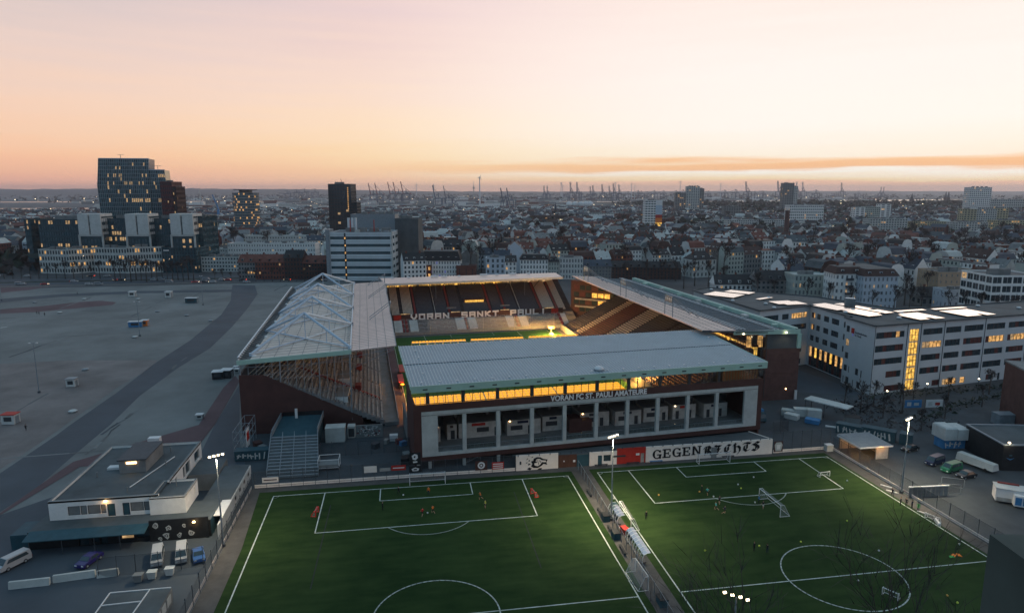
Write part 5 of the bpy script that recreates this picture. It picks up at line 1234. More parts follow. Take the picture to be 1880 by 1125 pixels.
for i, (x, y, m) in enumerate(((-43.6, -27, 'concrete'), (-45.4, -27.6, 'concrete_dark'), (-41.2, -26.4, 'concrete_light'))):
    t = thing('rubbish_bin', ['pale wheeled bin under the white vans', 'dark wheeled bin left of the pale one', 'small pale bin by the second white van'][i], 'bin', (x, y, .06), 0, 'bins below the clubhouse')
    b = M(); b.hexa([(-.5, -.4, .1), (.5, -.4, .1), (.5, .4, .1), (-.5, .4, .1)], [(-.65, -.5, 1.2), (.65, -.5, 1.2), (.65, .5, 1.2), (-.65, .5, 1.2)], m); b.obj('body', t); b = M(); b.box(-.7, -.55, 1.2, .7, .55, 1.3, m); b.obj('lid', t)

# ------------------------------------------------------------------ vehicles
def car_mesh(kind):
    "profile along x (front at +x)"
    if kind == 'van':
        prof = [(-2.4, .35), (-2.45, 1.2), (-2.3, 1.95), (1.3, 1.98), (2.1, 1.15), (2.5, 1.0), (2.55, .35)]; win = [(-2.0, 1.25, 1.5, 1.78)]
    elif kind == 'wagon':
        prof = [(-2.2, .3), (-2.25, .9), (-1.95, 1.42), (.5, 1.48), (1.15, .95), (2.1, .82), (2.2, .3)]; win = [(-1.8, .95, .7, 1.35)]
    else:
        prof = [(-2.1, .3), (-2.15, .85), (-1.6, .95), (-1.0, 1.42), (.4, 1.44), (1.1, .92), (2.0, .8), (2.1, .3)]; win = [(-1.2, .95, .65, 1.33)]
    return prof, win
def car(kind, paint, label, x, y, rz, z=.07, lights=None, group=None, far=False):
    prof, win = car_mesh(kind); t = thing('parked_car' if kind != 'van' else 'parked_van', label, 'car' if kind != 'van' else 'van', (x, y, z), rz, group)
    hw = .9; b = M(); n = len(prof); top = max(p[1] for p in prof)
    def inn(p): return hw if p[1] < 1.0 else hw-.16*(p[1]-.9)/(top-.9+.01)
    L_ = [(p[0], -inn(p), p[1]) for p in prof]; R_ = [(p[0], inn(p), p[1]) for p in prof]
    b.face(L_[::-1] if True else L_, paint); b.face(R_, paint)
    for i in range(n):
        j = (i+1) % n; b.face([L_[i], L_[j], R_[j], R_[i]], paint)
    b.obj('body', t)
    # glass
    x0, z0, x1, z1 = win[0]
    for s, nm in ((-1, 'side_window'), (1, 'side_window')):
        g = M(); yb = s*(hw+.005); yt = s*(hw-.12)
        P = [(x0, yb, z0), (x1, yb, z0), (x1-.45, yt, z1), (x0+.3, yt, z1)]; g.face(P if s < 0 else P[::-1], 'glass_dark'); g.obj(nm, t)
    wi = [(prof[i], prof[i+1]) for i in range(n-1) if prof[i][1] > 1.3 and prof[i+1][1] < 1.25]
    if wi:
        a, c = wi[0]; g = M(); q = [Vector((lerp(a[0], c[0], f)+.02, 0, lerp(a[1], c[1], f)+.02)) for f in (.08, .92)]
        g.face([(q[0].x, -.68, q[0].z), (q[1].x, -.8, q[1].z), (q[1].x, .8, q[1].z), (q[0].x, .68, q[0].z)], 'glass_dark'); g.obj('windscreen', t)
    wi = [(prof[i], prof[i+1]) for i in range(n-1) if prof[i][1] < 1.25 and prof[i+1][1] > 1.35]
    if wi:
        a, c = wi[0]; g = M(); q = [Vector((lerp(a[0], c[0], f)-.02, 0, lerp(a[1], c[1], f)+.02)) for f in (.15, .9)]
        g.face([(q[0].x, -.78, q[0].z), (q[1].x, -.66, q[1].z), (q[1].x, .66, q[1].z), (q[0].x, .78, q[0].z)][::-1], 'glass_dark'); g.obj('rear_window', t)
    for xx in (-1.35, 1.35):
        for s in (-1, 1):
            wm = M(); wm.tube((xx, s*.72, .33), (xx, s*.93, .33), .33, 'rubber', n=12); wo_ = wm.obj('wheel', t)
            rm = M(); rm.tube((xx, s*.93, .33), (xx, s*.945, .33), .2, 'steel_grey', n=8); rm.obj('rim', wo_)
    fx = prof[-1][0]
    for s in (-.62, .62):
        h = M(); h.box(fx-.06, s-.18, .55, fx+.02, s+.18, .72, 'lamp_white' if lights == 'on' else 'steel_white'); h.obj('headlight', t)
        h = M(); h.box(-fx-.03 if kind == 'van' else -2.25, s-.15, .6, -2.12 if kind != 'van' else -2.4, s+.15, .8, 'lamp_red' if lights == 'on' else 'aisle_red'); h.obj('tail_light', t)
    return t
PC = 'vehicles parked in the right yard'
car('van', 'car_navy', 'dark navy estate car with shiny roof in the right yard', 112.2, -7.2, math.radians(200), group=PC)
car('van', 'car_green', 'green people carrier next to the navy car in the right yard', 112.8, -11.2, math.radians(196), group=PC)
car('sedan', 'car_black', 'black saloon car parked closest to the fence side in the right yard', 113.2, -14.6, math.radians(190), group=PC)
car('sedan', 'car_black', 'dark hatchback parked alone under the tall lamp in the right yard', 112.4, .6, math.radians(195), group=PC)
PV = 'vehicles parked below the clubhouse'
car('van', 'car_white', 'left of two white vans below the clubhouse', -44.6, -21.6, math.radians(-75), group=PV)
car('van', 'car_white', 'right of two white vans below the clubhouse', -41.0, -21.2, math.radians(-75), group=PV)
car('sedan', 'car_purple', 'deep blue car standing alone by the concrete barriers', -55.4, -20.6, math.radians(-110), group=PV)
car('sedan', 'car_blue', 'bright blue small car at the corner by the pitch fence', -38.2, -21.8, math.radians(-70), group=PV)
car('van', 'car_white', 'white van with red tail at the left edge of the picture', -67.2, -19.5, math.radians(-120), group=PV)
def truck(x, y, rz, label, cab, bodym, ln=5, grp=None, h=3.0):
    t = thing('delivery_truck', label, 'truck', (x, y, .07), rz, grp)
    b = M(); b.hexa([(ln/2-.2, -1.05, .5), (ln/2+1.7, -1.05, .5), (ln/2+1.7, 1.05, .5), (ln/2-.2, 1.05, .5)], [(ln/2-.2, -1, 2.5), (ln/2+1.2, -1, 2.5), (ln/2+1.2, 1, 2.5), (ln/2-.2, 1, 2.5)], cab); b.obj('cab', t)
    g = M(); g.face([(ln/2+1.62, -.85, 1.3), (ln/2+1.62, .85, 1.3), (ln/2+1.3, .85, 2.3), (ln/2+1.3, -.85, 2.3)], 'glass_dark'); g.obj('windscreen', t)
    b = M(); b.box(-ln/2, -1.15, .8, ln/2-.3, 1.15, h, bodym); b.obj('load_box', t)
    for xx in (-ln/2+1, ln/2+.8):
        for s in (-1, 1): wm = M(); wm.tube((xx, s*.8, .42), (xx, s*1.1, .42), .42, 'rubber', n=10); wm.obj('wheel', t)
    return t
truck(88.6, 27.5, math.radians(-95), 'blue truck with a pale roof beside the right end of the near stand', 'teal', 'blue_panel', 4.6)
# ------------------------------------------------------------------ right yard
t = thing('shelter', 'grey-roofed shelter lit orange inside at the corner of the right training pitch', 'shelter', (100.6, .4, .07))
b = M(); b.hexa([(96.6, -3.1, 3.05), (104.6, -3.2, 3.05), (104.2, 4.7, 3.35), (96.5, 4.9, 3.35)], [(96.6, -3.1, 3.3), (104.6, -3.2, 3.3), (104.2, 4.7, 3.6), (96.5, 4.9, 3.6)], 'steel_grey'); rf = b.obj('roof', t, world=True)
b = M()
for k in range(13): b.beam((96.8+k*.64, -3.0, 3.36), (96.8+k*.62, 4.6, 3.66), .06, .06, 'roof_metal')
b.obj('roof_rib', rf, world=True)
b = M(); b.box(96.5, -3.3, 3.0, 104.7, -3.21, 3.35, 'white'); b.box(96.4, -3.2, 3.0, 96.49, 4.9, 3.4, 'white'); b.obj('fascia', t, world=True)
for (x, y) in ((96.9, -2.7), (96.9, 1.2), (96.9, 4.4), (104.1, -2.7), (104, 4.2), (100.8, -2.8)): b = M(); b.beam((x, y, .07), (x, y, 3.1), .18, .18, 'steel_dark'); b.obj('post', t, world=True)
b = M(); b.box(97.0, 4.3, .07, 104, 4.45, 3.0, 'seat_wood'); b.obj('back_wall', t, world=True)
b = M(); b.box(104.0, -2.5, .07, 104.12, 4.2, 3.0, 'seat_wood'); b.obj('side_wall', t, world=True)
b = M(); b.box(100.9, -2.75, .07, 104.0, -2.65, 2.7, 'seat_wood'); b.obj('front_wall', t, world=True)
b = M(); b.box(97.5, -2.4, 2.85, 97.8, -1.6, 2.95, 'lamp_warm'); b.box(97.5, 1.6, 2.85, 97.8, 2.4, 2.95, 'lamp_warm'); b.obj('strip_light', t, world=True)
for (x, y, e_) in ((98.5, 0, 300), (99.0, -2.0, 120)): point('shelter_light', (x-100.6, y-.4, 2.5), e_, (1, .45, .12), .2, t)
point('shelter_light', (101.8-100.6, -3.9-.4, 2.6), 90, (1, .45, .12), .2, t)
t = thing('cool_boxes', 'small white cabin beside the corner of the lit shelter', 'cabin', (93.6, 3.6, .07)); b = M(); b.box(-.8, -.6, 0, .8, .6, 1.5, 'concrete'); b.obj('body', t); b = M(); b.box(-.85, -.65, 1.5, .85, .65, 1.6, 'white'); b.obj('lid', t)
cy = 'containers and cabins in the yards'
cargo(110.3, 8.6, 0, 7.4, 2.5, 2.8, math.radians(-46), 'teal', 'teal container covered with large pale graffiti letters behind the lit shelter', extra=graffiti)
cargo(105.6, 12.8, 0, 6.0, 2.5, 2.6, math.radians(-46), 'teal', 'second teal container in line with the graffiti one, farther off', extra=graffiti)
cargo(114.6, 4.6, 0, 2.6, 2.6, 2.8, math.radians(-46), 'teal', 'short teal container at the near end of the graffiti row')
def stack(x, y, lab1, lab2):
    cargo(x, y, 0, 5.4, 3.2, 2.4, math.radians(-5), 'blue_panel', lab1, extra=graffiti)
    t = thing('container', lab2, 'container', (x, y, 2.42), math.radians(-5), cy)
    b = M(); b.box(-3, -2.3, 0, -.05, 2.3, 2.7, 'concrete_light'); b.obj('wall', t); b = M(); b.box(.05, -2.5, 0, 3, 2.3, 2.6, 'concrete_light'); b.obj('wall', t)
    b = M(); b.hexa([(-3, -2.3, 2.7), (-.05, -2.3, 2.7), (-.05, 2.3, 2.7), (-3, 2.3, 2.7)], [(-2.8, -2, 3.0), (-.2, -2, 3.0), (-.2, 2, 3.0), (-2.8, 2, 3.0)], 'concrete_light'); b.obj('roof', t)
stack(123.6, 1.5, 'blue graffiti container carrying two pale cabins in the right yard', 'pair of pale rounded cabins standing on the blue container')
t = thing('black_hall', 'black box-like hall with a pale parapet and red lettering at the right edge', 'building', (130, -8, 0), math.radians(-12))
b = M(); b.box(-5.4, -6, 0, 12, 7, 5.8, 'black', 'roof_grey'); b.obj('wall', t)
b = M()
for p in ((-5.5, -6.1, 12, -5.7), (-5.5, 6.7, 12, 7.1), (-5.5, -5.7, -5.1, 6.7)): b.box(p[0], p[1], 5.8, p[2], p[3], 6.05, 'steel_grey')
b.obj('parapet', t)
b = M()
for k in range(7): b.box(-.8+k*1.0, -6.08, 2.8, -.1+k*1.0, -6.01, 4.0-(k % 2)*.3, 'aisle_red')
b.obj('red_letter', t)
b = M(); b.box(-4.0, -6.08, 3.4, -3.4, -6.01, 3.7, 'teal'); b.face([(-4.6, -6.05, 3.0), (-3.7, -6.05, 2.5), (-2.8, -6.05, 3.0), (-3.7, -6.05, 2.8)], 'blue_panel'); b.obj('painted_emblem', t)
b = M(); b.tube((-4.5, -6.3, 5.9), (-4.5, -6.3, 6.6), .06, 'steel_grey', n=5); b.dome((-4.5, -6.3, 6.5), .3, .25, 'lamp_white', 8, 2); b.obj('lamp', t); point('hall_light', (-4.5, -6.8, 6.2), 60, (1, .85, .6), .2, t)
t = thing('covered_trailer', 'long low wagon under a pale tarpaulin beside the black hall', 'trailer', (119.9, -10.2, .07), math.radians(-76))
b = M(); b.hexa([(-4, -1.1, .6), (4, -1.1, .6), (4, 1.1, .6), (-4, 1.1, .6)], [(-3.9, -.8, 2.2), (3.9, -.8, 2.0), (3.9, .8, 2.0), (-3.9, .8, 2.2)], 'concrete'); b.obj('tarpaulin', t)
for xx in (-2.5, 2.5):
    for s in (-1, 1): b = M(); b.tube((xx, s*.9, .4), (xx, s*1.1, .4), .4, 'rubber', n=10); b.obj('wheel', t)
t = thing('catering_trailer', 'white catering trailer with blue door panels near the right edge', 'trailer', (112.2, -26.0, .07), math.radians(-35))
b = M(); b.box(-2.6, -1.5, .5, 2.6, 1.5, 3.0, 'white'); b.obj('body', t); b = M(); b.box(-2.7, -1.6, 3.0, 2.7, 1.6, 3.12, 'concrete_light'); b.obj('roof', t)
b = M(); b.box(.2, -2.7, .4, 2.8, -1.52, 2.5, 'white'); b.obj('fridge', t)
for k in range(2): b = M(); b.box(.35+k*1.2, -2.76, .7, 1.35+k*1.2, -2.71, 2.2, 'blue_panel'); b.obj('door_panel', t)
b = M(); b.box(-2.4, -1.56, .5, 0, -1.51, 1.3, 'seat_wood'); b.obj('skirt', t); b = M(); b.box(-2.0, 1.0, 3.13, 1.5, 1.4, 3.4, 'aisle_red'); b.obj('roof_bar', t)
t = thing('slatted_wall', 'white capped slatted screen on the yard behind the pitch fence', 'screen', (98.2, -21.4, .07), math.radians(-4))
for k in range(9): b = M(); b.box(-4+k*.92, -.05, 0, -3.2+k*.92, .05, 2.1, 'concrete_dark'); b.obj('slat', t)
b = M(); b.box(-4.1, -.15, 2.12, 4.3, .15, 2.3, 'white'); b.obj('cap', t)
for i, (x, y, rz) in enumerate(((106.5, -18.4, -.5), (103.6, -20.8, -.35))):
    t = thing('mesh_gate', ['open mesh gate panel left of the catering trailer', 'mesh panel at the right end of the slatted screen'][i], 'gate', (x, y, .07), rz, 'mesh panels in the right yard'); b = M()
    for p in (((-2, 0, 0), (-2, 0, 2)), ((2, 0, 0), (2, 0, 2)), ((-2, 0, 2), (2, 0, 2)), ((-2, 0, .1), (2, 0, .1))): b.tube(*p, .05, 'steel_grey', n=5)
    b.obj('frame', t); b = M(); b.face([(-2, 0, .1), (2, 0, .1), (2, 0, 2), (-2, 0, 2)], 'fence_mesh'); b.obj('wire_mesh', t)
cargo(152, 12.6, 0, 9, 3, 3, math.radians(-8), 'steel_grey', 'ribbed grey skip on the open yard at the right')
t = thing('brick_building', 'corner of a plain brick building cut by the right edge', 'building', (146, 3, 0), 0); b = M(); b.prism([(148.4, 3.8), (164, -8), (176, 8), (154.5, 19)], 0, 15, 'brick_brown', 'roof_grey'); b.obj('wall', t, world=True); b = M(); b.prism([(148.3, 3.8), (164, -8.2), (176.2, 8), (154.4, 19.2)], 15.01, 15.4, 'concrete_dark'); b.obj('parapet', t, world=True)
# covered store and trucks behind the near-right corner
t = thing('open_shed', 'long pale flat canopy on posts in the yard before the school', 'shed', (107, 25, 0))
b = M(); b.hexa([(103.6, 29.4, 3.9), (107, 31.6, 3.9), (112.6, 21.4, 3.9), (109.2, 19.4, 3.9)], [(103.6, 29.4, 4.15), (107, 31.6, 4.15), (112.6, 21.4, 4.15), (109.2, 19.4, 4.15)], 'concrete_light'); b.obj('roof', t, world=True)
for p in ((104, 29.4), (107, 31.2), (109.4, 19.8), (112.2, 21.6), (106.5, 24.8)): b = M(); b.beam((*p, 0), (*p, 3.9), .15, .15, 'steel_dark'); b.obj('post', t, world=True)
cargo(109.6, 17.6, 0, 3.6, 2.6, 2.8, math.radians(-30), 'concrete_dark', 'pale block hut with dark flat roof at the end of the canopy', top='black', ribs=False)
for i, (x, y, m, lb) in enumerate(((101.4, 27.4, 'concrete_light', 'white box trailer nearest the canopy end'), (103.8, 24.9, 'concrete_light', 'white box trailer with a blue skirt in front of the canopy'), (98.6, 28.6, 'concrete', 'grey covered handcart left of the white trailers'), (101.2, 21.6, 'blue_panel', 'flat blue-grey pallet stack in the yard'), (97.8, 25.6, 'concrete_light', 'low white crate pile left of the trailers'))):
    cargo(x, y, 0, 3.4, 2.2, [2.2, 2.6, 1.6, 1.2, 1.4][i], math.radians(-20-8*i), m, lb, ribs=(i == 1))
t = thing('skip', 'white long tray on the ground in the yard', 'tray', (104.4, 17.6, .07), math.radians(-35)); b = M(); b.box(-1.8, -.3, 0, 1.8, .3, .3, 'white'); b.obj('body', t)
fence_line('yard_fence', 'mesh fence round the small compound right of the near stand', [(87, 16.5), (91.5, 17.0), (91.7, 21)], 3, 2.2, mesh_h=2.8, group=None)

# ------------------------------------------------------------------ festival field objects
def kiosk(x, y, rz, s, label, wall, roofm, name='kiosk'):
    t = thing(name, label, 'kiosk', (x, y, .06), rz, 'huts standing on the open field'); sx, sy, sz = s
    b = M(); b.box(-sx/2, -sy/2, .1, sx/2, sy/2, sz, wall); b.obj('wall', t)
    b = M(); b.box(-sx/2-.2, -sy/2-.2, sz, sx/2+.2, sy/2+.2, sz+.18, roofm); b.obj('roof', t)
    b = M(); b.box(-sx*.3, -sy/2-.06, sz*.35, sx*.3, -sy/2-.01, sz*.8, 'frame_dark'); b.obj('hatch', t)
    b = M(); b.box(sx/2+.01, -sy*.3, .1, sx/2+.06, sy*.3, sz*.8, 'steel_grey'); b.obj('door', t)
    return t
P_K = [((130, 711), (2.6, 2.2, 2.5), 'concrete_light', 'steel_grey', 'white cabin with a dark roof on the brown part of the field'), ((16, 780), (3.2, 2.4, 2.6), 'concrete_light', 'sign_red', 'white hut with a red side near the left edge'),
       ((399, 697), (3.2, 3.0, 2.4), 'black', 'white', 'left half of the double dark hut with white roof'), ((415, 695), (3.2, 3.0, 2.6), 'black', 'white', 'right half of the double dark hut with white roof'),
       ((248, 601), (5.5, 2.4, 2.4), 'blue_panel', 'white', 'blue and white trailer on the middle of the field'), ((265, 599), (2.6, 2.2, 2.6), 'orange_cloth', 'white', 'orange striped hut beside the blue trailer'),
       ((351, 556.5), (6, 2.6, 2.6), 'teal', 'white', 'blue-green container hut on the far field'), ((242, 545), (3.4, 2.6, 2.8), 'concrete_light', 'white', 'left of two small white huts on the far field'), ((309, 547), (3.2, 2.6, 3.4), 'concrete_light', 'white', 'right of two small white huts on the far field'),
       ((366, 770), (1.6, 1.2, 1.2), 'concrete', 'white', 'tiny pale box beside the red lane'), ((435, 685), (1.5, 1.2, 1.3), 'concrete', 'white', 'small pale box at the corner of the left stand'), ((433, 680), (1.3, 1.2, 1.2), 'white', 'white', 'small white box by the left stand wall')]
for (px, s, a, c, lb) in P_K:
    g = G(*px); kiosk(g.x, g.y+s[1]/2, random.uniform(-.15, .15), s, lb, a, c)
for i, px in enumerate(((157, 680), (134, 757), (343, 580), (248, 620), (64, 556), (155, 550), (387, 590), (254, 550), (289, 573), (110, 575))):
    g = G(*px); lb = ['low round pit cover on the brown patch, the farther one', 'low round pit cover on the brown patch near the dark lane', 'pit cover on the grey field right of the blue trailer', 'pit cover below the blue trailer', 'pit cover left of the red patch', 'pit cover above the red patch', 'pit cover beside the dark lane bend', 'pit cover near the white huts', 'dark pit cover right of the trailer', 'pit cover below the red patch'][i]
    t = thing('pit_cover', lb, 'pit cover', (g.x, g.y, .06), 0, 'pit covers on the open field')
    b = M(); b.tube((0, 0, 0), (0, 0, .45), 1.0, 'concrete_dark', n=10); b.obj('body', t); b = M(); b.dome((0, 0, .46), 1.15, .3, 'concrete_light' if i % 2 else 'steel_grey', 10, 2); b.obj('lid', t)
def lamp_post(px, h, label, grp, arm=1.0, lit=False, heads=2, col=(1, .82, .55), e_=0, z=.07):
    g = G(*px); t = thing('lamp_post', label, 'lamp post', (g.x, g.y, z), 0, grp)
    b = M(); b.tube((0, 0, 0), (0, 0, h), .16, 'steel_grey', r1=.09); b.tube((0, 0, 0), (0, 0, .5), .4, 'steel_dark'); b.obj('pole', t)
    b = M(); b.beam((-arm, 0, h), (arm, 0, h), .1, .1, 'steel_grey'); b.obj('crossarm', t)
    for k in range(heads):
        x = lerp(-arm, arm, k/(heads-1)); y = 0
        if lit == 'quad': x, y = [(-.9, -.25), (-.3, .1), (.3, .4), (.9, .75)][k % 4]
        q_ = M(); q_.box(x-.25, y-.22, h-.02, x+.25, y+.22, h+.14, 'steel_grey' if lit else 'white'); q_.obj('lamp_head', t)
        if lit: q_ = M(); q_.box(x-.2, y-.34, h-.16, x+.2, y-.2, h+.1, 'lamp_white'); q_.obj('lamp_glass', t)
    if e_:
        la = bpy.data.lights.new('flood_light', 'SPOT'); la.energy = e_; la.color = col; la.spot_size = math.radians(150); la.spot_blend = .9; la.shadow_soft_size = .5
        newobj('flood_light', la, t, (0, 0, h-.6))
    return t
lamp_post((72, 721), 15.3, 'unlit twin lamp post on the brown patch of the field, nearest the camera', 'unlit lamp posts on the open field'); lamp_post((257, 617), 14.5, 'unlit lamp post behind the blue trailer in the middle of the field', 'unlit lamp posts on the open field'); lamp_post((373, 560), 15.5, 'unlit lamp post at the far end of the field', 'unlit lamp posts on the open field', .5); lamp_post((3, 552), 14, 'lamp post at the left edge of the far field', 'unlit lamp posts on the open field')
FP = 'lit floodlight masts of the training pitches'
lamp_post((410, 1003), 16.4, 'lit floodlight mast beside the clubhouse sheds', FP, .9, 'quad', 4, e_=11000)
lamp_post((1122, 955), 16.3, 'lit floodlight mast on the path between the pitches', FP, .9, 'quad', 4, e_=26000)
lamp_post((1655, 905), 15.6, 'lit floodlight mast by the right pitch fence', FP, 1.2, 'quad', 4, e_=20000)
t = thing('lamp_post', 'floodlight mast seen from above with its lamps glowing in the bare twigs', 'lamp post', (33.0, -64, .07), 0, FP)
gx = G(1352, 1092, 16.3)
t.location = (gx.x, gx.y, .07)
b = M(); b.tube((0, 0, 0), (0, 0, 16), .2, 'steel_grey', r1=.1); b.obj('pole', t)
for i, (x, y) in enumerate(((-.9, .9), (-.3, .3), (.4, -.2), (.9, -.8))):
    b = M(); b.box(x-.17, y-.1, 16.0, x+.17, y+.1, 16.2, 'lamp_white'); b.obj('lamp_glass', t)

# ------------------------------------------------------------------ goals, dugouts
def goal(x, y, rz, label, w_=7.3, h=2.4, d=2.0, z=.1, cat='goal', grp='football goals on the training pitches', colr='white', r=.06):
    t = thing('football_goal', label, cat, (x, y, z), rz, grp)
    for s in (-1, 1): b = M(); b.tube((s*w_/2, 0, 0), (s*w_/2, 0, h), r, colr, n=6); b.obj('post', t)
    b = M(); b.tube((-w_/2, 0, h), (w_/2, 0, h), r, colr, n=6); b.obj('crossbar', t)
    b = M()
    for s in (-1, 1): b.tube((s*w_/2, d, .03), (s*w_/2, 0, .03), r*.7, colr, n=5); b.tube((s*w_/2, d, .03), (s*w_/2, d*.35, h), r*.6, colr, n=5); b.tube((s*w_/2, 0, h), (s*w_/2, d*.35, h), r*.6, colr, n=5)
    b.tube((-w_/2, d, .03), (w_/2, d, .03), r*.7, colr, n=5); b.obj('rear_frame', t)
    b = M(); b.face([(-w_/2, d, 0), (w_/2, d, 0), (w_/2, d*.35, h), (-w_/2, d*.35, h)], 'net'); b.face([(-w_/2, d*.35, h), (w_/2, d*.35, h), (w_/2, 0, h), (-w_/2, 0, h)], 'net')
    for s in (-1, 1): b.face([(s*w_/2, 0, 0), (s*w_/2, d, 0), (s*w_/2, d*.35, h), (s*w_/2, 0, h)], 'net')
    b.obj('net', t); return t
goal(.4, .3, 0, 'full size goal at the far end of the left training pitch'); goal(64, 1.0, 0, 'full size goal at the far end of the right training pitch', h=2.3, d=1.6)
goal(64.6, -20.8, math.radians(-89), 'white goal standing sideways in the middle of the right training pitch', 7.4, 2.3)
goal(35.6, -21.4, math.radians(-91), 'goal parked on the side line next to the dugout path', 7.0, 2.3, 1.6); goal(32.0, -40.1, math.radians(92), 'goal parked on the left side of the dividing path near the bottom', 5.3, 2.3, 1.6)
MG = 'small training goals'
goal(83.8, -9.6, math.radians(5), 'small white goal on the right penalty area line', 2.4, 1.1, .9, grp=MG); goal(91.4, -30.3, math.radians(-70), 'small white goal outside the right touchline', 2.4, 1.1, .9, grp=MG); goal(67, -50.4, math.radians(-60), 'small white goal inside the near part of the centre circle', 2.2, 1.2, .9, grp=MG)
goal(-20.6, -9.4, math.radians(80), 'small red goal on the left side of the left penalty area', 1.9, 1.1, .9, grp=MG, colr='red', r=.1); goal(20.9, -8.3, math.radians(-75), 'small red goal with an orange bib on the right side of the left penalty area', 1.9, 1.1, .9, grp=MG, colr='red', r=.1)
for i, (x, y, n) in enumerate(((34.4, -20.4, 5), (34.4, -31.8, 8))):
    t = thing('dugout', ['shorter curved clear dugout on the dividing path behind the parked goal', 'longer curved clear dugout on the dividing path'][i], 'dugout', (x, y, .08), 0, 'clear dugouts on the dividing path')
    ln = n*1.05; prof = [(-.75, 0), (-.8, 1.2), (-.6, 1.8), (0, 2.1), (.6, 2.15)]
    for k in range(n+1):
        b = M(); yy = -ln/2+k*ln/n
        for (a, c) in zip(prof, prof[1:]): b.beam((a[0], yy, a[1]), (c[0], yy, c[1]), .07, .07, 'steel_white')
        b.obj('hoop', t)
    b = M()
    for (a, c) in zip(prof, prof[1:]): b.face([(a[0], -ln/2, a[1]), (a[0], ln/2, a[1]), (c[0], ln/2, c[1]), (c[0], -ln/2, c[1])], 'pane')
    b.obj('clear_shell', t); b = M(); b.box(-.5, -ln/2+.2, .3, 0, ln/2-.2, .45, 'seat_grey'); b.obj('bench', t)
t = thing('plastic_seat_stack', 'red plastic equipment bin between the two clear dugouts', 'bin', (34.2, -25.6, .08), .2); b = M(); b.box(-.5, -.9, 0, .5, .9, 1.0, 'sign_red'); b.obj('body', t); b = M(); b.box(-.55, -.95, 1.0, .55, .95, 1.1, 'sign_red'); b.obj('lid', t)
for i, (x, y) in enumerate(((32.2, -9.5), (32.0, -17.6), (31.9, -24.5), (31.9, -31.3))): bench(x, y, math.radians(90), ['first', 'second', 'third', 'fourth'][i]+' dark bench from the far end on the left side of the dividing fence')
for i, (x, y) in enumerate(((32.3, -20.2), (32.2, -26.6), (32.9, -46.3))):
    t = thing('equipment_bin', ['dark blue equipment bin by the central mast', 'dark blue equipment bin by the longer dugout', 'dark equipment bin near the bottom of the path'][i], 'bin', (x, y, .08), 0, 'equipment bins on the dividing path'); b = M(); b.box(-.6, -.9, 0, .6, .9, 1.1, 'teal'); b.obj('body', t); b = M(); b.box(-.65, -.95, 1.1, .65, .95, 1.2, 'black'); b.obj('lid', t)
b = M(); b.box(-.2, -1.2, 0, .2, 1.2, .5, 'white')
t = thing('kit_box', 'white kit box outside the right touchline', 'box', (91.8, -31.2, .08), -.4); o = b.obj('body', t)
for i, px in enumerate(((1627, 893), (1638, 903), (1696, 942))):
    g = G(*px); t = thing('towel', ['first', 'second', 'third'][i]+' white strip lying outside the right touchline, counted from the far end', 'strip', (g.x, g.y, .1), math.radians(-55), 'white strips by the right touchline'); b = M(); b.box(-1.1, -.15, 0, 1.1, .15, .08, 'white'); b.obj('body', t)
# balls and markers
bm_ = {}
def ball(x, y, m, label, grp):
    if m not in bm_:
        b = M(); b.dome((0, 0, .11), .17, .17, m, 8, 3); b.dome((0, 0, .11), .17, -.17, m, 8, 2); bm_[m] = b.mesh('ball')
    o = newobj('ball', bm_[m], None, (x, y, .13)); tag(o, label, 'ball', grp)
BL = [(45.7, -12.3, 'ball_orange', 'orange marker ball left inside the right pitch penalty area'), (54.4, -12.2, 'ball_orange', 'orange ball left of the pair of players'), (63.4, -12.1, 'ball_yellow', 'yellow ball inside the right penalty area'), (63.7, -10.3, 'white', 'white ball just behind the yellow one in the penalty area'),
      (45.6, -33.5, 'ball_yellow', 'pale ball alone on the left half of the right pitch'), (55.4, -33.6, 'ball_yellow', 'yellow ball between the two standing coaches'), (63.2, -33.5, 'ball_yellow', 'yellow ball above the centre circle'), (36.4, -12.3, 'white', 'white ball on the left touchline'), (56.2, -14.7, 'white', 'white ball near the penalty arc'), (63.0, -18.4, 'white', 'white ball in front of the sideways goal'),
      (87.1, -12.3, 'white', 'white ball near the right touchline'), (75.9, -28, 'ball_yellow', 'dull ball right of the sideways goal'), (74.5, -38.3, 'white', 'white ball right above the centre circle'), (65.2, -45.7, 'white', 'white ball inside the centre circle'), (75.8, -51.4, 'ball_orange', 'orange ball right of the centre circle'), (75.9, -53.2, 'ball_yellow', 'yellow ball right below the centre circle'), (89.6, -38.6, 'white', 'white ball beside the right touchline near the bottom'),
      (-4.6, -4.0, 'white', 'white ball beside the goalkeeper of the left pitch'), (-.1, -12.4, 'white', 'white ball between the two running players'), (68.7, -7.5, 'white', 'white ball at the corner of the goal area')]
for q in BL: ball(*q, 'balls lying on the training pitches')
for i, (x, y, m) in enumerate(((85.2, -41.8, 'green_cloth'), (85.9, -41.5, 'orange_cloth'), (86.8, -41.6, 'orange_cloth'))):
    t = thing('training_bib', ['green bib dropped near the right touchline', 'orange bib dropped next to the green one', 'farthest right orange bib on the grass'][i], 'bib', (x, y, .11), i*.7, 'bibs on the grass'); b = M(); b.prism([(-.5, -.25), (.4, -.3), (.55, .2), (-.2, .35)], 0, .06, m); b.obj('cloth', t)
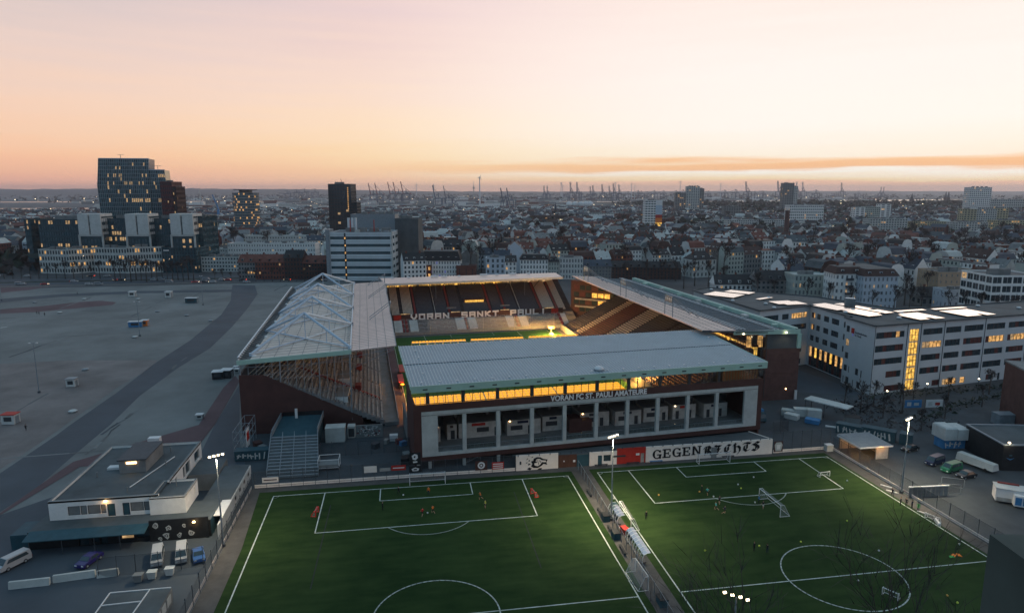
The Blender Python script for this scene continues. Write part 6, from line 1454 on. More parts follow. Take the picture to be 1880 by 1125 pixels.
# ================================================================== PEOPLE
def person_mesh(pose, shirt, shorts, legs='skin', socks=None, hairm='hair', h=1.8):
    """one continuous skinned figure; pose gives joint positions (x right, y forward, z up) in a 1.8 m body"""
    P = {'stand': dict(kl=(-.11, .02, .5), al=(-.13, 0, .08), tl=(-.14, .16, .03), kr=(.11, .03, .5), ar=(.14, -.02, .08), tr=(.15, .14, .03), el=(-.27, -.02, 1.13), hl=(-.27, .12, .88), er=(.27, -.02, 1.13), hr=(.27, .10, .88), lean=0),
         'run': dict(kl=(-.1, .28, .56), al=(-.1, .12, .2), tl=(-.1, .28, .14), kr=(.1, -.12, .5), ar=(.1, -.5, .34), tr=(.1, -.52, .2), el=(-.27, -.22, 1.16), hl=(-.22, .0, 1.0), er=(.27, .14, 1.14), hr=(.2, .34, 1.24), lean=.1),
         'walk': dict(kl=(-.1, .16, .5), al=(-.1, .22, .08), tl=(-.1, .38, .05), kr=(.1, -.02, .48), ar=(.1, -.26, .12), tr=(.1, -.14, .03), el=(-.27, -.14, 1.14), hl=(-.25, -.05, .9), er=(.27, .1, 1.13), hr=(.25, .3, .98), lean=.03),
         'reach': dict(kl=(-.2, .05, .5), al=(-.3, 0, .08), tl=(-.34, .14, .03), kr=(.18, .05, .5), ar=(.26, -.02, .08), tr=(.3, .12, .03), el=(-.42, .1, 1.25), hl=(-.6, .2, 1.1), er=(.42, .1, 1.25), hr=(.6, .2, 1.1), lean=.06)}[pose]
    ln = P['lean']
    V = {'pel': (0, 0, .95), 'wai': (0, ln*.4, 1.1), 'che': (0, ln*.8, 1.32), 'nek': (0, ln, 1.5), 'hd1': (0, ln*1.1+.01, 1.6), 'hd2': (0, ln*1.15+.02, 1.72),
         'hpl': (-.1, 0, .9), 'kl': P['kl'], 'al': P['al'], 'tl': P['tl'], 'hpr': (.1, 0, .9), 'kr': P['kr'], 'ar': P['ar'], 'tr': P['tr'],
         'shl': (-.19, ln*.95, 1.42), 'el': P['el'], 'hl': P['hl'], 'shr': (.19, ln*.95, 1.42), 'er': P['er'], 'hr': P['hr']}
    for s, sg in (('l', -1), ('r', 1)):
        hx, hy, hz = P['h'+s]
        for k in range(3): V['f%d%s' % (k, s)] = (hx+sg*(.015-.02*k), hy+.05, hz-.10+.012*k)
        V['th'+s] = (hx-sg*.05, hy+.05, hz-.03)
    rad = dict(pel=(.15, .11), wai=(.135, .1), che=(.16, .115), nek=.06, hd1=.075, hd2=.09, hpl=.1, hpr=.1, kl=.062, kr=.062, al=.042, ar=.042, tl=.04, tr=.04, shl=.065, shr=.065, el=.042, er=.042, hl=.035, hr=.035)
    E = [('pel', 'wai'), ('wai', 'che'), ('che', 'nek'), ('nek', 'hd1'), ('hd1', 'hd2'), ('pel', 'hpl'), ('hpl', 'kl'), ('kl', 'al'), ('al', 'tl'), ('pel', 'hpr'), ('hpr', 'kr'), ('kr', 'ar'), ('ar', 'tr'), ('che', 'shl'), ('shl', 'el'), ('el', 'hl'), ('che', 'shr'), ('shr', 'er'), ('er', 'hr')]
    for s in 'lr':
        for k in range(3): E.append(('h'+s, 'f%d%s' % (k, s))); rad['f%d%s' % (k, s)] = .011
        E.append(('h'+s, 'th'+s)); rad['th'+s] = .012
    ks = list(V); me = bpy.data.meshes.new('body'); me.from_pydata([V[k] for k in ks], [(ks.index(a), ks.index(c)) for a, c in E], [])
    o = newobj('tmp', me); m = o.modifiers.new('s', 'SKIN'); m.use_smooth_shade = True
    for k, sv in zip(ks, me.skin_vertices[0].data):
        r = rad[k]; sv.radius = r if isinstance(r, tuple) else (r, r); sv.use_root = (k == 'pel')
    o.modifiers.new('d', 'SUBSURF').levels = 1
    bpy.context.view_layer.update(); dg = bpy.context.evaluated_depsgraph_get(); out = bpy.data.meshes.new_from_object(o.evaluated_get(dg)); bpy.data.objects.remove(o)
    out.materials.clear()
    for mm in (shirt, shorts, legs, socks or legs, hairm, 'skin', 'black_cloth'): out.materials.append(MATS[mm])
    for p in out.polygons:
        c = p.center; z = c.z; ax = abs(c.x)
        if z > 1.53: k = 4 if (z > 1.70 or c.y < ln*1.1-.02) else 5
        elif z > 1.47 and ax < .09: k = 5
        elif ax > .2 and z < 1.18: k = 5 if legs == 'skin' else 0
        elif z > 1.0: k = 0
        elif z > .62 and ax < .34: k = 1
        elif z < .1: k = 6
        elif z < .4: k = 3
        else: k = 2
        p.material_index = k; p.use_smooth = True
    # nose and ears as raised points
    out.name = 'body'; return out
PM_ = {}
def person(x, y, rz, pose, shirt, shorts, legs, label, grp, z=.1, socks=None, s=1.0):
    k = (pose, shirt, shorts, legs, socks)
    if k not in PM_: PM_[k] = person_mesh(*k)
    o = newobj('person', None, None, (x, y, z)); o.rotation_euler = (0, 0, rz); o.scale = (s, s, s); tag(o, label, 'person', grp)
    newobj('body', PM_[k], o)
    h = M(); yy = {'run': .115, 'walk': .035, 'reach': .07}.get(pose, 0)
    h.dome((0, yy, 1.74), .095, .09, 'hair', 10, 3); h.obj('hair', o)
    return o
T1 = 'players training on the left pitch'; T2 = 'players training on the right pitch'; T3 = 'people beside the right touchline'; T4 = 'people crossing the open field'
bk, sk = 'black_cloth', 'skin'
for a in ((-5.5, -3.4, math.radians(170), 'reach', bk, bk, bk, 'goalkeeper in black inside the goal area of the left pitch', T1), (.4, -4.5, 2.8, 'stand', 'orange_cloth', 'navy_cloth', 'navy_cloth', 'player in an orange bib inside the goal area', T1),
          (-8.5, -9.7, -1.2, 'stand', bk, bk, bk, 'person in black left of the running players', T1), (-1.1, -13.5, -.4, 'run', 'red_cloth', bk, sk, 'player in red running at the centre', T1), (.9, -12.7, .5, 'run', 'orange_cloth', bk, sk, 'player in an orange bib beside the red one', T1),
          (10.4, -8.4, 1.2, 'run', 'orange_cloth', bk, sk, 'player in an orange bib on the right side of the penalty area', T1), (10.9, -12.1, 1.9, 'stand', 'yellow_cloth', bk, sk, 'player in a yellow shirt near the right of the penalty area', T1),
          (54.7, -12.6, 1.0, 'walk', bk, bk, bk, 'player in black behind the teal one', T2), (55.3, -13.8, 2.4, 'run', 'teal_cloth', bk, sk, 'player in a teal bib at the penalty line', T2), (55.9, -17.8, -.6, 'run', bk, bk, sk, 'dark player above the trio', T2),
          (54.1, -20.1, .6, 'run', 'teal_cloth', bk, sk, 'player in a teal bib in the trio', T2), (54.9, -21.8, -1.6, 'run', 'navy_cloth', bk, sk, 'player in navy with a long shadow', T2), (63.7, -18.6, 1.4, 'stand', 'blue_panel', bk, bk, 'player in blue at the near post of the sideways goal', T2),
          (63.2, -21.0, -.9, 'walk', bk, 'white_cloth', sk, 'player in black with pale socks before the sideways goal', T2), (39.7, -21.4, 2.8, 'stand', bk, bk, bk, 'person in black alone at the left of the right pitch', T2), (53.8, -34.8, .3, 'stand', bk, bk, bk, 'left of two coaches in dark coats above the centre circle', T2), (55.6, -35.8, -.5, 'stand', bk, 'navy_cloth', 'navy_cloth', 'right of two coaches in dark coats above the centre circle', T2),
          (90.2, -23.9, 1.0, 'stand', bk, bk, bk, 'first dark figure in the row by the right touchline', T3), (91.0, -24.4, 2.0, 'stand', bk, bk, bk, 'second dark figure in the row by the right touchline', T3), (91.5, -25.3, .4, 'stand', 'navy_cloth', bk, bk, 'figure in navy beside the green one', T3), (91.8, -26.5, -.8, 'stand', 'green_cloth', 'green_cloth', bk, 'figure in a green jacket by the right touchline', T3),
          (91.5, -20.0, 1.6, 'reach', bk, bk, bk, 'dark figure bending over the white strips', T3), (86.4, -49.6, .2, 'stand', bk, 'white_cloth', bk, 'dim figure near the bottom right corner by the concrete pillar', T3)):
    person(*a)
for i, px in enumerate(((48, 791), (68, 577), (72, 578), (82, 580), (142, 541))):
    g = G(*px); person(g.x, g.y, i*1.3, ['walk', 'walk', 'stand', 'walk', 'walk'][i], bk, bk, bk, ['person in black walking alone near the left edge', 'leftmost of three walkers on the far field', 'middle of three walkers on the far field', 'rightmost of three walkers on the far field', 'person in black near the far lane'][i], T4, z=.07)
# ================================================================== SCHOOL
def school():
    t = thing('school', 'large white-grey school with branching wings, flat roof and shining solar panels', 'building', (132.7, 41.5, 0)); H = 20.9
    a = math.radians(8.5); u = (math.cos(a), math.sin(a))
    pol = [(132.7, 41.5), (132.7+96*u[0], 41.5+96*u[1]), (225, 74), (172, 66.5), (158, 66.5), (148, 94), (119, 123), (110.2, 117), (112.5, 70.6), (134.9, 77.3), (135, 55.3), (132.7, 55)]
    front = []
    cols = [(.5, 11.2), (18.5, 26.2), (27.6, 33.8), (35.1, 43), (44.4, 52.3), (53.8, 61.5), (63, 71), (72.5, 79)]
    rows = [(16.9, 18.8), (12.8, 14.8), (8.9, 10.8), (4.7, 6.7)]
    for i, (x0, x1) in enumerate(cols):
        for j, (z0, z1) in enumerate(rows):
            if i == 0 and j == 3: x0_, x1_ = 5.4, 11.2
            else: x0_, x1_ = x0, x1
            lit = (i, j) in ((1, 1), (4, 1), (5, 1)); front.append((x0_, z0, x1_, z1, 'lit_warm' if lit else 'glass_dark', i == 0 and j == 0))
    front += [(5.2, .4, 11.2, 2.3, 'curtain_red', 0), (24, .5, 27, 2.4, 'lit_warm', 0), (28.2, .4, 34, 2.3, 'lit_warm', 0), (35.5, .4, 37.6, 2.3, 'lit_warm', 0), (46.5, .4, 49.5, 2.3, 'glass_dark', 0), (51.5, .05, 52.6, 2.4, 'glass_dark', 0), (54.5, .05, 57.5, 2.6, 'glass_dark', 0), (18.2, .6, 18.8, 2.3, 'glass_dark', 0)]
    stairs = [(13.3, .1, 16.9, 3.3), (13.3, 3.5, 16.9, 7.2), (13.3, 7.4, 16.9, 11.0), (13.3, 11.2, 16.9, 15.0), (13.3, 15.2, 16.9, 19.0)]
    W = M(); n = len(pol)
    W.facade(pol[0], u, 96, 0, H, [r[:4] for r in front]+stairs, 'school_wall', depth=.35)
    def win(o, uu, r, m, mull, red=False, nm='window'):
        x0, z0, x1, z1 = r; nx, ny = uu[1], -uu[0]
        def pt(x, z, d): return (o[0]+uu[0]*x-nx*d, o[1]+uu[1]*x-ny*d, z)
        f = M(); k = max(1, round((x1-x0)/mull))
        def bar(xa, za, xb, zb): f.hexa([pt(xa, za, .18), pt(xb, za, .18), pt(xb, za, .3), pt(xa, za, .3)], [pt(xa, zb, .18), pt(xb, zb, .18), pt(xb, zb, .3), pt(xa, zb, .3)], 'frame_dark')
        for i in range(k+1): x = lerp(x0, x1, i/k); bar(max(x0, x-.06), z0, min(x1, x+.06), z1)
        bar(x0, z0, x1, z0+.08); bar(x0, z1-.08, x1, z1)
        if z1-z0 > 3: bar(x0, (z0+z1)/2, x1, (z0+z1)/2+.1)
        o_ = f.obj(nm, t, world=True)
        for i in range(k):
            p = M(); xa, xb = lerp(x0, x1, i/k), lerp(x0, x1, (i+1)/k); mm = m
            q = random.random()
            if m == 'lit_warm': mm = 'lit_warm' if q < .62 else ('lit_soft' if q < .8 else 'curtain_red')
            elif m == 'glass_dark' and mull > 1: mm = 'curtain_red' if q < .25 else 'glass_dark'
            if red and i == k-2: mm = 'lit_warm'
            p.face([pt(xa+.05, z0+.05, .26), pt(xb-.05, z0+.05, .26), pt(xb-.05, z1-.05, .26), pt(xa+.05, z1-.05, .26)], mm); p.obj('pane', o_, world=True)
    for r in front: win(pol[0], u, r[:4], r[4], 1.5, r[5])
    for r in stairs: win(pol[0], u, r, 'lit_yellow', 1.2, nm='stair_window')
    # end face X = 132.7 going from (132.7,55) towards C0
    e = (0, -1); o = pol[11]; ends = [(.6, 16.6, 2.2, 18.6), (.7, 12.3, 2.3, 14.4, 'lit_warm'), (.8, 8.2, 2.4, 10.2), (.7, 4.2, 2.3, 6.2), (2.9, 4.0, 3.4, 6.1), (6.1, 4.2, 7.6, 6.3), (8.6, 3.9, 9.2, 6.2), (.6, .4, 1.1, 2.5), (1.9, .3, 3.5, 2.6), (5.2, .3, 5.7, 2.4), (7.2, .3, 8.7, 2.4)]
    W.facade(o, e, 13.5, 0, H, [r[:4] for r in ends], 'school_wall', depth=.3)
    for r in ends: win(o, e, r[:4], r[4] if len(r) > 4 else 'glass_dark', .9)
    o = pol[9]; e = (pol[10][0]-o[0], pol[10][1]-o[1]); l_ = math.hypot(*e); e = (e[0]/l_, e[1]/l_); inn = []
    for j, z in enumerate((16.9, 12.9, 9.0)):
        for i, (x0, x1) in enumerate(((1.2, 3.2), (4.2, 6.2), (8.0, 10.8), (12.2, 16.0), (18.4, 20.6))): inn.append((x0, z, x1, z+1.9, 'lit_warm' if (i == 0 and j < 2) else 'glass_dark'))
    inn.append((1, .1, 20.5, 7.0, 'entrance'))
    W.facade(o, e, l_, 0, H, [r[:4] for r in inn], 'school_wall', depth=.5)
    for r in inn[:-1]: win(o, e, r[:4], r[4], 1.0)
    for k in range(14):
        b = M(); y = o[1]-(1+k*1.4); x = 135.25; m = ['lit_warm', 'curtain_red', 'lit_yellow', 'black', 'lit_warm', 'glass_dark'][k % 6]
        b.box(x, y-1.3, .1, x+.1, y, 3.3, 'glass_dark' if k % 3 else 'curtain_red'); b.box(x, y-1.3, 3.4, x+.1, y, 6.95, m); b.box(x-.1, y-.1, .1, x-.01, y, 7, 'frame_dark'); b.obj('entrance_pane', t, world=True)
    o = pol[8]; e = (pol[9][0]-o[0], pol[9][1]-o[1]); l_ = math.hypot(*e); e = (e[0]/l_, e[1]/l_); lw = []
    for j, z in enumerate((16.9, 12.9, 9.0, 4.8, .6)):
        for i, (x0, x1) in enumerate(((1.2, 8.6), (10.3, 13.4), (14.8, 22.2)) if j < 2 else ((10, 11.4), (13, 14.6), (16, 17.4), (19, 20.6))): lw.append((x0, z, x1, z+1.9, 'lit_warm' if (i == 2 and j == 0) or (j == 4 and i == 2) else 'glass_dark'))
    W.facade(o, e, l_, 0, H, [r[:4] for r in lw], 'school_wall', depth=.3)
    for r in lw: win(o, e, r[:4], r[4], 1.3)
    for i in (1, 2, 3, 4, 5, 6, 7, 10):
        p, q = pol[i], pol[(i+1) % n]; l_ = math.hypot(q[0]-p[0], q[1]-p[1]); W.facade(p, ((q[0]-p[0])/l_, (q[1]-p[1])/l_), l_, 0, H, [], 'school_wall')
    W.obj('wall', t, world=True)
    R = M(); R.face([(x, y, H-.1) for x, y in pol], 'roof_grey'); rf = R.obj('roof', t, world=True)
    b = M()
    for i in range(n):
        p, q = Vector(pol[i]), Vector(pol[(i+1) % n]); d = (q-p).normalized(); nn = Vector((d.y, -d.x))*.25
        b.beam((*(p+nn-d*.25), H+.05), (*(q+nn+d*.25), H+.05), .6, .45, 'roof_grey')
    b.obj('roof_edge', t, world=True)
    for x in (-.25+.3, 12.3, 17.6, 26.9, 43.7, 62.2):
        b = M(); b.tube((132.7+u[0]*x+u[1]*.08, 41.5+u[1]*x-u[0]*.08, 0), (132.7+u[0]*x+u[1]*.08, 41.5+u[1]*x-u[0]*.08, H-.2), .09, 'frame_dark', n=5); b.obj('drain_pipe', t, world=True)
    # solar panels
    pm = M(); pm.box(-.98, -.98, 0, .98, .98, .08, 'frame_dark', 'solar'); pm = pm.mesh('solar_panel')
    def field(o, ang, nx, ny, skip=()):
        c, s_ = math.cos(ang), math.sin(ang)
        for i in range(nx):
            for j in range(ny):
                if (i, j) in skip: continue
                x, y = (i+.5)*2.0, (j+.5)*2.0; q = newobj('solar_panel', pm, rf, (o[0]+c*x-s_*y-132.7, o[1]+s_*x+c*y-41.5, H+.35)); q.rotation_euler = (0, 0, ang)
    field((115.6, 95), math.radians(38), 5, 6); field((125.5, 102), math.radians(38), 3, 5); field((124.5, 77.3), math.radians(5), 5, 4, ((0, 0), (4, 3))); field((123, 89.5), math.radians(25), 4, 1)
    field((139.5, 53.5), math.radians(14), 4, 12, ((3, 0), (0, 11), (0, 5))); field((148.3, 57.5), math.radians(14), 2, 10, ((1, 3), (1, 7)))
    field((151, 46), math.radians(8), 5, 5, ((2, 0), (0, 4))); field((154, 59), math.radians(8), 6, 1); field((169.8, 48.6), math.radians(8), 6, 5, ((3, 0),)); field((169, 60.6), math.radians(8), 7, 1)
    b = M(); b.prism([(149, 79), (151.4, 77), (150.4, 75), (148, 77)], H-.1, H+2.2, 'concrete_dark', 'steel_white'); b.obj('roof_hut', t, world=True)
    rnd = random.Random(77)
    for (x, y) in ((112.8, 90), (117.5, 117), (121, 82), (129, 94), (147.5, 50.5), (154, 57.4), (190, 66), (200, 60), (143, 66), (210, 64), (137.5, 62), (119.5, 74)):
        b = M(); b.tube((x, y, H-.1), (x, y, H+.3), .7, 'concrete_dark', n=8); b.dome((x, y, H+.3), .75, .4, 'white', 8, 2); b.obj('roof_dome', t, world=True)
    # sign
    b = M(); b.box(132.5, 50.6, 16.7, 132.68, 51.8, 18.3, 'sign_red'); b.obj('sign_square', t, world=True)
    b = M(); b.box(132.5, 51.0, 15.9, 132.68, 51.2, 16.7, 'violet_lit'); b.obj('sign_stem', t, world=True)
    for k, (s_, z) in enumerate((('Stadtteilschule', 16.9), ('St. Pauli', 16.0))):
        cu = bpy.data.curves.new('lettering', 'FONT'); cu.body = s_; cu.size = .92; cu.extrude = .02; tmp = newobj('tmp', cu); bpy.context.view_layer.update()
        me = bpy.data.meshes.new_from_object(tmp.evaluated_get(bpy.context.evaluated_depsgraph_get())); bpy.data.objects.remove(tmp); me.materials.clear(); me.materials.append(MATS['steel_dark'])
        q = newobj('sign_lettering', me, t, (-.06, 50.2-41.5, z)); q.rotation_euler = (math.pi/2, 0, -math.pi/2)
mat('school_wall', (.54, .56, .57), .8, .1, .08)
school()
HG = 'hedges and planted banks by the school'
def hedge(pts, w_, h, label, m='hedge', seed=1, name='hedge'):
    r = random.Random(seed); b = M()
    for (p, q) in zip(pts, pts[1:]):
        p, q = Vector(p), Vector(q); l_ = (q-p).length
        for k in range(int(l_*w_*2.2)):
            c = p.lerp(q, r.random())+Vector((r.uniform(-w_/2, w_/2), r.uniform(-w_/2, w_/2))); s = r.uniform(.3, .9); z = r.uniform(0, h)
            d = [Vector((r.uniform(-s, s), r.uniform(-s, s), r.uniform(-s*.6, s))) for _ in range(3)]; cc = Vector((*c, z+.1))
            b.face([cc+v for v in d], m)
    o = b.obj(name, None, label, name, HG, kind=None); return o
hedge([(128, 37), (150, 38.5), (185, 41), (200, 44)], 3, 1.6, 'dark bank of shrubs along the front of the school', seed=2); hedge([(110, 44), (110.5, 62)], 2, 1.4, 'dark hedge beside the brick end wall of the right stand', seed=3)
hedge([(113, 30), (121, 24), (129, 26), (122, 34)], 6, 3, 'bushy thicket between the canopy and the school corner', 'twig', 4); hedge([(114, 20), (122, 13), (135, 12)], 5, 2.2, 'brushwood strip behind the graffiti containers', 'twig', 5); hedge([(127, 17), (150, 27), (175, 34)], 3, 1.5, 'dark hedge along the open yard before the school', seed=6)
for i, (x, y) in enumerate(((129.5, 30.5), (146, 35), (165, 37), (110.6, 47))):
    t = thing('street_lamp', ['small lit street lamp near the school corner', 'small lit street lamp left of the stair window', 'small lit street lamp in front of the lit ground floor', 'small lit street lamp beside the brick end wall'][i], 'street lamp', (x, y, .07), 0, 'small lit street lamps by the school')
    b = M(); b.tube((0, 0, 0), (0, 0, 4.5), .07, 'steel_dark', n=6); b.obj('pole', t); b = M(); b.dome((0, 0, 4.5), .26, .25, 'lamp_white', 8, 3); b.obj('lamp_head', t); point('street_light', (0, 0, 5.0), 70, (1, .8, .5), .2, t)
for i, (x, y, m) in enumerate(((135.5, 27.5, 'blue_panel'), (141.5, 26.8, 'white'))):
    t = thing('billboard', ['blue graffiti-covered board in the hedge before the school', 'white board with print right of the blue board'][i], 'billboard', (x, y, .07), -.1, 'boards before the school'); b = M(); b.box(-2.4, -.06, .4, 2.4, .06, 2.6, m); b.obj('panel', t); b = M(); b.box(-1.8, -.08, .9, -.6, -.065, 2.0, 'concrete_light'); b.box(.2, -.08, 1.0, 1.6, -.065, 1.8, 'sign_red' if i else 'concrete'); b.obj('print', t)

# ================================================================== LANDMARKS
def GVh(px, py, g):
    d = FW + RT*((px-940)/FPX) - UP*((py-562.5)/FPX); h = g-CAM; t = (h.x*d.x+h.y*d.y)/(d.x**2+d.y**2); return CAM.z+t*d.z
FOOT = []
mat('band_white', (.56, .62, .64), .6, .1, .1)
mat('tower_fin', (.16, .24, .25), .5, .1)
mat('mint_wall', (.42, .45, .40), .8, .1); mat('pale_blue', (.48, .53, .58), .8, .08); mat('slate_blue', (.05, .065, .085), .7, .3, .3); mat('ochre', (.45, .32, .22), .8, .12); mat('yellow_wall', (.42, .38, .25), .8, .12)
def LB(name, label, x0, x1, yt, yb, depth, wall='concrete', roof='roof_grey', rows=5, cols=10, ww=.55, wh=.5, pane='glass_dark', lit=(.05, 'lit_soft'), yb1=None, indiv=False, cat='building', grp=None, side_rows=True, base=0, roofkind='flat', roofh=4, extra=None, foot=True, ang=None, dcol=None):
    "box building whose front bottom corners stand where the photograph shows them"
    a, c = G(x0, yb), G(x1, yb1 or yb)
    if ang is not None: L0 = (c-a).length; c = a+Vector((math.cos(ang)*L0, math.sin(ang)*L0, 0))
    L_ = (c-a).length; rz = math.atan2(c.y-a.y, c.x-a.x); H = GVh((x0+x1)/2, yt, (a+c)/2)
    t = thing(name, label, cat, (a.x, a.y, 0), rz, grp); FOOT.append(((a.x+c.x)/2-math.sin(rz)*depth/2, (a.y+c.y)/2+math.cos(rz)*depth/2, max(L_, depth)*.62+8))
    if yb < 440: FOOT.append((FOOT[-1][0]*.93, FOOT[-1][1]*.93-8, max(L_, 30)*.7)); FOOT.append((FOOT[-1][0]*.95, FOOT[-1][1]*.95-6, max(L_, 30)*.6))
    fh = (H-base)/rows; W = M(); P = M(); rnd = random.Random(int(x0*7+yt))
    def rc(LL, n):
        cw = LL/n; return [(cw*(i+.5)-cw*ww/2, base+fh*j+fh*(1-wh)*.55, cw*(i+.5)+cw*ww/2, base+fh*j+fh*(1-wh)*.55+fh*wh) for j in range(rows) for i in range(n)]
    dc = dcol or max(1, round(cols*depth/L_))
    Hw = H if roofkind == 'flat' else H-roofh
    if roofkind != 'flat': fh = (Hw-base)/rows
    for o, u, LL, n in (((0, 0), (1, 0), L_, cols), ((L_, 0), (0, 1), depth, dc), ((L_, depth), (-1, 0), L_, 0), ((0, depth), (0, -1), depth, dc)):
        r = rc(LL, n) if n else []
        if lit[0] > .05 and r and not indiv: hot = {rnd.randrange(rows) for _ in range(2)}; r = [q+((lit[1] if rnd.random() < (lit[0]*4.5 if i//n in hot else lit[0]*.3) else pane),) for i, q in enumerate(r)]
        if indiv and r:
            W.facade(o, u, LL, 0, Hw, r, wall, depth=.3)
            nx, ny = u[1], -u[0]
            by = {}
            for q in r:
                k = (round(q[2]-q[0], 2), round(q[3]-q[1], 2), rnd.random() < lit[0])
                if k not in by: m_ = M(); m_.box(0, .12, 0, k[0], .2, k[1], lit[1] if k[2] else pane); m_.box(k[0]*.5-.04, .05, 0, k[0]*.5+.04, .12, k[1], 'steel_white'); by[k] = m_.mesh('window')
                oo = newobj('window', by[k], t, (o[0]+u[0]*q[0], o[1]+u[1]*q[0], q[1])); oo.rotation_euler = (0, 0, math.atan2(u[1], u[0]))
        else: W.facade(o, u, LL, 0, Hw, r, wall, depth=.3, pane=pane, PM=P, lit=lit, rnd=rnd)
    W.obj('wall', t)
    if P.f: P.obj('window', t, kind='stuff')
    b = M()
    if roofkind == 'flat':
        b.face([(0, 0, Hw-.3), (L_, 0, Hw-.3), (L_, depth, Hw-.3), (0, depth, Hw-.3)], roof)
        for p in ((-.1, -.1, L_+.1, .3), (-.1, depth-.3, L_+.1, depth+.1), (-.1, .3, .3, depth-.3), (L_-.3, .3, L_+.1, depth-.3)): b.box(p[0], p[1], Hw-.29, p[2], p[3], Hw+.25, wall)
    else:
        i = 3 if roofkind == 'hip' else 0; e = .5
        A, B_, C_, D_ = (-e, -e, Hw), (L_+e, -e, Hw), (L_+e, depth+e, Hw), (-e, depth+e, Hw); r0, r1 = (i, depth/2, H), (L_-i, depth/2, H)
        if roofkind == 'mansard':
            k = 1.6; q = [(k, k, H-.6), (L_-k, k, H-.6), (L_-k, depth-k, H-.6), (k, depth-k, H-.6)]; s_ = [A, B_, C_, D_]
            for j in range(4): b.face([s_[j], s_[(j+1) % 4], q[(j+1) % 4], q[j]], roof)
            b.face(q, 'roof_grey')
        else:
            b.face([A, B_, r1, r0], roof); b.face([C_, D_, r0, r1], roof); b.face([B_, C_, r1], roof if i else wall); b.face([D_, A, r0], roof if i else wall)
    rf = b.obj('roof', t)
    if roofkind != 'flat':
        for k in range(max(2, int(L_/5))):
            d = M(); x = (k+.5)*L_/max(2, int(L_/5)); zz_ = Hw+roofh*.15
            d.box(x-.7, .3, zz_, x+.7, 2.2, zz_+1.6, wall, roof); d.box(x-.5, .22, zz_+.2, x+.5, .29, zz_+1.4, pane); d.obj('dormer', t)
        for k in range(max(1, int(L_/9))): d = M(); x = (k+.3)*9+1; d.box(x, depth*.55, H-1.2, x+.9, depth*.55+.8, H+1.2, 'brick_red'); d.obj('chimney', t)
    else:
        for k in range(2 if L_ < 30 else 4): d = M(); x = L_*(.2+.2*k); s_ = min(L_, depth)*.08+.8; d.box(x, depth*.4, Hw-.28, x+s_*2, depth*.4+s_, Hw+s_*.9, 'concrete_dark'); d.obj('roof_unit', t)
    if extra: extra(t, L_, depth, H)
    return t
BG = 'buildings of the city behind the stadium'
# striped office
st_ = LB('office_tower', 'office slab with pale and dark horizontal bands and a dark vertical joint', 609, 720, 427, 517, 26, 'band_white', rows=1, cols=1, ww=.001, wh=.001, lit=(0, 'lit_soft'))
a_, c_ = G(609, 517), G(720, 517); Ls = (c_-a_).length; Hs = GVh(664, 427, (a_+c_)/2)
for k in range(7):
    b = M(); z1 = Hs-2.6-k*4.9
    b.box(.3, -.1, z1-1.9, Ls*.235, -.01, z1, 'glass_office'); b.box(Ls*.262, -.1, z1-1.9, Ls-.5, -.01, z1, 'glass_office'); b.obj('window_band', st_)
    b = M(); b.box(Ls+.01, .3, z1-1.9, Ls+.1, 25, z1, 'glass_office'); b.obj('window_band', st_)
    b = M(); b.box(.1, -.16, z1+1.2, Ls-.1, -.02, z1+1.32, 'steel_grey'); b.obj('cladding_joint', st_)
    b = M(); b.box(Ls*.238, -.14, z1-1.6, Ls*.258, -.05, z1-.4, 'lit_warm'); b.obj('landing_light', st_)
b = M(); b.box(Ls*.235, -.05, 0, Ls*.262, .0, Hs, 'black'); b.obj('dark_joint', st_)
b = M(); b.box(Ls+.4, -.6, 0, Ls+1.2, .4, Hs+1, 'concrete_light'); b.box(Ls+2.4, -.6, 0, Ls+2.9, .4, Hs+1, 'concrete_light'); b.obj('corner_column', st_)
b = M(); b.box(-2.6, -.8, 0, -.02, 10, Hs+2, 'steel_grey'); b.obj('stair_shaft', st_)
rnd = random.Random(15)
for k in range(9): b = M(); x = rnd.uniform(8, Ls-4); y = rnd.uniform(2, 20); b.box(x, y, Hs-.3, x+rnd.uniform(1, 4), y+3, Hs+rnd.uniform(.8, 2.5), rnd.choice(['steel_grey', 'concrete', 'brick_red'])); b.obj('roof_unit', st_)
for k, x in enumerate((9, 11.5, 13.8)): b = M(); b.tube((x, 16, Hs), (x, 16, Hs+9), .9, 'steel_white', n=8); b.obj('flue', st_)
for k, x in enumerate((12, 28)):
    b = M(); b.beam((x, 8, Hs), (x, 8, Hs+8), .5, .5, 'sign_red'); b.obj('red_mast', st_)
LB('office_core', 'plain grey service block with flues behind the striped office', 648, 728, 394, 500, 16, 'steel_grey', rows=1, cols=1, ww=.001, wh=.001, lit=(0, 'x'), grp=BG)
LB('office_slab', 'tall blank grey slab right of the striped office', 728, 770, 402, 508, 22, 'roof_grey', rows=12, cols=1, ww=.985, wh=.03, pane='steel_dark', lit=(0, 'x'), grp=BG)
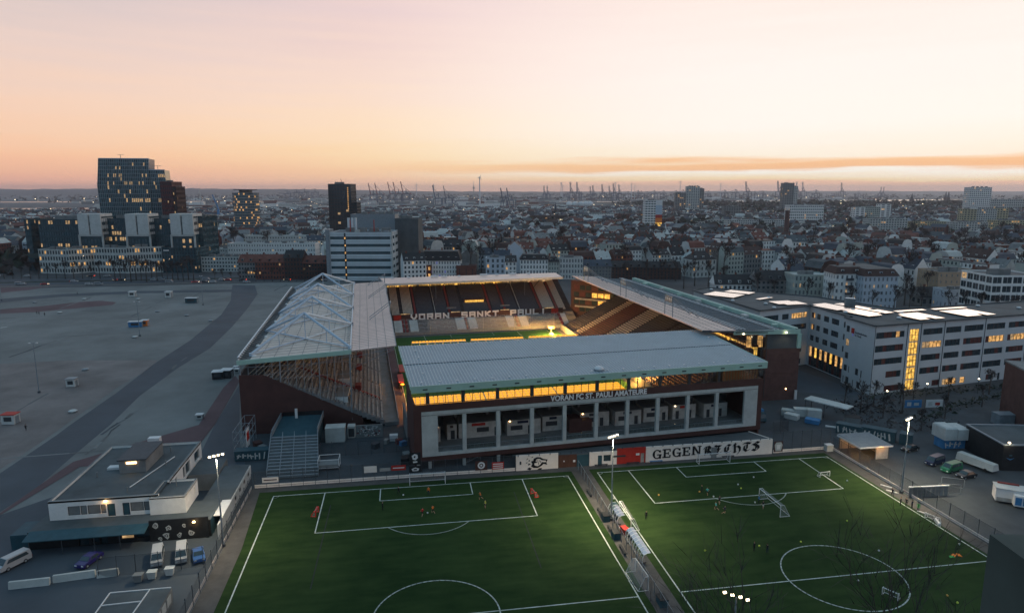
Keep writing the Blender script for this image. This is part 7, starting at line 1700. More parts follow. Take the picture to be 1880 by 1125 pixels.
# dancing towers: leaning, kinked glass towers
def leaning(label, prof, xs, D, depth, m='glass_office', rows=24):
    "xs: list of (height px y, left px, right px) on the plane at distance D; kinked glass tower"
    t = None; lv = []
    for (py, xl, xr) in xs:
        def at(px):
            d = FW + RT*((px-940)/FPX) - UP*((py-562.5)/FPX); k = (D-CAM.y)/d.y; return CAM+d*k
        lv.append((at(xl), at(xr)))
    base = Vector((lv[-1][0].x, D, 0)); t = thing('glass_tower', label, 'tower', base, 0, 'leaning glass towers at the left'); FOOT.append((base.x+20, D+15, 40))
    W = M(); P = M(); rnd = random.Random(len(label))
    for (a, c), (a2, c2) in zip(lv[1:], lv):
        q = [Vector((a.x, D, a.z)), Vector((c.x, D, c.z)), Vector((c.x-3, D+depth, c.z)), Vector((a.x+3, D+depth, a.z))]; r = [Vector((a2.x, D, a2.z)), Vector((c2.x, D, c2.z)), Vector((c2.x-3, D+depth, c2.z)), Vector((a2.x+3, D+depth, a2.z))]
        W.hexa(q, r, m, 'roof_grey')
        nf = max(1, round((a2.z-a.z)/3.5)); n = max(4, round((c.x-a.x)/1.5))
        for j in range(nf):
            for i in range(n):
                f0, f1 = (j+.1)/nf, (j+.97)/nf
                def pt(s, f): x0 = lerp(a.x, a2.x, f); x1 = lerp(c.x, c2.x, f); return (lerp(x0, x1, s), D-.12, lerp(a.z, a2.z, f))
                s0, s1 = (i+.16)/n, (i+.86)/n; z = lerp(a.z, a2.z, f0); p_ = .4 if any(abs(z-v) < 2 for v in (72, 64, 50)) else .04
                P.face([pt(s0, f0), pt(s1, f0), pt(s1, f1), pt(s0, f1)], 'lit_soft' if rnd.random() < p_ and .15 < i/n else ('glass_blue' if rnd.random() < .7 else 'glass_dark'))
            for f in ((j)/nf,): P.hexa([pt(0, f)[:1]+(D-.3,)+pt(0, f)[2:], pt(1, f)[:1]+(D-.3,)+pt(1, f)[2:], (pt(1, f)[0], D, pt(1, f)[2]), (pt(0, f)[0], D, pt(0, f)[2])], [(x, y, z+.16) for x, y, z in (pt(0, f)[:1]+(D-.3,)+pt(0, f)[2:], pt(1, f)[:1]+(D-.3,)+pt(1, f)[2:], (pt(1, f)[0], D, pt(1, f)[2]), (pt(0, f)[0], D, pt(0, f)[2]))], 'steel_blue')
        # side strip on the left
        for j in range(nf):
            x = lerp(a.x, a2.x, (j+.5)/nf); z = lerp(a.z, a2.z, (j+.2)/nf); P.face([(x-.1, D+8, z), (x-.1, D+1, z), (x-.1, D+1, z+2.4), (x-.1, D+8, z+2.4)], 'glass_dark')
    for (a, c), (a2, c2) in zip(lv[1:], lv):
        n = round((lv[1][1].x-lv[1][0].x)/1.5)
        for i in range(n+1): W.beam((lerp(a.x, c.x, i/n), D-.3, a.z), (lerp(a2.x, c2.x, i/n), D-.3, a2.z), .22, .35, 'tower_fin')
    W.obj('wall', t, world=True); P.obj('window', t, world=True, kind='stuff')
    tp = lv[0]; b = M(); b.box(tp[0].x, D-.2, tp[0].z, tp[1].x, D+1.5, tp[0].z+.6, 'steel_blue'); b.obj('parapet', t, world=True)
    xm = lerp(tp[0].x, tp[1].x, .35); b = M(); b.tube((xm, D+10, tp[0].z), (xm, D+10, tp[0].z+4), .2, 'steel_grey', n=5); b.beam((xm-2.5, D+10, tp[0].z+4), (xm+3, D+10, tp[0].z+4), .25, .25, 'steel_grey'); b.obj('roof_crane', t, world=True)
leaning('tall dark glass tower with a leaning kinked front and many lit windows', None, [(291.5, 180.5, 272.5), (311.5, 180.2, 272.6), (340, 179, 275), (388, 185, 278), (478, 200, 282)], 505, 24)
leaning('lower right shoulder of the leaning glass tower with a pale roof line', None, [(312.5, 272.6, 301.5), (340, 275.5, 305.5), (388, 278.5, 313), (478, 282.5, 318)], 506, 23)
LB('red_tower', 'dark red narrow tower at the right flank of the glass towers', 306, 327, 334, 478, 18, 'curtain_red', rows=18, cols=6, ww=.5, wh=.5, lit=(.02, 'lit_soft')); LB('red_tower', 'lower right step of the dark red tower', 327.5, 334, 343, 478, 16, 'brick_dark', rows=16, cols=2)
# office complex in front
def boxtop(t, L, D, H): pass
cx = [(55, 66, 402, 497, 'glass_office', 'dark glass left end of the long office complex', 3), (66, 79, 404, 456, 'concrete', 'pale narrow strip with windows in the office complex', 1), (80, 152, 403, 497, 'glass_office', 'widest dark glass block of the office complex with lit rows', 16), (199, 243, 401, 497, 'glass_office', 'second dark glass block of the office complex', 10), (283, 325, 401, 497, 'glass_office', 'third dark glass block of the office complex', 10), (360, 378, 397, 497, 'glass_office', 'dark glass right end of the office complex', 5)]
for (x0, x1, yt, yb, m, lb, n) in cx: LB('office_block', lb, x0, x1, yt, yb, 26, m, rows=9, cols=n, ww=.8, wh=.6, pane='glass_blue', lit=(.07, 'lit_soft'), grp='blocks of the long office complex')
for i, x in enumerate((152, 238, 319)):
    lb = ['left', 'middle', 'right'][i]+' pale projecting bay of the office complex with a windowless split top'
    def ex2(t, L, D, H):
        for s in (0, 1): b = M(); b.box(.2+s*L*.52, -1.2, H*.68, L*.46+s*L*.54, 14, H+2.2, 'concrete_light'); b.obj('blank_box', t)
        b = M(); b.box(-.6, -1.0, 0, .5, 0, H*.67, 'concrete'); b.box(L-.5, -1.0, 0, L+.6, 0, H*.67, 'concrete'); b.box(-.6, -1.0, H*.65, L+.6, 0, H*.68, 'concrete'); b.obj('pale_frame', t)
    LB('office_bay', lb, x+2, x+44, 398, 499, 20, 'glass_office', rows=8, cols=7, ww=.8, wh=.55, pane='glass_blue', lit=(.06, 'lit_soft'), grp='projecting bays of the office complex', extra=ex2)
pod = [(75, 502, 130, 503), (130, 503, 175, 500), (175, 501, 236, 502), (236, 502, 300, 500)]
for i, (x0, y0, x1, y1) in enumerate(pod): LB('podium', ['leftmost', 'second', 'third', 'rightmost'][i]+' stretch of the curved pale office podium with square windows', x0, x1, 458-i*1.5, y0, 14, 'concrete', rows=4, cols=[11, 9, 12, 13][i], ww=.62, wh=.58, yb1=y1, lit=(.06, 'lit_warm'), grp='stretches of the curved podium')
LB('dark_office', 'dark glass office cube with a small lit sign right of the podium', 300, 363, 455, 501, 20, 'glass_office', rows=7, cols=12, ww=.5, wh=.7, pane='glass_dark', extra=lambda t, L, D, H: (lambda b: (b.box(1.5, -.2, H-2.2, 5.5, -.05, H-1.5, 'letter_white'), b.obj('lit_sign', t)))(M()))
LB('terrace_house', 'grey flat-topped block with lit shopfronts left of the red-brown row', 366, 440, 472, 499, 14, 'concrete', rows=4, cols=14, lit=(.05, 'lit_warm')); 
RW = 'red-brown row houses along the far street'
LB('row_house', 'red-roofed pale row house above the lit shopfront', 439, 470, 468, 512, 11, 'concrete_dark', 'brick_red', rows=4, cols=6, roofkind='gable', roofh=5, grp=RW, lit=(.1, 'lit_warm')); LB('row_house', 'long red-brown row house left of the dark tall one', 470, 523, 468, 513, 11, 'brick_red', 'brick_red', rows=4, cols=10, roofkind='gable', roofh=5, grp=RW)
LB('row_house', 'dark gabled tall row house with pale dormers', 523, 557, 460, 513, 12, 'brick_dark', 'black', rows=5, cols=6, roofkind='gable', roofh=5, grp=RW); LB('row_house', 'red-brown row house beside the striped office', 557, 604, 470, 513, 11, 'brick_dark', 'brick_red', rows=4, cols=9, roofkind='gable', roofh=5, grp=RW)
LB('white_block', 'long white flat building with small windows behind the row houses', 420, 580, 447, 480, 13, 'white_wall', 'concrete_dark', rows=4, cols=34, ww=.35, wh=.4, grp=BG); LB('white_block', 'upper long white building with dark bands farther back', 452, 598, 433, 462, 12, 'concrete_light', 'concrete', rows=4, cols=30, ww=.4, wh=.35, grp=BG)
LB('white_block', 'white low terrace building left of the long white block', 378, 450, 457, 478, 12, 'concrete_light', 'concrete', rows=3, cols=16, ww=.4, wh=.35, grp=BG)
# round tower with brim roof
def rtower():
    a, c = G(428, 432), G(474, 432); R_ = (c-a).length/2; cen = (a+c)/2+Vector((0, R_, 0)); H = GVh(451, 347, (a+c)/2); t = thing('office_tower', 'eight-sided office tower with a wide flat brim roof and lit floors', 'tower', cen); FOOT.append((cen.x, cen.y, R_+12))
    b = M(); P = M(); n = 12; rnd = random.Random(3); ring = [(R_*math.cos(2*math.pi*(k+.5)/n), R_*math.sin(2*math.pi*(k+.5)/n)) for k in range(n)]
    b.prism(ring, 0, H-5, 'concrete_dark', 'roof_grey'); b.obj('wall', t); fl = 16
    for j in range(fl):
        for k in range(n):
            p, q = Vector(ring[k]), Vector(ring[(k+1) % n]); 
            for s in range(4):
                m_ = 'lit_warm' if rnd.random() < (.25 if j in (9, 10, 11, 6, 4) else .08) else 'glass_blue'; p0, q0 = p.lerp(q, (s+.08)/4)*1.006, p.lerp(q, (s+.92)/4)*1.006; z = (H-5)*(j+.25)/fl; z1 = z+(H-5)/fl*.6
                P.face([(*p0, z), (*q0, z), (*q0, z1), (*p0, z1)], m_)
    P.obj('window', t, kind='stuff'); b = M(); b.prism([(x*.5, y*.5) for x, y in ring], H-5, H-1.6, 'concrete_dark'); b.obj('neck', t); b = M(); b.prism([(x*.9, y*.9) for x, y in ring], H-1.6, H-.6, 'steel_dark', 'steel_grey', bottom=True); b.obj('brim', t)
rtower()
LB('black_tower', 'black office tower with a vertical line of lit windows near its right edge', 606.5, 648, 338, 440, 26, 'black', rows=18, cols=8, ww=.9, wh=.7, pane='glass_dark', lit=(.01, 'lit_soft'), extra=lambda t, L, D, H: [(lambda b: (b.box(L*.84, -.3, H*.55+k*2.5, L*.88, -.05, H*.55+k*2.5+1.5, 'lit_warm'), b.obj('lit_window', t)))(M()) for k in range(11)]+[(lambda b: (b.tube((L*.6, 6, H), (L*.6-2.5, 6, H+6), .25, 'aisle_red', n=5), b.obj('roof_crane', t)))(M())])
LB('black_tower', 'lower dark annex stepping down right of the black tower', 648.5, 658, 372, 440, 20, 'black', rows=12, cols=2, ww=.8, wh=.6, lit=(.02, 'lit_soft'))
LB('white_house', 'white apartment house with a black mansard roof and violet-lit ground floor', 775, 845, 460, 511, 16, 'white_wall', 'black', rows=4, cols=14, ww=.4, wh=.6, roofkind='mansard', roofh=7, lit=(.12, 'violet_lit'), grp=BG, indiv=True)
LB('brick_house', 'small brown brick block left of the violet-lit house', 771, 792, 487, 512, 8, 'brick_red', rows=2, cols=3, lit=(.4, 'lit_warm'), grp=BG); LB('brick_house', 'red flat brick shed right of the violet-lit house', 838, 874, 488, 512, 8, 'brick_red', rows=1, cols=3, ww=.1, lit=(0, 'x'), grp=BG)
NR = 'houses in the row just behind the far stand'
for (x0, x1, yt, rk, wl, rf_, lb, n) in ((892, 927, 474, 'flat', 'pale_blue', 'roof_grey', 'pale blue corner house with square windows', 4), (927, 948, 470, 'gable', 'white_wall', 'black', 'slim white house with a curved gable beside the pale blue one', 3), (955, 1006, 466, 'mansard', 'white_wall', 'black', 'white ornate house with tall windows behind the far stand', 9), (1007, 1026, 470, 'mansard', 'mint_wall', 'black', 'greenish narrow house with a dark mansard', 4), (1027, 1070, 474, 'flat', 'concrete_light', 'roof_grey', 'cream flat house with pilasters', 8),
    (1070, 1122, 478, 'gable', 'concrete_dark', 'slate_blue', 'house under a large blue-slate roof', 9), (1122, 1180, 480, 'gable', 'brick_dark', 'black', 'dark brick house left of the middle of the roof row', 9), (1180, 1250, 481, 'gable', 'brick_dark', 'black', 'long dark brick house at the right end of the roof row', 11)):
    LB('town_house', lb, x0, x1, yt, 513, 12, wl, rf_, rows=4, cols=n, ww=.42, wh=.6, roofkind=rk, roofh=4, lit=(.03, 'lit_warm'), grp=NR, indiv=(wl != 'brick_dark'))
def mural(t, L, D, H):
    for k, (m, a, c) in enumerate((('blue_panel', 0, .16), ('lit_yellow', .16, .3), ('orange_cloth', .3, .45), ('sign_red', .45, .55), ('steel_blue', .55, .85), ('white', .85, 1))):
        b = M(); b.box(L+.05, 0, H*a, L+.3, D, H*c, m); b.obj('mural_band', t)
        b = M(); b.box(L*.62, -.3, H*a, L, -.05, H*c, m); b.obj('mural_band', t)
LB('mural_tower', 'white apartment tower with a coloured mural of blue red and yellow on its right part', 1183, 1214, 368, 426, 18, 'white_wall', rows=13, cols=6, ww=.8, wh=.45, extra=mural, lit=(.02, 'lit_soft'))
TW = 'distant high-rise blocks'
for (x0, x1, yt, yb, wl, r, c, lb) in ((1239, 1258, 354, 392, 'concrete_dark', 14, 5, 'dim grey high-rise left of the ribbed pale one'), (1259, 1283, 342, 392, 'concrete', 17, 6, 'pale ribbed high-rise of three slabs'), (1283, 1291, 346, 392, 'concrete_dark', 17, 2, 'narrow darker slab at the right of the pale high-rise'), (1434, 1455, 336, 392, 'concrete_dark', 18, 5, 'dark square high-rise right of the wooded slope'), (1455, 1462, 342, 392, 'concrete', 16, 2, 'pale slim flank of the dark square high-rise'),
    (1447, 1510, 377, 418, 'white_wall', 8, 18, 'wide white office block with a square window grid'), (1568, 1586, 381, 412, 'white_wall', 9, 2, 'white end of the green banded apartment block'), (1586, 1614, 380, 412, 'mint_wall', 9, 8, 'green banded middle of the apartment block'), (1614, 1633, 375, 412, 'white_wall', 10, 2, 'taller white right end of the green banded block'), (1595, 1664, 402, 432, 'concrete', 7, 14, 'grey balcony block in front of the green banded one'),
    (1675, 1735, 407, 428, 'yellow_wall', 6, 14, 'yellowish low slab between the trees'), (1775, 1815, 344, 400, 'white_wall', 16, 11, 'white high-rise with a dense balcony grid at the far right'), (1767, 1790, 384, 420, 'yellow_wall', 9, 4, 'yellow-walled block below the white high-rise'), (1790, 1827, 384, 420, 'concrete', 9, 9, 'grey balcony block below the white high-rise'), (1827, 1848, 383, 420, 'yellow_wall', 9, 4, 'yellow end block right of the grey balcony block'),
    (1752, 1812, 408, 432, 'concrete', 6, 12, 'pale slab in front of the yellow blocks'), (1828, 1880, 405, 430, 'yellow_wall', 6, 10, 'yellowish slab at the right edge'), (1328, 1359, 379, 404, 'concrete_dark', 9, 7, 'brownish ribbed office block over the low city'), (1815, 1878, 366, 392, 'concrete', 6, 16, 'row of pale slabs on the horizon at the right edge'), (1335, 1440, 404, 420, 'concrete_light', 4, 26, 'long white factory-like block with vertical stripes'), (1130, 1180, 393, 408, 'brick_red', 4, 12, 'long red brick housing block near the mural tower'), (1210, 1240, 402, 416, 'brick_red', 4, 8, 'brick block right of the mural tower'),
    (970, 1040, 396, 408, 'brick_dark', 4, 16, 'dark brick housing block in the middle distance'), (1215, 1330, 404, 414, 'concrete', 3, 22, 'low pale flat roofed hall right of the mural tower'), (1060, 1130, 392, 402, 'concrete', 4, 16, 'pale long housing block on the rise')):
    LB('high_rise' if yb-yt > 30 else 'apartment_slab', lb, x0, x1, yt, yb, 16 if x1-x0 < 40 else 20, wl, rows=r, cols=c, ww=.6, wh=.5, lit=(.05, 'lit_warm'), grp=TW)
# near right houses
AP = 'apartment houses behind the school'
def balc(t, L, D, H):
    for k in range(4):
        b = M(); b.box(L*.38, -1.3, 3.5+k*3.7, L*.62, 0, 3.7+k*3.7, 'steel_dark'); b.box(L*.38, -1.32, 3.7+k*3.7, L*.62, -1.25, 4.7+k*3.7, 'steel_dark'); b.box(L*.38, -1.24, 3.7+k*3.7, L*.385, 0, 4.7+k*3.7, 'steel_dark'); b.box(L*.615, -1.24, 3.7+k*3.7, L*.62, 0, 4.7+k*3.7, 'steel_dark'); b.obj('balcony', t)
LB('apartment_house', 'white apartment house with dark iron balconies in the middle of its front', 1529, 1581, 488, 566, 13, 'white_wall', 'brick_dark', rows=5, cols=6, ww=.38, wh=.5, indiv=True, roofkind='mansard', roofh=4, grp=AP, extra=balc, lit=(.08, 'lit_soft'))
LB('apartment_house', 'blue-grey ornate apartment house with a corner gable next to the white one', 1581, 1646, 492, 570, 30, 'pale_blue', 'brick_dark', rows=5, cols=8, ww=.36, wh=.5, indiv=True, roofkind='mansard', roofh=4, grp=AP, lit=(.05, 'lit_soft'), ang=math.radians(-6))
LB('apartment_house', 'light green flat-roofed house left of the white balcony house', 1456, 1528, 505, 556, 14, 'mint_wall', 'concrete', rows=4, cols=10, ww=.4, wh=.55, grp=AP, indiv=True); LB('apartment_house', 'low white houses under black roofs left behind the school', 1312, 1384, 506, 546, 10, 'white_wall', 'black', rows=2, cols=9, roofkind='gable', roofh=5, grp=AP)
LB('apartment_house', 'dark roofed grey house between the black-roofed and the green house', 1388, 1455, 498, 550, 12, 'concrete_dark', 'black', rows=4, cols=8, roofkind='gable', roofh=5, grp=AP)
LB('gothic_school', 'white building with stepped gables and a black roof above the near houses', 1418, 1504, 460, 492, 14, 'white_wall', 'black', rows=3, cols=16, ww=.45, wh=.55, roofkind='gable', roofh=7, grp=AP)
for (x0, x1, yt, yb, wl, rk, lb) in ((1337, 1384, 474, 492, 'white_wall', 'brick_red', 'white house under a red mansard left of the gabled building'), (1560, 1626, 464, 488, 'concrete', 'black', 'curved pale house with a dark dormered roof'), (1627, 1700, 468, 492, 'concrete_dark', 'black', 'grey-green long house behind the blue-grey one')): LB('town_house', lb, x0, x1, yt-4, yb, 13, wl, rk, rows=3, cols=14, roofkind='mansard', roofh=5, grp=AP)
LB('apartment_house', 'orange-brown walled house with a stepped outline', 1719, 1808, 500, 547, 20, 'ochre', 'roof_grey', rows=4, cols=9, ww=.22, wh=.4, grp=AP, indiv=True, lit=(.06, 'lit_warm')); LB('low_house', 'lilac-grey low house in front of the orange-brown one', 1729, 1810, 532, 568, 9, 'pale_blue', 'roof_grey', rows=2, cols=8, ww=.25, wh=.4, grp=AP)
LB('low_house', 'small black-roofed house with three bright roof windows', 1690, 1728, 528, 562, 9, 'concrete_dark', 'black', rows=1, cols=3, roofkind='gable', roofh=5, grp=AP)
LB('car_park', 'white framed building with open decks and small green lights at the right edge', 1813, 1905, 506, 588, 22, 'white_wall', 'roof_grey', rows=5, cols=5, ww=.86, wh=.68, pane='glass_dark', lit=(.06, 'lit_soft'), indiv=True, grp=AP)
for k, (x, y0, y1) in enumerate(((1442, 388, 446), (1337, 440, 480))):
    g = G(x, y1); H = GVh(x, y0, g); t = thing('chimney_stack', ['tall brown brick chimney in the middle of the right city', 'slender orange brick chimney among the roofs'][k], 'chimney', g); b = M(); b.tube((0, 0, 0), (0, 0, H), 3 if k == 0 else 1.3, 'brick_brown', r1=2.4 if k == 0 else 1.1, n=10); b.obj('shaft', t); b = M(); b.tube((0, 0, H), (0, 0, H+1), 2.8 if k == 0 else 1.3, 'brick_dark', n=10); b.obj('cap', t)
for k, (x, y0, yb, D2) in enumerate(((1020, 372, 398, 0), (520, 384, 402, 0), (1373, 352, 372, 0), (1740, 351, 374, 0), (1735, 351, 374, 0), (1673, 354, 376, 0))):
    g = G(x, yb); H = GVh(x, y0, g); w_ = H*.09; t = thing('church', ['church with a dark pointed spire in the middle distance', 'small church tower among the red roofs at the left', 'thin green spire on the wooded ridge', 'right of the two dark church spires on the right horizon', 'left of the two dark church spires on the right horizon', 'squat dark church tower on the right ridge'][k], 'church', g, 0, 'church towers on the skyline')
    b = M(); b.box(-w_, -w_, 0, w_, w_, H*.5, 'brick_dark'); b.obj('tower', t); b = M(); b.tube((0, 0, H*.5), (0, 0, H), w_*1.2, 'slate_blue', r1=.1, n=8); b.obj('spire', t); b = M(); b.box(w_, -w_, 0, w_*4, w_, H*.3, 'brick_dark', 'black'); b.obj('nave', t)
# ================================================================== TREES
def branch_mesh(b, p, d, ln, r, depth, rnd, tw, m='bark'):
    q = p+d*ln
    if depth > 1: b.tube(p, q, r, m, r1=r*.65, n=5 if depth > 3 else 3, cap=False)
    else: tw.append((p, q, r))
    if depth == 0: return
    for k in range(3 if depth < 5 else 4):
        a = rnd.uniform(0, 6.283); s = rnd.uniform(.35, .75) if depth < 5 else rnd.uniform(.25, .5)
        u = d.orthogonal().normalized(); v = d.cross(u); nd_ = (d*math.cos(s)+(u*math.cos(a)+v*math.sin(a))*math.sin(s)+Vector((0, 0, .12))).normalized()
        branch_mesh(b, p.lerp(q, rnd.uniform(.55, 1)), nd_, ln*rnd.uniform(.6, .82), r*.6, depth-1, rnd, tw, m)
def tree_proto(seed, depth=5, h=4.2):
    rnd = random.Random(seed); b = M(); tw = []
    b.tube((0, 0, 0), (0, 0, h*.8), .3, 'bark', r1=.2, n=7, cap=False); tr = b.mesh('trunk')
    b = M(); branch_mesh(b, Vector((0, 0, h*.75)), Vector((0, 0, 1)), h*.75, .18, depth, rnd, tw)
    for p, q, r in tw:
        s = Vector((rnd.uniform(-1, 1), rnd.uniform(-1, 1), 0)).normalized()*.09
        b.face([p-s, p+s, q+s*.3, q-s*.3], 'twig')
    return tr, b.mesh('crown')
TP = [tree_proto(s) for s in (1, 2, 3)]
TN = [0]
def tree(x, y, s, label, grp, k=None, z=.05):
    k = TN[0] % 3 if k is None else k; TN[0] += 1
    t = thing('bare_tree', label, 'tree', (x, y, z), TN[0]*1.7, grp); t.scale = (s, s, s)
    newobj('trunk', TP[k][0], t); newobj('crown', TP[k][1], t); return t
for i in range(16): 
    x = 212+i*9.6; g = G(x, 516+random.uniform(-2, 2)); tree(g.x, g.y, random.uniform(1.0, 1.5), 'bare street tree in the row between the field and the office complex', 'bare trees along the far street')
for i in range(12):
    x = 8+i*16; g = G(x, 512); tree(g.x, g.y, random.uniform(.8, 1.2), 'bare tree in the dark strip left of the office complex', 'bare trees by the left crossing')
for i in range(14):
    g = G(395+i*15, 517); tree(g.x, g.y, random.uniform(.6, .9), 'small bare tree before the red-brown row houses', 'bare trees before the row houses')
for i, (x, y, s) in enumerate(((1255, 530, 1.5), (1275, 525, 1.5), (1300, 530, 1.6), (1330, 528, 1.3), (1240, 516, 1.4), (1220, 512, 1.2), (1188, 514, 1.2), (1148, 514, 1.1), (1390, 552, 1.4), (1420, 552, 1.1), (1480, 560, 1.3), (1520, 566, 1.2), (1560, 572, 1.2), (1600, 578, 1.1), (1640, 578, 1.3), (1668, 576, 1.3), (1690, 575, 1.2), (1660, 560, 1.5), (1700, 545, 1.4), (1740, 578, 1.1), (1770, 580, 1.1), (1800, 585, 1.2), (1830, 590, 1.1), (1862, 596, 1.2))):
    g = G(x, y); tree(g.x, g.y, s, 'bare winter tree between the school roof and the houses behind it', 'bare trees behind the school')
for i, (x, y, s) in enumerate(((136, 33, .55), (141, 34, .5), (152, 33.5, .6), (168, 36, .7), (178, 38, .6), (186, 39, .6), (126, 31, .7), (119, 27, .8), (117, 31, .7), (122, 22, .6), (131, 26, .7), (138, 19, .6), (125, 12, .55), (190, 36, .7), (110, 60, .6), (156, 26, .6))):
    tree(x, y, s, 'young bare tree in the planted bank before the school', 'young bare trees before the school')

# ================================================================== CITY
CR = random.Random(42)
WALLS = ['white_wall', 'white_wall', 'white_wall', 'concrete_light', 'concrete_light', 'concrete', 'brick_dark', 'pale_blue', 'concrete_dark', 'brick_red', 'mint_wall']; WN = ['white', 'white', 'white', 'cream', 'cream', 'grey', 'dark brick', 'pale blue', 'dark grey', 'red brick', 'greenish']
ROOFS = ['black', 'black', 'slate_blue', 'roof_grey', 'brick_dark', 'black', 'concrete_dark', 'slate_blue', 'concrete', 'brick_red']; RN = ['black', 'black', 'blue slate', 'grey', 'brown', 'black', 'grey-toned', 'blue slate', 'pale', 'red']
def house_meshes(L, D, H, rh, kind, nf, nc, seed):
    rnd = random.Random(seed); W = M(); P = M()
    for o, u, LL, n in (((0, 0), (1, 0), L, nc), ((L, 0), (0, 1), D, 0 if kind != 'hip' else 3), ((L, D), (-1, 0), L, nc), ((0, D), (0, -1), D, 0 if kind != 'hip' else 3)):
        fh = H/nf; r = [(LL/n*(i+.5)-.6, .9+fh*j, LL/n*(i+.5)+.6, .9+fh*j+fh*.55) for j in range(nf) for i in range(n)] if n else []
        W.facade(o, u, LL, 0, H, r, 'white_wall', depth=.25, pane='glass_dark', PM=P, lit=(.035, 'lit_warm'), rnd=rnd)
    R = M(); e = .35; i = D*.45 if kind == 'hip' else 0
    A, B_, C_, D_ = (-e*0, -e, H), (L, -e, H), (L, D+e, H), (0, D+e, H)
    if kind == 'flat':
        R.box(-.1, -.1, H, L+.1, D+.1, H+.4, 'black')
    elif kind == 'mansard':
        q = [(0, 1.8, H+rh*.8), (L, 1.8, H+rh*.8), (L, D-1.8, H+rh*.8), (0, D-1.8, H+rh*.8)]; m_ = [(0, D/2, H+rh), (L, D/2, H+rh)]
        R.face([A, B_, q[1], q[0]], 'black'); R.face([C_, D_, q[3], q[2]], 'black'); R.face([q[0], q[1], m_[1], m_[0]], 'black'); R.face([q[2], q[3], m_[0], m_[1]], 'black')
        W.face([(L, 0, H), (L, D, H), q[2], m_[1], q[1]], 'white_wall'); W.face([(0, D, H), (0, 0, H), q[0], m_[0], q[3]], 'white_wall')
    else:
        r0, r1 = (i, D/2, H+rh), (L-i, D/2, H+rh); R.face([A, B_, r1, r0], 'black'); R.face([C_, D_, r0, r1], 'black')
        if i: R.face([B_, C_, r1], 'black'); R.face([D_, A, r0], 'black')
        else: W.face([(L, 0, H), (L, D, H), r1], 'white_wall'); W.face([(0, D, H), (0, 0, H), r0], 'white_wall')
    X = M()
    if kind != 'flat':
        for s in (0, 1):
            for k in range(nc//2):
                x = (k+.5)*L/(nc//2); y = 1.3 if not s else D-2.6; X.box(x-.6, y, H+.5, x+.6, y+1.3, H+2.3, 'white_wall', 'black'); X.box(x-.4, y-.05 if not s else y+1.31, H+.8, x+.4, y-.01 if not s else y+1.35, H+2.0, 'glass_dark')
    Cm = M()
    for k in range(2): x = L*(.2+.6*k)-.5; Cm.box(x, D*.5-.5, H+rh*.5, x+1.1, D*.5+.6, H+rh+1.3, 'brick_red')
    return W.mesh('wall'), P.mesh('window'), R.mesh('roof'), (X.mesh('dormer') if X.f else None), Cm.mesh('chimney'), L, D
HP = [house_meshes(15, 12, 15.5, 5, 'gable', 5, 6, 1), house_meshes(13, 12, 16.5, 4.5, 'mansard', 5, 5, 2), house_meshes(17, 12, 14.5, 5.5, 'gable', 4, 7, 3), house_meshes(16, 11, 15, 4, 'mansard', 4, 6, 4), house_meshes(19, 13, 11, 5, 'hip', 3, 6, 5), house_meshes(16, 12, 17, .6, 'flat', 5, 6, 6), house_meshes(12, 11, 12, 6, 'gable', 3, 4, 7)]
KN = ['gabled', 'mansard-roofed', 'long gabled', 'mansard-roofed', 'hip-roofed', 'flat-topped', 'steep gabled']
for (a, c, r) in ((-28, 100, 62), (30, 100, 80), (90, 100, 60), (150, 60, 50), (215, 60, 55)): FOOT.append((a, c, r))
def free(x, y, r=6):
    for (a, c, q) in FOOT:
        if (x-a)**2+(y-c)**2 < (q*.78+r)**2: return False
    return True
def px_of(x, y, z=0):
    v = Vector((x, y, z))-CAM; d = v.dot(FW)
    return (940+FPX*v.dot(RT)/d, 562.5-FPX*v.dot(UP)/d) if d > 1 else (-9999, 0)
cand = []
def cityzone(x, y):
    u, v = px_of(x, y)
    if not (-120 < u < 2000): return False
    if u < 390: return y > 540
    if u < 610: return y > 470
    if u < 1260: return y > 318
    if u < 1440: return y > 300
    return y > 196 if u > 1700 else y > 205
A_ = math.radians(9)
for bi in range(-26, 60):
    for bj in range(0, 34):
        jit = random.Random(bi*97+bj); ox, oy = bi*60+jit.uniform(-6, 6), 170+bj*64+jit.uniform(-6, 6); rot = A_+jit.choice((-.35, 0, 0, .12, .4)) if bj > 2 else A_
        cx_, cy_ = rotp((ox, oy), (0, 0), A_)
        if jit.random() < .07: continue
        ring = [(-22+i*15.2, -22, 0) for i in range(3)]+[(23.5, -22+i*14.5, 90) for i in range(3)]+[(24-i*15.2, 23, 180) for i in range(3)]+[(-23, 22-i*14.5, 270) for i in range(3)]
        for (a, c, dg) in ring:
            if jit.random() < .12: continue
            x, y = rotp((a, c), (cx_, cy_), rot)
            if y < 1900 and cityzone(x, y) and free(x, y): cand.append((math.hypot(x-CAM.x, y-CAM.y), x, y, rot+math.radians(dg), CR.randrange(len(HP)), CR.randrange(len(WALLS)), CR.randrange(len(ROOFS)), CR.uniform(.82, 1.14), CR.random()))
cand.sort(key=lambda q: q[0])
def where(x, y):
    u, v = px_of(x, y, 12)
    c = ('left of the white blocks' if u < 380 else 'between round tower and black tower' if u < 600 else 'behind the striped office' if u < 730 else 'behind the violet-lit house' if u < 880 else 'behind the far stand roof' if u < 1060 else 'below the spired church' if u < 1180 else 'below the mural tower' if u < 1300 else 'around the slender chimney' if u < 1430 else 'behind the white balcony house' if u < 1620 else 'behind the blue-grey house' if u < 1740 else 'above the orange-brown house')
    return c, ['nearest', 'second', 'third', 'fourth', 'fifth', 'sixth'][min(5, max(0, int((y-190)/75)))]
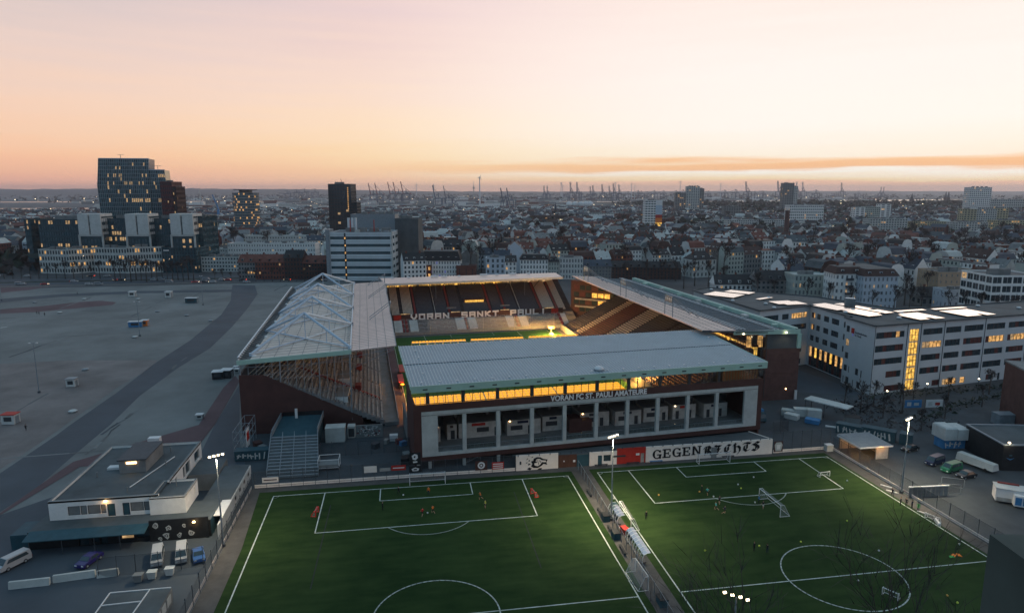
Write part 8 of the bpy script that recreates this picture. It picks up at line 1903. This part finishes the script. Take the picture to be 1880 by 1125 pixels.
for (d_, x, y, rz, k, wi, ri, s, rr_) in cand[:290]:
    W_, P_m, R_m, X_m, C_m, L, D = HP[k]; c, row = where(x, y)
    lb = '%s %s house, %s roof, %s row %s' % (WN[wi], KN[k], RN[ri], row, c); lb = ' '.join(lb.split()[:16])
    t = thing('city_house', lb, 'house', (x, y, .04), rz, 'houses of the old quarter: '+lb); t.scale = (1, 1, s)
    for nm, me, ms in (('wall', W_, WALLS[wi]), ('window', P_m, None), ('roof', R_m, ROOFS[ri]), ('dormer', X_m, None), ('chimney', C_m, None)):
        if me is None: continue
        o = newobj(nm, me, t, (-L/2, 0, 0))
        if ms: o.material_slots[0].link = 'OBJECT'; o.material_slots[0].material = MATS[ms]
        if nm in ('window', 'dormer', 'chimney'): o['kind'] = 'stuff'
# the rest of the quarter as one mesh
B = M()
for (d_, x, y, rz, k, wi, ri, s, rr_) in cand[290:]:
    L, D, H = HP[k][5], HP[k][6], (9+5*rr_)*s*(1 if d_ < 900 else .8); rh = 4.5 if k != 5 else .4; c, s_ = math.cos(rz), math.sin(rz)
    def w(a, b_, z): a -= L/2; return (x+a*c-b_*s_, y+a*s_+b_*c, z)
    for (p, q) in (((0, 0), (L, 0)), ((L, 0), (L, D)), ((L, D), (0, D)), ((0, D), (0, 0))):
        B.face([w(*p, 0), w(*q, 0), w(*q, H), w(*p, H)], WALLS[wi])
        if d_ < 1150 and p[0] != q[0]:
            du = (q[0]-p[0])/5; sg = -1 if p[1] == 0 else 1
            for i in range(5):
                for j in range(3):
                    xa = p[0]+du*(i+.3); xb = p[0]+du*(i+.7); z = H*(.16+.29*j); yy = p[1]+sg*.06
                    B.face([w(xa, yy, z), w(xb, yy, z), w(xb, yy, z+1.9), w(xa, yy, z+1.9)], 'lit_warm' if (i*3+j+int(x)) % 47 == 0 else 'glass_dark')
    B.face([w(0, -.3, H), w(L, -.3, H), w(L, D/2, H+rh), w(0, D/2, H+rh)], ROOFS[ri]); B.face([w(L, D+.3, H), w(0, D+.3, H), w(0, D/2, H+rh), w(L, D/2, H+rh)], ROOFS[ri])
    B.face([w(L, 0, H), w(L, D, H), w(L, D/2, H+rh)], WALLS[wi]); B.face([w(0, D, H), w(0, 0, H), w(0, D/2, H+rh)], WALLS[wi])
    if rr_ < .5: xx, yy, zz_ = w(L*.3, D*.4, H+rh*.7); B.box(xx-.8, yy-.8, zz_, xx+.8, yy+.8, zz_+2.5, 'brick_red')
B.obj('distant_houses', None, 'dense low roofs of the old quarter fading away beyond the nearer houses', 'houses', kind='stuff')
# trees between the houses
n = 0
for _ in range(4000):
    x, y = CR.uniform(-350, 700), CR.uniform(215, 620)
    if n >= 200: break
    if cityzone(x, y) and free(x, y, 2):
        c, row = where(x, y); lb = 'bare tree among the houses, %s row %s' % (row, c); tree(x, y, CR.uniform(1.3, 2.2), lb, 'city trees: '+lb); n += 1
# woods
B = M(); r = random.Random(5)
def wood(poly_fn, n, s0, s1, zs):
    for _ in range(n):
        x, y = poly_fn(); s = r.uniform(s0, s1); z = zs(x, y)
        for k in range(3):
            c = Vector((x+r.uniform(-s, s), y+r.uniform(-s, s), z+r.uniform(0, s*1.3))); v = [c+Vector((r.uniform(-s, s), r.uniform(-s, s), r.uniform(-s*.5, s))) for _ in range(4)]
            m = r.choice(('twig', 'hill_wood', 'hedge')); B.face([v[0], v[1], v[2]], m); B.face([v[0], v[2], v[3]], m); B.face([v[1], v[3], v[2]], m)
def slope_z(x, y): return max(0, min(10, (y-1100)*.014)) if x > 500 else 0
wood(lambda: (r.uniform(760, 2100), r.uniform(950, 2300)), 2600, 4, 9, slope_z); wood(lambda: (r.uniform(150, 900), r.uniform(650, 1500)), 800, 4, 9, lambda x, y: 0)
wood(lambda: (r.uniform(-700, -260), r.uniform(395, 640)), 900, 3, 7, lambda x, y: 0); wood(lambda: (r.uniform(-3500, 5500), r.uniform(3500, 9000)), 1300, 8, 14, lambda x, y: 0)
wood(lambda: (r.uniform(250, 700), r.uniform(230, 700)), 500, 2, 4.5, lambda x, y: 0)
B.obj('woodland', None, 'bare dark woods spreading over slopes and far banks', 'woodland', kind='stuff')
B = M()
for i in range(24):
    a, c = 500+i*75, 500+(i+1)*75; f = lambda x, y: slope_z(x+1, y)+r.uniform(-1, 1)*0
    B.face([(a, 1100, .06), (c, 1100, .06), (c, 1850, 10), (a, 1850, 10)], 'hill_wood'); B.face([(a, 1850, 10), (c, 1850, 10), (c, 3200, .06), (a, 3200, .06)], 'hill_wood')
struct('slope', B)
# harbour sheds, tanks, lights
B = M(); Lg = M(); r = random.Random(11)
for _ in range(1000):
    y = r.choice((r.uniform(1250, 2300), r.uniform(2300, 5600))); x = r.uniform(-.62, .62)*y+.16*y; l_, w_, h = r.uniform(20, 90), r.uniform(15, 40), r.uniform(5, 14)
    if x > 700 and y < 3000: continue
    B.box(x, y, 0, x+l_, y+w_, h, r.choice(('concrete', 'concrete_dark', 'white_wall', 'brick_red', 'steel_grey', 'concrete_light', 'concrete_dark')), r.choice(('roof_grey', 'concrete', 'concrete_light', 'roof_grey')))
B.obj('harbour_sheds', None, 'low sheds and warehouses of the port on the far plain', 'warehouses', kind='stuff')
for _ in range(330):
    y = r.choice((r.uniform(330, 900), r.uniform(900, 2200), r.uniform(2200, 4800))); x = (r.uniform(-.62, .95))*y; s = .0007*y*r.uniform(.35, 1)
    z = r.uniform(8, 18) if y < 900 else r.uniform(6, 26)
    Lg.dome((x, y, z), s, s, r.choice(('lamp_far', 'lamp_far', 'lamp_white', 'lamp_far')), 5, 2)
Lg.obj('distant_lights', None, 'scattered lit lamps over the city and the port', 'street lights', kind='stuff')
for i, (x, y, rr_) in enumerate(((1045, 378, 1), (1056, 378, 1), (1067, 378, 1), (1076, 378, 1), (1084, 378, 1))):
    g = G(x, y+3); t = thing('storage_tank', ['first', 'second', 'third', 'fourth', 'fifth'][i]+' white domed tank from the left in the port', 'tank', g, 0, 'white domed tanks'); b = M(); b.tube((0, 0, 0), (0, 0, 14), 11, 'white', n=14); b.obj('wall', t); b = M(); b.dome((0, 0, 14), 11, 7, 'white', 14, 3); b.obj('roof', t)
# cranes
def crane_meshes(up):
    F = M(); w_, d_ = 19, 19
    for sx in (-1, 1):
        for sy in (-1, 1): F.beam((sx*w_, sy*d_, 0), (sx*w_*.8, sy*d_, 46), 3.4, 3.4, 'crane_paint')
    for z in (16, 46): F.beam((-w_, -d_, z), (w_, -d_, z), 2.6, 2.6, 'crane_paint'); F.beam((-w_, d_, z), (w_, d_, z), 2.6, 2.6, 'crane_paint'); F.beam((-w_, -d_, z), (-w_, d_, z), 2.6, 2.6, 'crane_paint'); F.beam((w_, -d_, z), (w_, d_, z), 2.6, 2.6, 'crane_paint')
    for sx in (-1, 1): F.beam((sx*w_*.7, 0, 46), (0, 0, 74), 2.2, 2.2, 'crane_paint')
    F.box(-6, -14, 46, 6, -2, 54, 'steel_grey')
    Bm = M(); tip = Vector((0, 58*math.cos(up), 48+66*math.sin(up))); base = Vector((0, 16, 48))
    for sx in (-3, 3): Bm.beam(base+Vector((sx, 0, 0)), base+(tip-Vector((0, 0, 48)))*1+Vector((sx, 0, 0)), 2.6, 3.2, 'crane_paint')
    for k in range(6): p = base.lerp(base+(tip-Vector((0, 0, 48))), k/6); Bm.beam(p+Vector((-3, 0, 0)), p+Vector((3, 0, 0)), 1.6, 1.6, 'crane_paint')
    Bm.beam((0, 0, 74), base+(tip-Vector((0, 0, 48)))*.8, 1.2, 1.2, 'crane_paint'); Bm.beam((0, -30, 48), (0, 16, 48), 5, 3.5, 'crane_paint'); Bm.beam((0, 0, 74), (0, -30, 48), 1.4, 1.4, 'crane_paint')
    return F.mesh('frame'), Bm.mesh('boom')
mat('crane_red', (.2, .03, .03), .7, .1); mat('crane_paint', (.09, .12, .17), .7, .1)
CU, CDn = crane_meshes(math.radians(78)), crane_meshes(math.radians(3))
CL = [(686, 372, 336, 1, 80), (698, 372, 336, 1, 80), (722, 372, 334, 1, 80), (732, 372, 334, 1, 80), (746, 372, 333, 1, 80), (805, 382, 340, 1, 75), (824, 380, 341, 1, 80), (928, 384, 345, 1, 60), (939, 384, 345, 1, 60)]+[(x, 368, y, 1, 3) for x, y in ((1000, 341), (1006, 341), (1049, 334), (1061, 334), (1090, 340), (1107, 338), (1120, 341), (1128, 336), (1138, 339), (1085, 342))]+[(x, 366, y, 0, 20) for x, y in ((1040, 352), (1067, 351), (1153, 351), (1171, 349), (1177, 350), (1188, 351), (1201, 349), (1218, 349), (1241, 349), (1254, 348), (1300, 350), (1330, 348), (1350, 347), (1385, 351), (1400, 350))]+[(1372, 366, 333, 1, 3), (1431, 366, 332, 1, 5), (1463, 364, 334, 1, -15), (1474, 364, 334, 1, -15), (1497, 368, 348, 0, 30), (1545, 364, 335, 1, -20), (1615, 364, 343, 1, -50), (1620, 364, 343, 1, -50), (545, 366, 347, 0, 80), (560, 366, 346, 0, 80), (579, 366, 346, 0, 80), (528, 367, 349, 0, 80), (1575, 364, 352, 0, 10), (1535, 364, 353, 0, 10)]
for i, (x, yb, yt, up, az) in enumerate(CL):
    g = G(x, yb); H = GVh(x, yt, g); F, Bm = CU if up else CDn; s = H/(113 if up else 75); side = 'left' if x < 600 else 'middle left' if x < 900 else 'centre' if x < 1150 else 'right of centre' if x < 1420 else 'right'
    lb = 'container crane with %s boom on the skyline, %s of the port' % ('raised' if up else 'lowered', side)
    t = thing('container_crane', lb, 'crane', g, math.radians(az), lb); t.scale = (s, s, s)
    for nm, me in (('frame', F), ('boom', Bm)):
        o = newobj(nm, me, t)
        if x < 780: o.material_slots[0].link = 'OBJECT'; o.material_slots[0].material = MATS['crane_red' if (up and nm == 'boom') else 'crane_paint']
t = None
g = G(402, 405); t = thing('harbour_crane', 'blue slewing crane with its jib raised at the river bank', 'crane', g, 0); b = M(); b.beam((0, 0, 0), (0, 0, 22), 4, 4, 'blue_panel'); b.obj('tower', t); b = M(); b.beam((2, 0, 20), (-9, 0, 52), 2, 2, 'blue_panel'); b.beam((0, 0, 30), (-9, 0, 50), .8, .8, 'blue_panel'); b.obj('jib', t)
for i, (x, yb, yt) in enumerate(((881, 381, 326), (1030, 368, 336), (1129, 368, 336), (1159, 366, 338), (1165, 366, 341), (1248, 364, 334), (1322, 363, 338), (1033, 368, 341), (765, 366, 339))):
    g = G(x, yb); H = GVh(x, yt, g); t = thing('wind_turbine', ['tall near wind turbine standing left of the centre of the skyline', 'wind turbine left of the crane row', 'wind turbine among the central cranes', 'wind turbine right of the crane row', 'shorter wind turbine right of the crane row', 'wind turbine beside the pale high-rise', 'wind turbine between the high-rises', 'low wind turbine left of the crane row', 'thin far wind turbine over the left hills'][i], 'wind turbine', g, 0, 'wind turbines of the port')
    b = M(); b.tube((0, 0, 0), (0, 0, H), H*.028, 'steel_white', r1=H*.014, n=8); b.obj('mast', t); b = M(); b.box(-H*.03, -H*.03, H-H*.02, H*.03, H*.06, H+H*.02, 'steel_white'); b.obj('nacelle', t)
    b = M()
    for k in range(3): a = math.radians(20+i*25+k*120); b.beam((0, -H*.04, H), (math.sin(a)*H*.14 if i else math.sin(a)*H*.1, -H*.04, H+math.cos(a)*(H*.14 if i else H*.1)), H*.012, H*.012, 'steel_white')
    b.obj('rotor', t)
g = G(870, 370); H = GVh(870, 332, g); t = thing('television_tower', 'slim television tower with a round pod behind the near wind turbine', 'tower', g); b = M(); b.tube((0, 0, 0), (0, 0, H*.8), H*.03, 'concrete', r1=H*.018); b.obj('shaft', t); b = M(); b.tube((0, 0, H*.62), (0, 0, H*.68), H*.06, 'concrete'); b.obj('pod', t); b = M(); b.tube((0, 0, H*.8), (0, 0, H), H*.01, 'steel_white'); b.obj('mast', t)
for i, (x, yb, yt) in enumerate(((797, 381, 338), (369, 380, 345), (815, 383, 362), (808, 383, 362), (822, 383, 362), (928, 388, 366), (936, 388, 366), (944, 388, 368))):
    g = G(x, yb); H = GVh(x, yt, g); t = thing('tall_stack', ['grey tapering bridge pylon', 'thin white stack over the left plain'][i] if i < 2 else 'pale slender port pylon in a cluster '+('left' if i < 5 else 'right')+' of the near wind turbine', 'stack', g, 0, 'pylons and stacks of the port'); b = M(); b.tube((0, 0, 0), (0, 0, H), H*.04, 'concrete_light', r1=H*.015, n=6); b.obj('shaft', t)
# street cars
for i in range(26):
    x = r.uniform(20, 600); yb = r.choice((508, 513, 518, 523)) if x < 210 else r.choice((515, 519)); g = G(x, yb); on = i % 3 == 0
    side = 'left crossing' if x < 150 else 'street trees' if x < 360 else 'row houses'
    lb = '%s car %s on the far street near the %s' % (['dark', 'white', 'grey', 'red'][i % 4], 'with lit lamps' if on else 'without lights', side)
    if i < 5: car(['sedan', 'wagon', 'van', 'sedan', 'wagon'][i], ['car_black', 'car_white', 'car_grey', 'car_red', 'car_white'][i], lb, g.x, g.y, math.radians(178 if i % 2 else 0), .1, 'on' if on else None, 'street cars: '+lb)
    else:
        src = [o for o in COL.objects if o.name.startswith(('parked_car', 'parked_van')) and str(o.get('group', '')).startswith('street cars')][i % 5]; lb = '%s car %s on the far street near the %s' % (['black', 'white', 'grey', 'red', 'pale'][i % 5], 'with lit lamps' if i % 5 in (0, 3) else 'without lights', side)
        dup(src, (g.x, g.y, .1), math.radians(r.choice((0, 178))), lb, 'street cars: '+lb)
# ================================================================== THE BUNKER UNDER THE CAMERA, ITS TREES
t = thing('concrete_bunker', 'massive grey-green concrete bunker whose corner pillar shows at the bottom right', 'building', (0, -160, 0))
b = M(); b.box(-40, -55+160-108, 0, 36, -12, 38, 'bunker') if False else b.box(-38, -72, 0, 38, 18, 46, 'bunker'); b.obj('wall', t)
b = M(); b.box(-38, -72, 46.01, 38, 14, 57, 'bunker'); b.obj('roof_storey', t)
pa, pc = G(1650+5*0, 0, 0), None
d = FW + RT*((1925-940)/FPX) - UP*((1060-562.5)/FPX); pt = CAM+d*(13/d.length)
b = M(); x, y = pt.x, pt.y; top = CAM.z+(FW+RT*((1850-940)/FPX)-UP*((1058-562.5)/FPX)).z*(13/d.length)
b.prism([(x-.1, y-.55), (x+1.5, y-.9), (x+1.9, y+.9), (x+.2, y+1.2)], 46, top, 'bunker'); b.obj('corner_pillar', t, world=True)
b = M(); b.box(-38.2, 14.2, 46.02, 38.2, 18.2, 47.2, 'bunker'); b.obj('ledge', t)
def twig_tree(px, py, dist, s, seed, label, tilt):
    d = FW + RT*((px-940)/FPX) - UP*((py-562.5)/FPX); p = CAM+d*(dist/d.length); rnd = random.Random(seed)
    t = thing('bare_tree', label, 'tree', (p.x, p.y, p.z-4*s), 0, 'bare trees at the foot of the camera'); b = M(); tw = []
    branch_mesh(b, Vector((0, 0, 0)), Vector((tilt, 0, 1)).normalized(), 2.6*s, .04*s, 5, rnd, tw, 'bark')
    for a, c, r_ in tw: s_ = Vector((rnd.uniform(-1, 1), rnd.uniform(-1, 1), 0)).normalized()*.007; b.face([a-s_, a+s_, c+s_*.4, c-s_*.4], 'bark')
    b.obj('crown', t); b = M(); b.tube((0, 0, .05), (-tilt*4, 0, -(p.z-4*s-46)), .06*s, 'bark', r1=.1*s, n=6); b.obj('trunk', t)
twig_tree(1640, 1150, 20, 1.0, 3, 'nearest bare tree whose twigs cross the centre circle of the right pitch', .12); twig_tree(1410, 1190, 20, 1.0, 8, 'bare treetop left of the centre circle with the bright lamps behind it', -.15); twig_tree(1760, 1230, 20, .9, 12, 'bare treetop at the bottom right beside the concrete pillar', .05)
# ================================================================== AIR
hz = bpy.data.materials.new('haze'); hz.use_nodes = True; hn = hz.node_tree; hn.nodes.clear(); pv = hn.nodes.new('ShaderNodeVolumePrincipled'); ho = hn.nodes.new('ShaderNodeOutputMaterial')
pv.inputs['Color'].default_value = (.80, .86, 1, 1); pv.inputs['Density'].default_value = .00007; pv.inputs['Anisotropy'].default_value = .65; hn.links.new(pv.outputs[0], ho.inputs['Volume'])
MATS['haze'] = hz; b = M(); b.box(-14000, -400, -1, 18000, 15500, 158, 'haze'); b.obj('haze', None, 'thin bluish evening haze over the whole city', 'haze', kind='stuff')
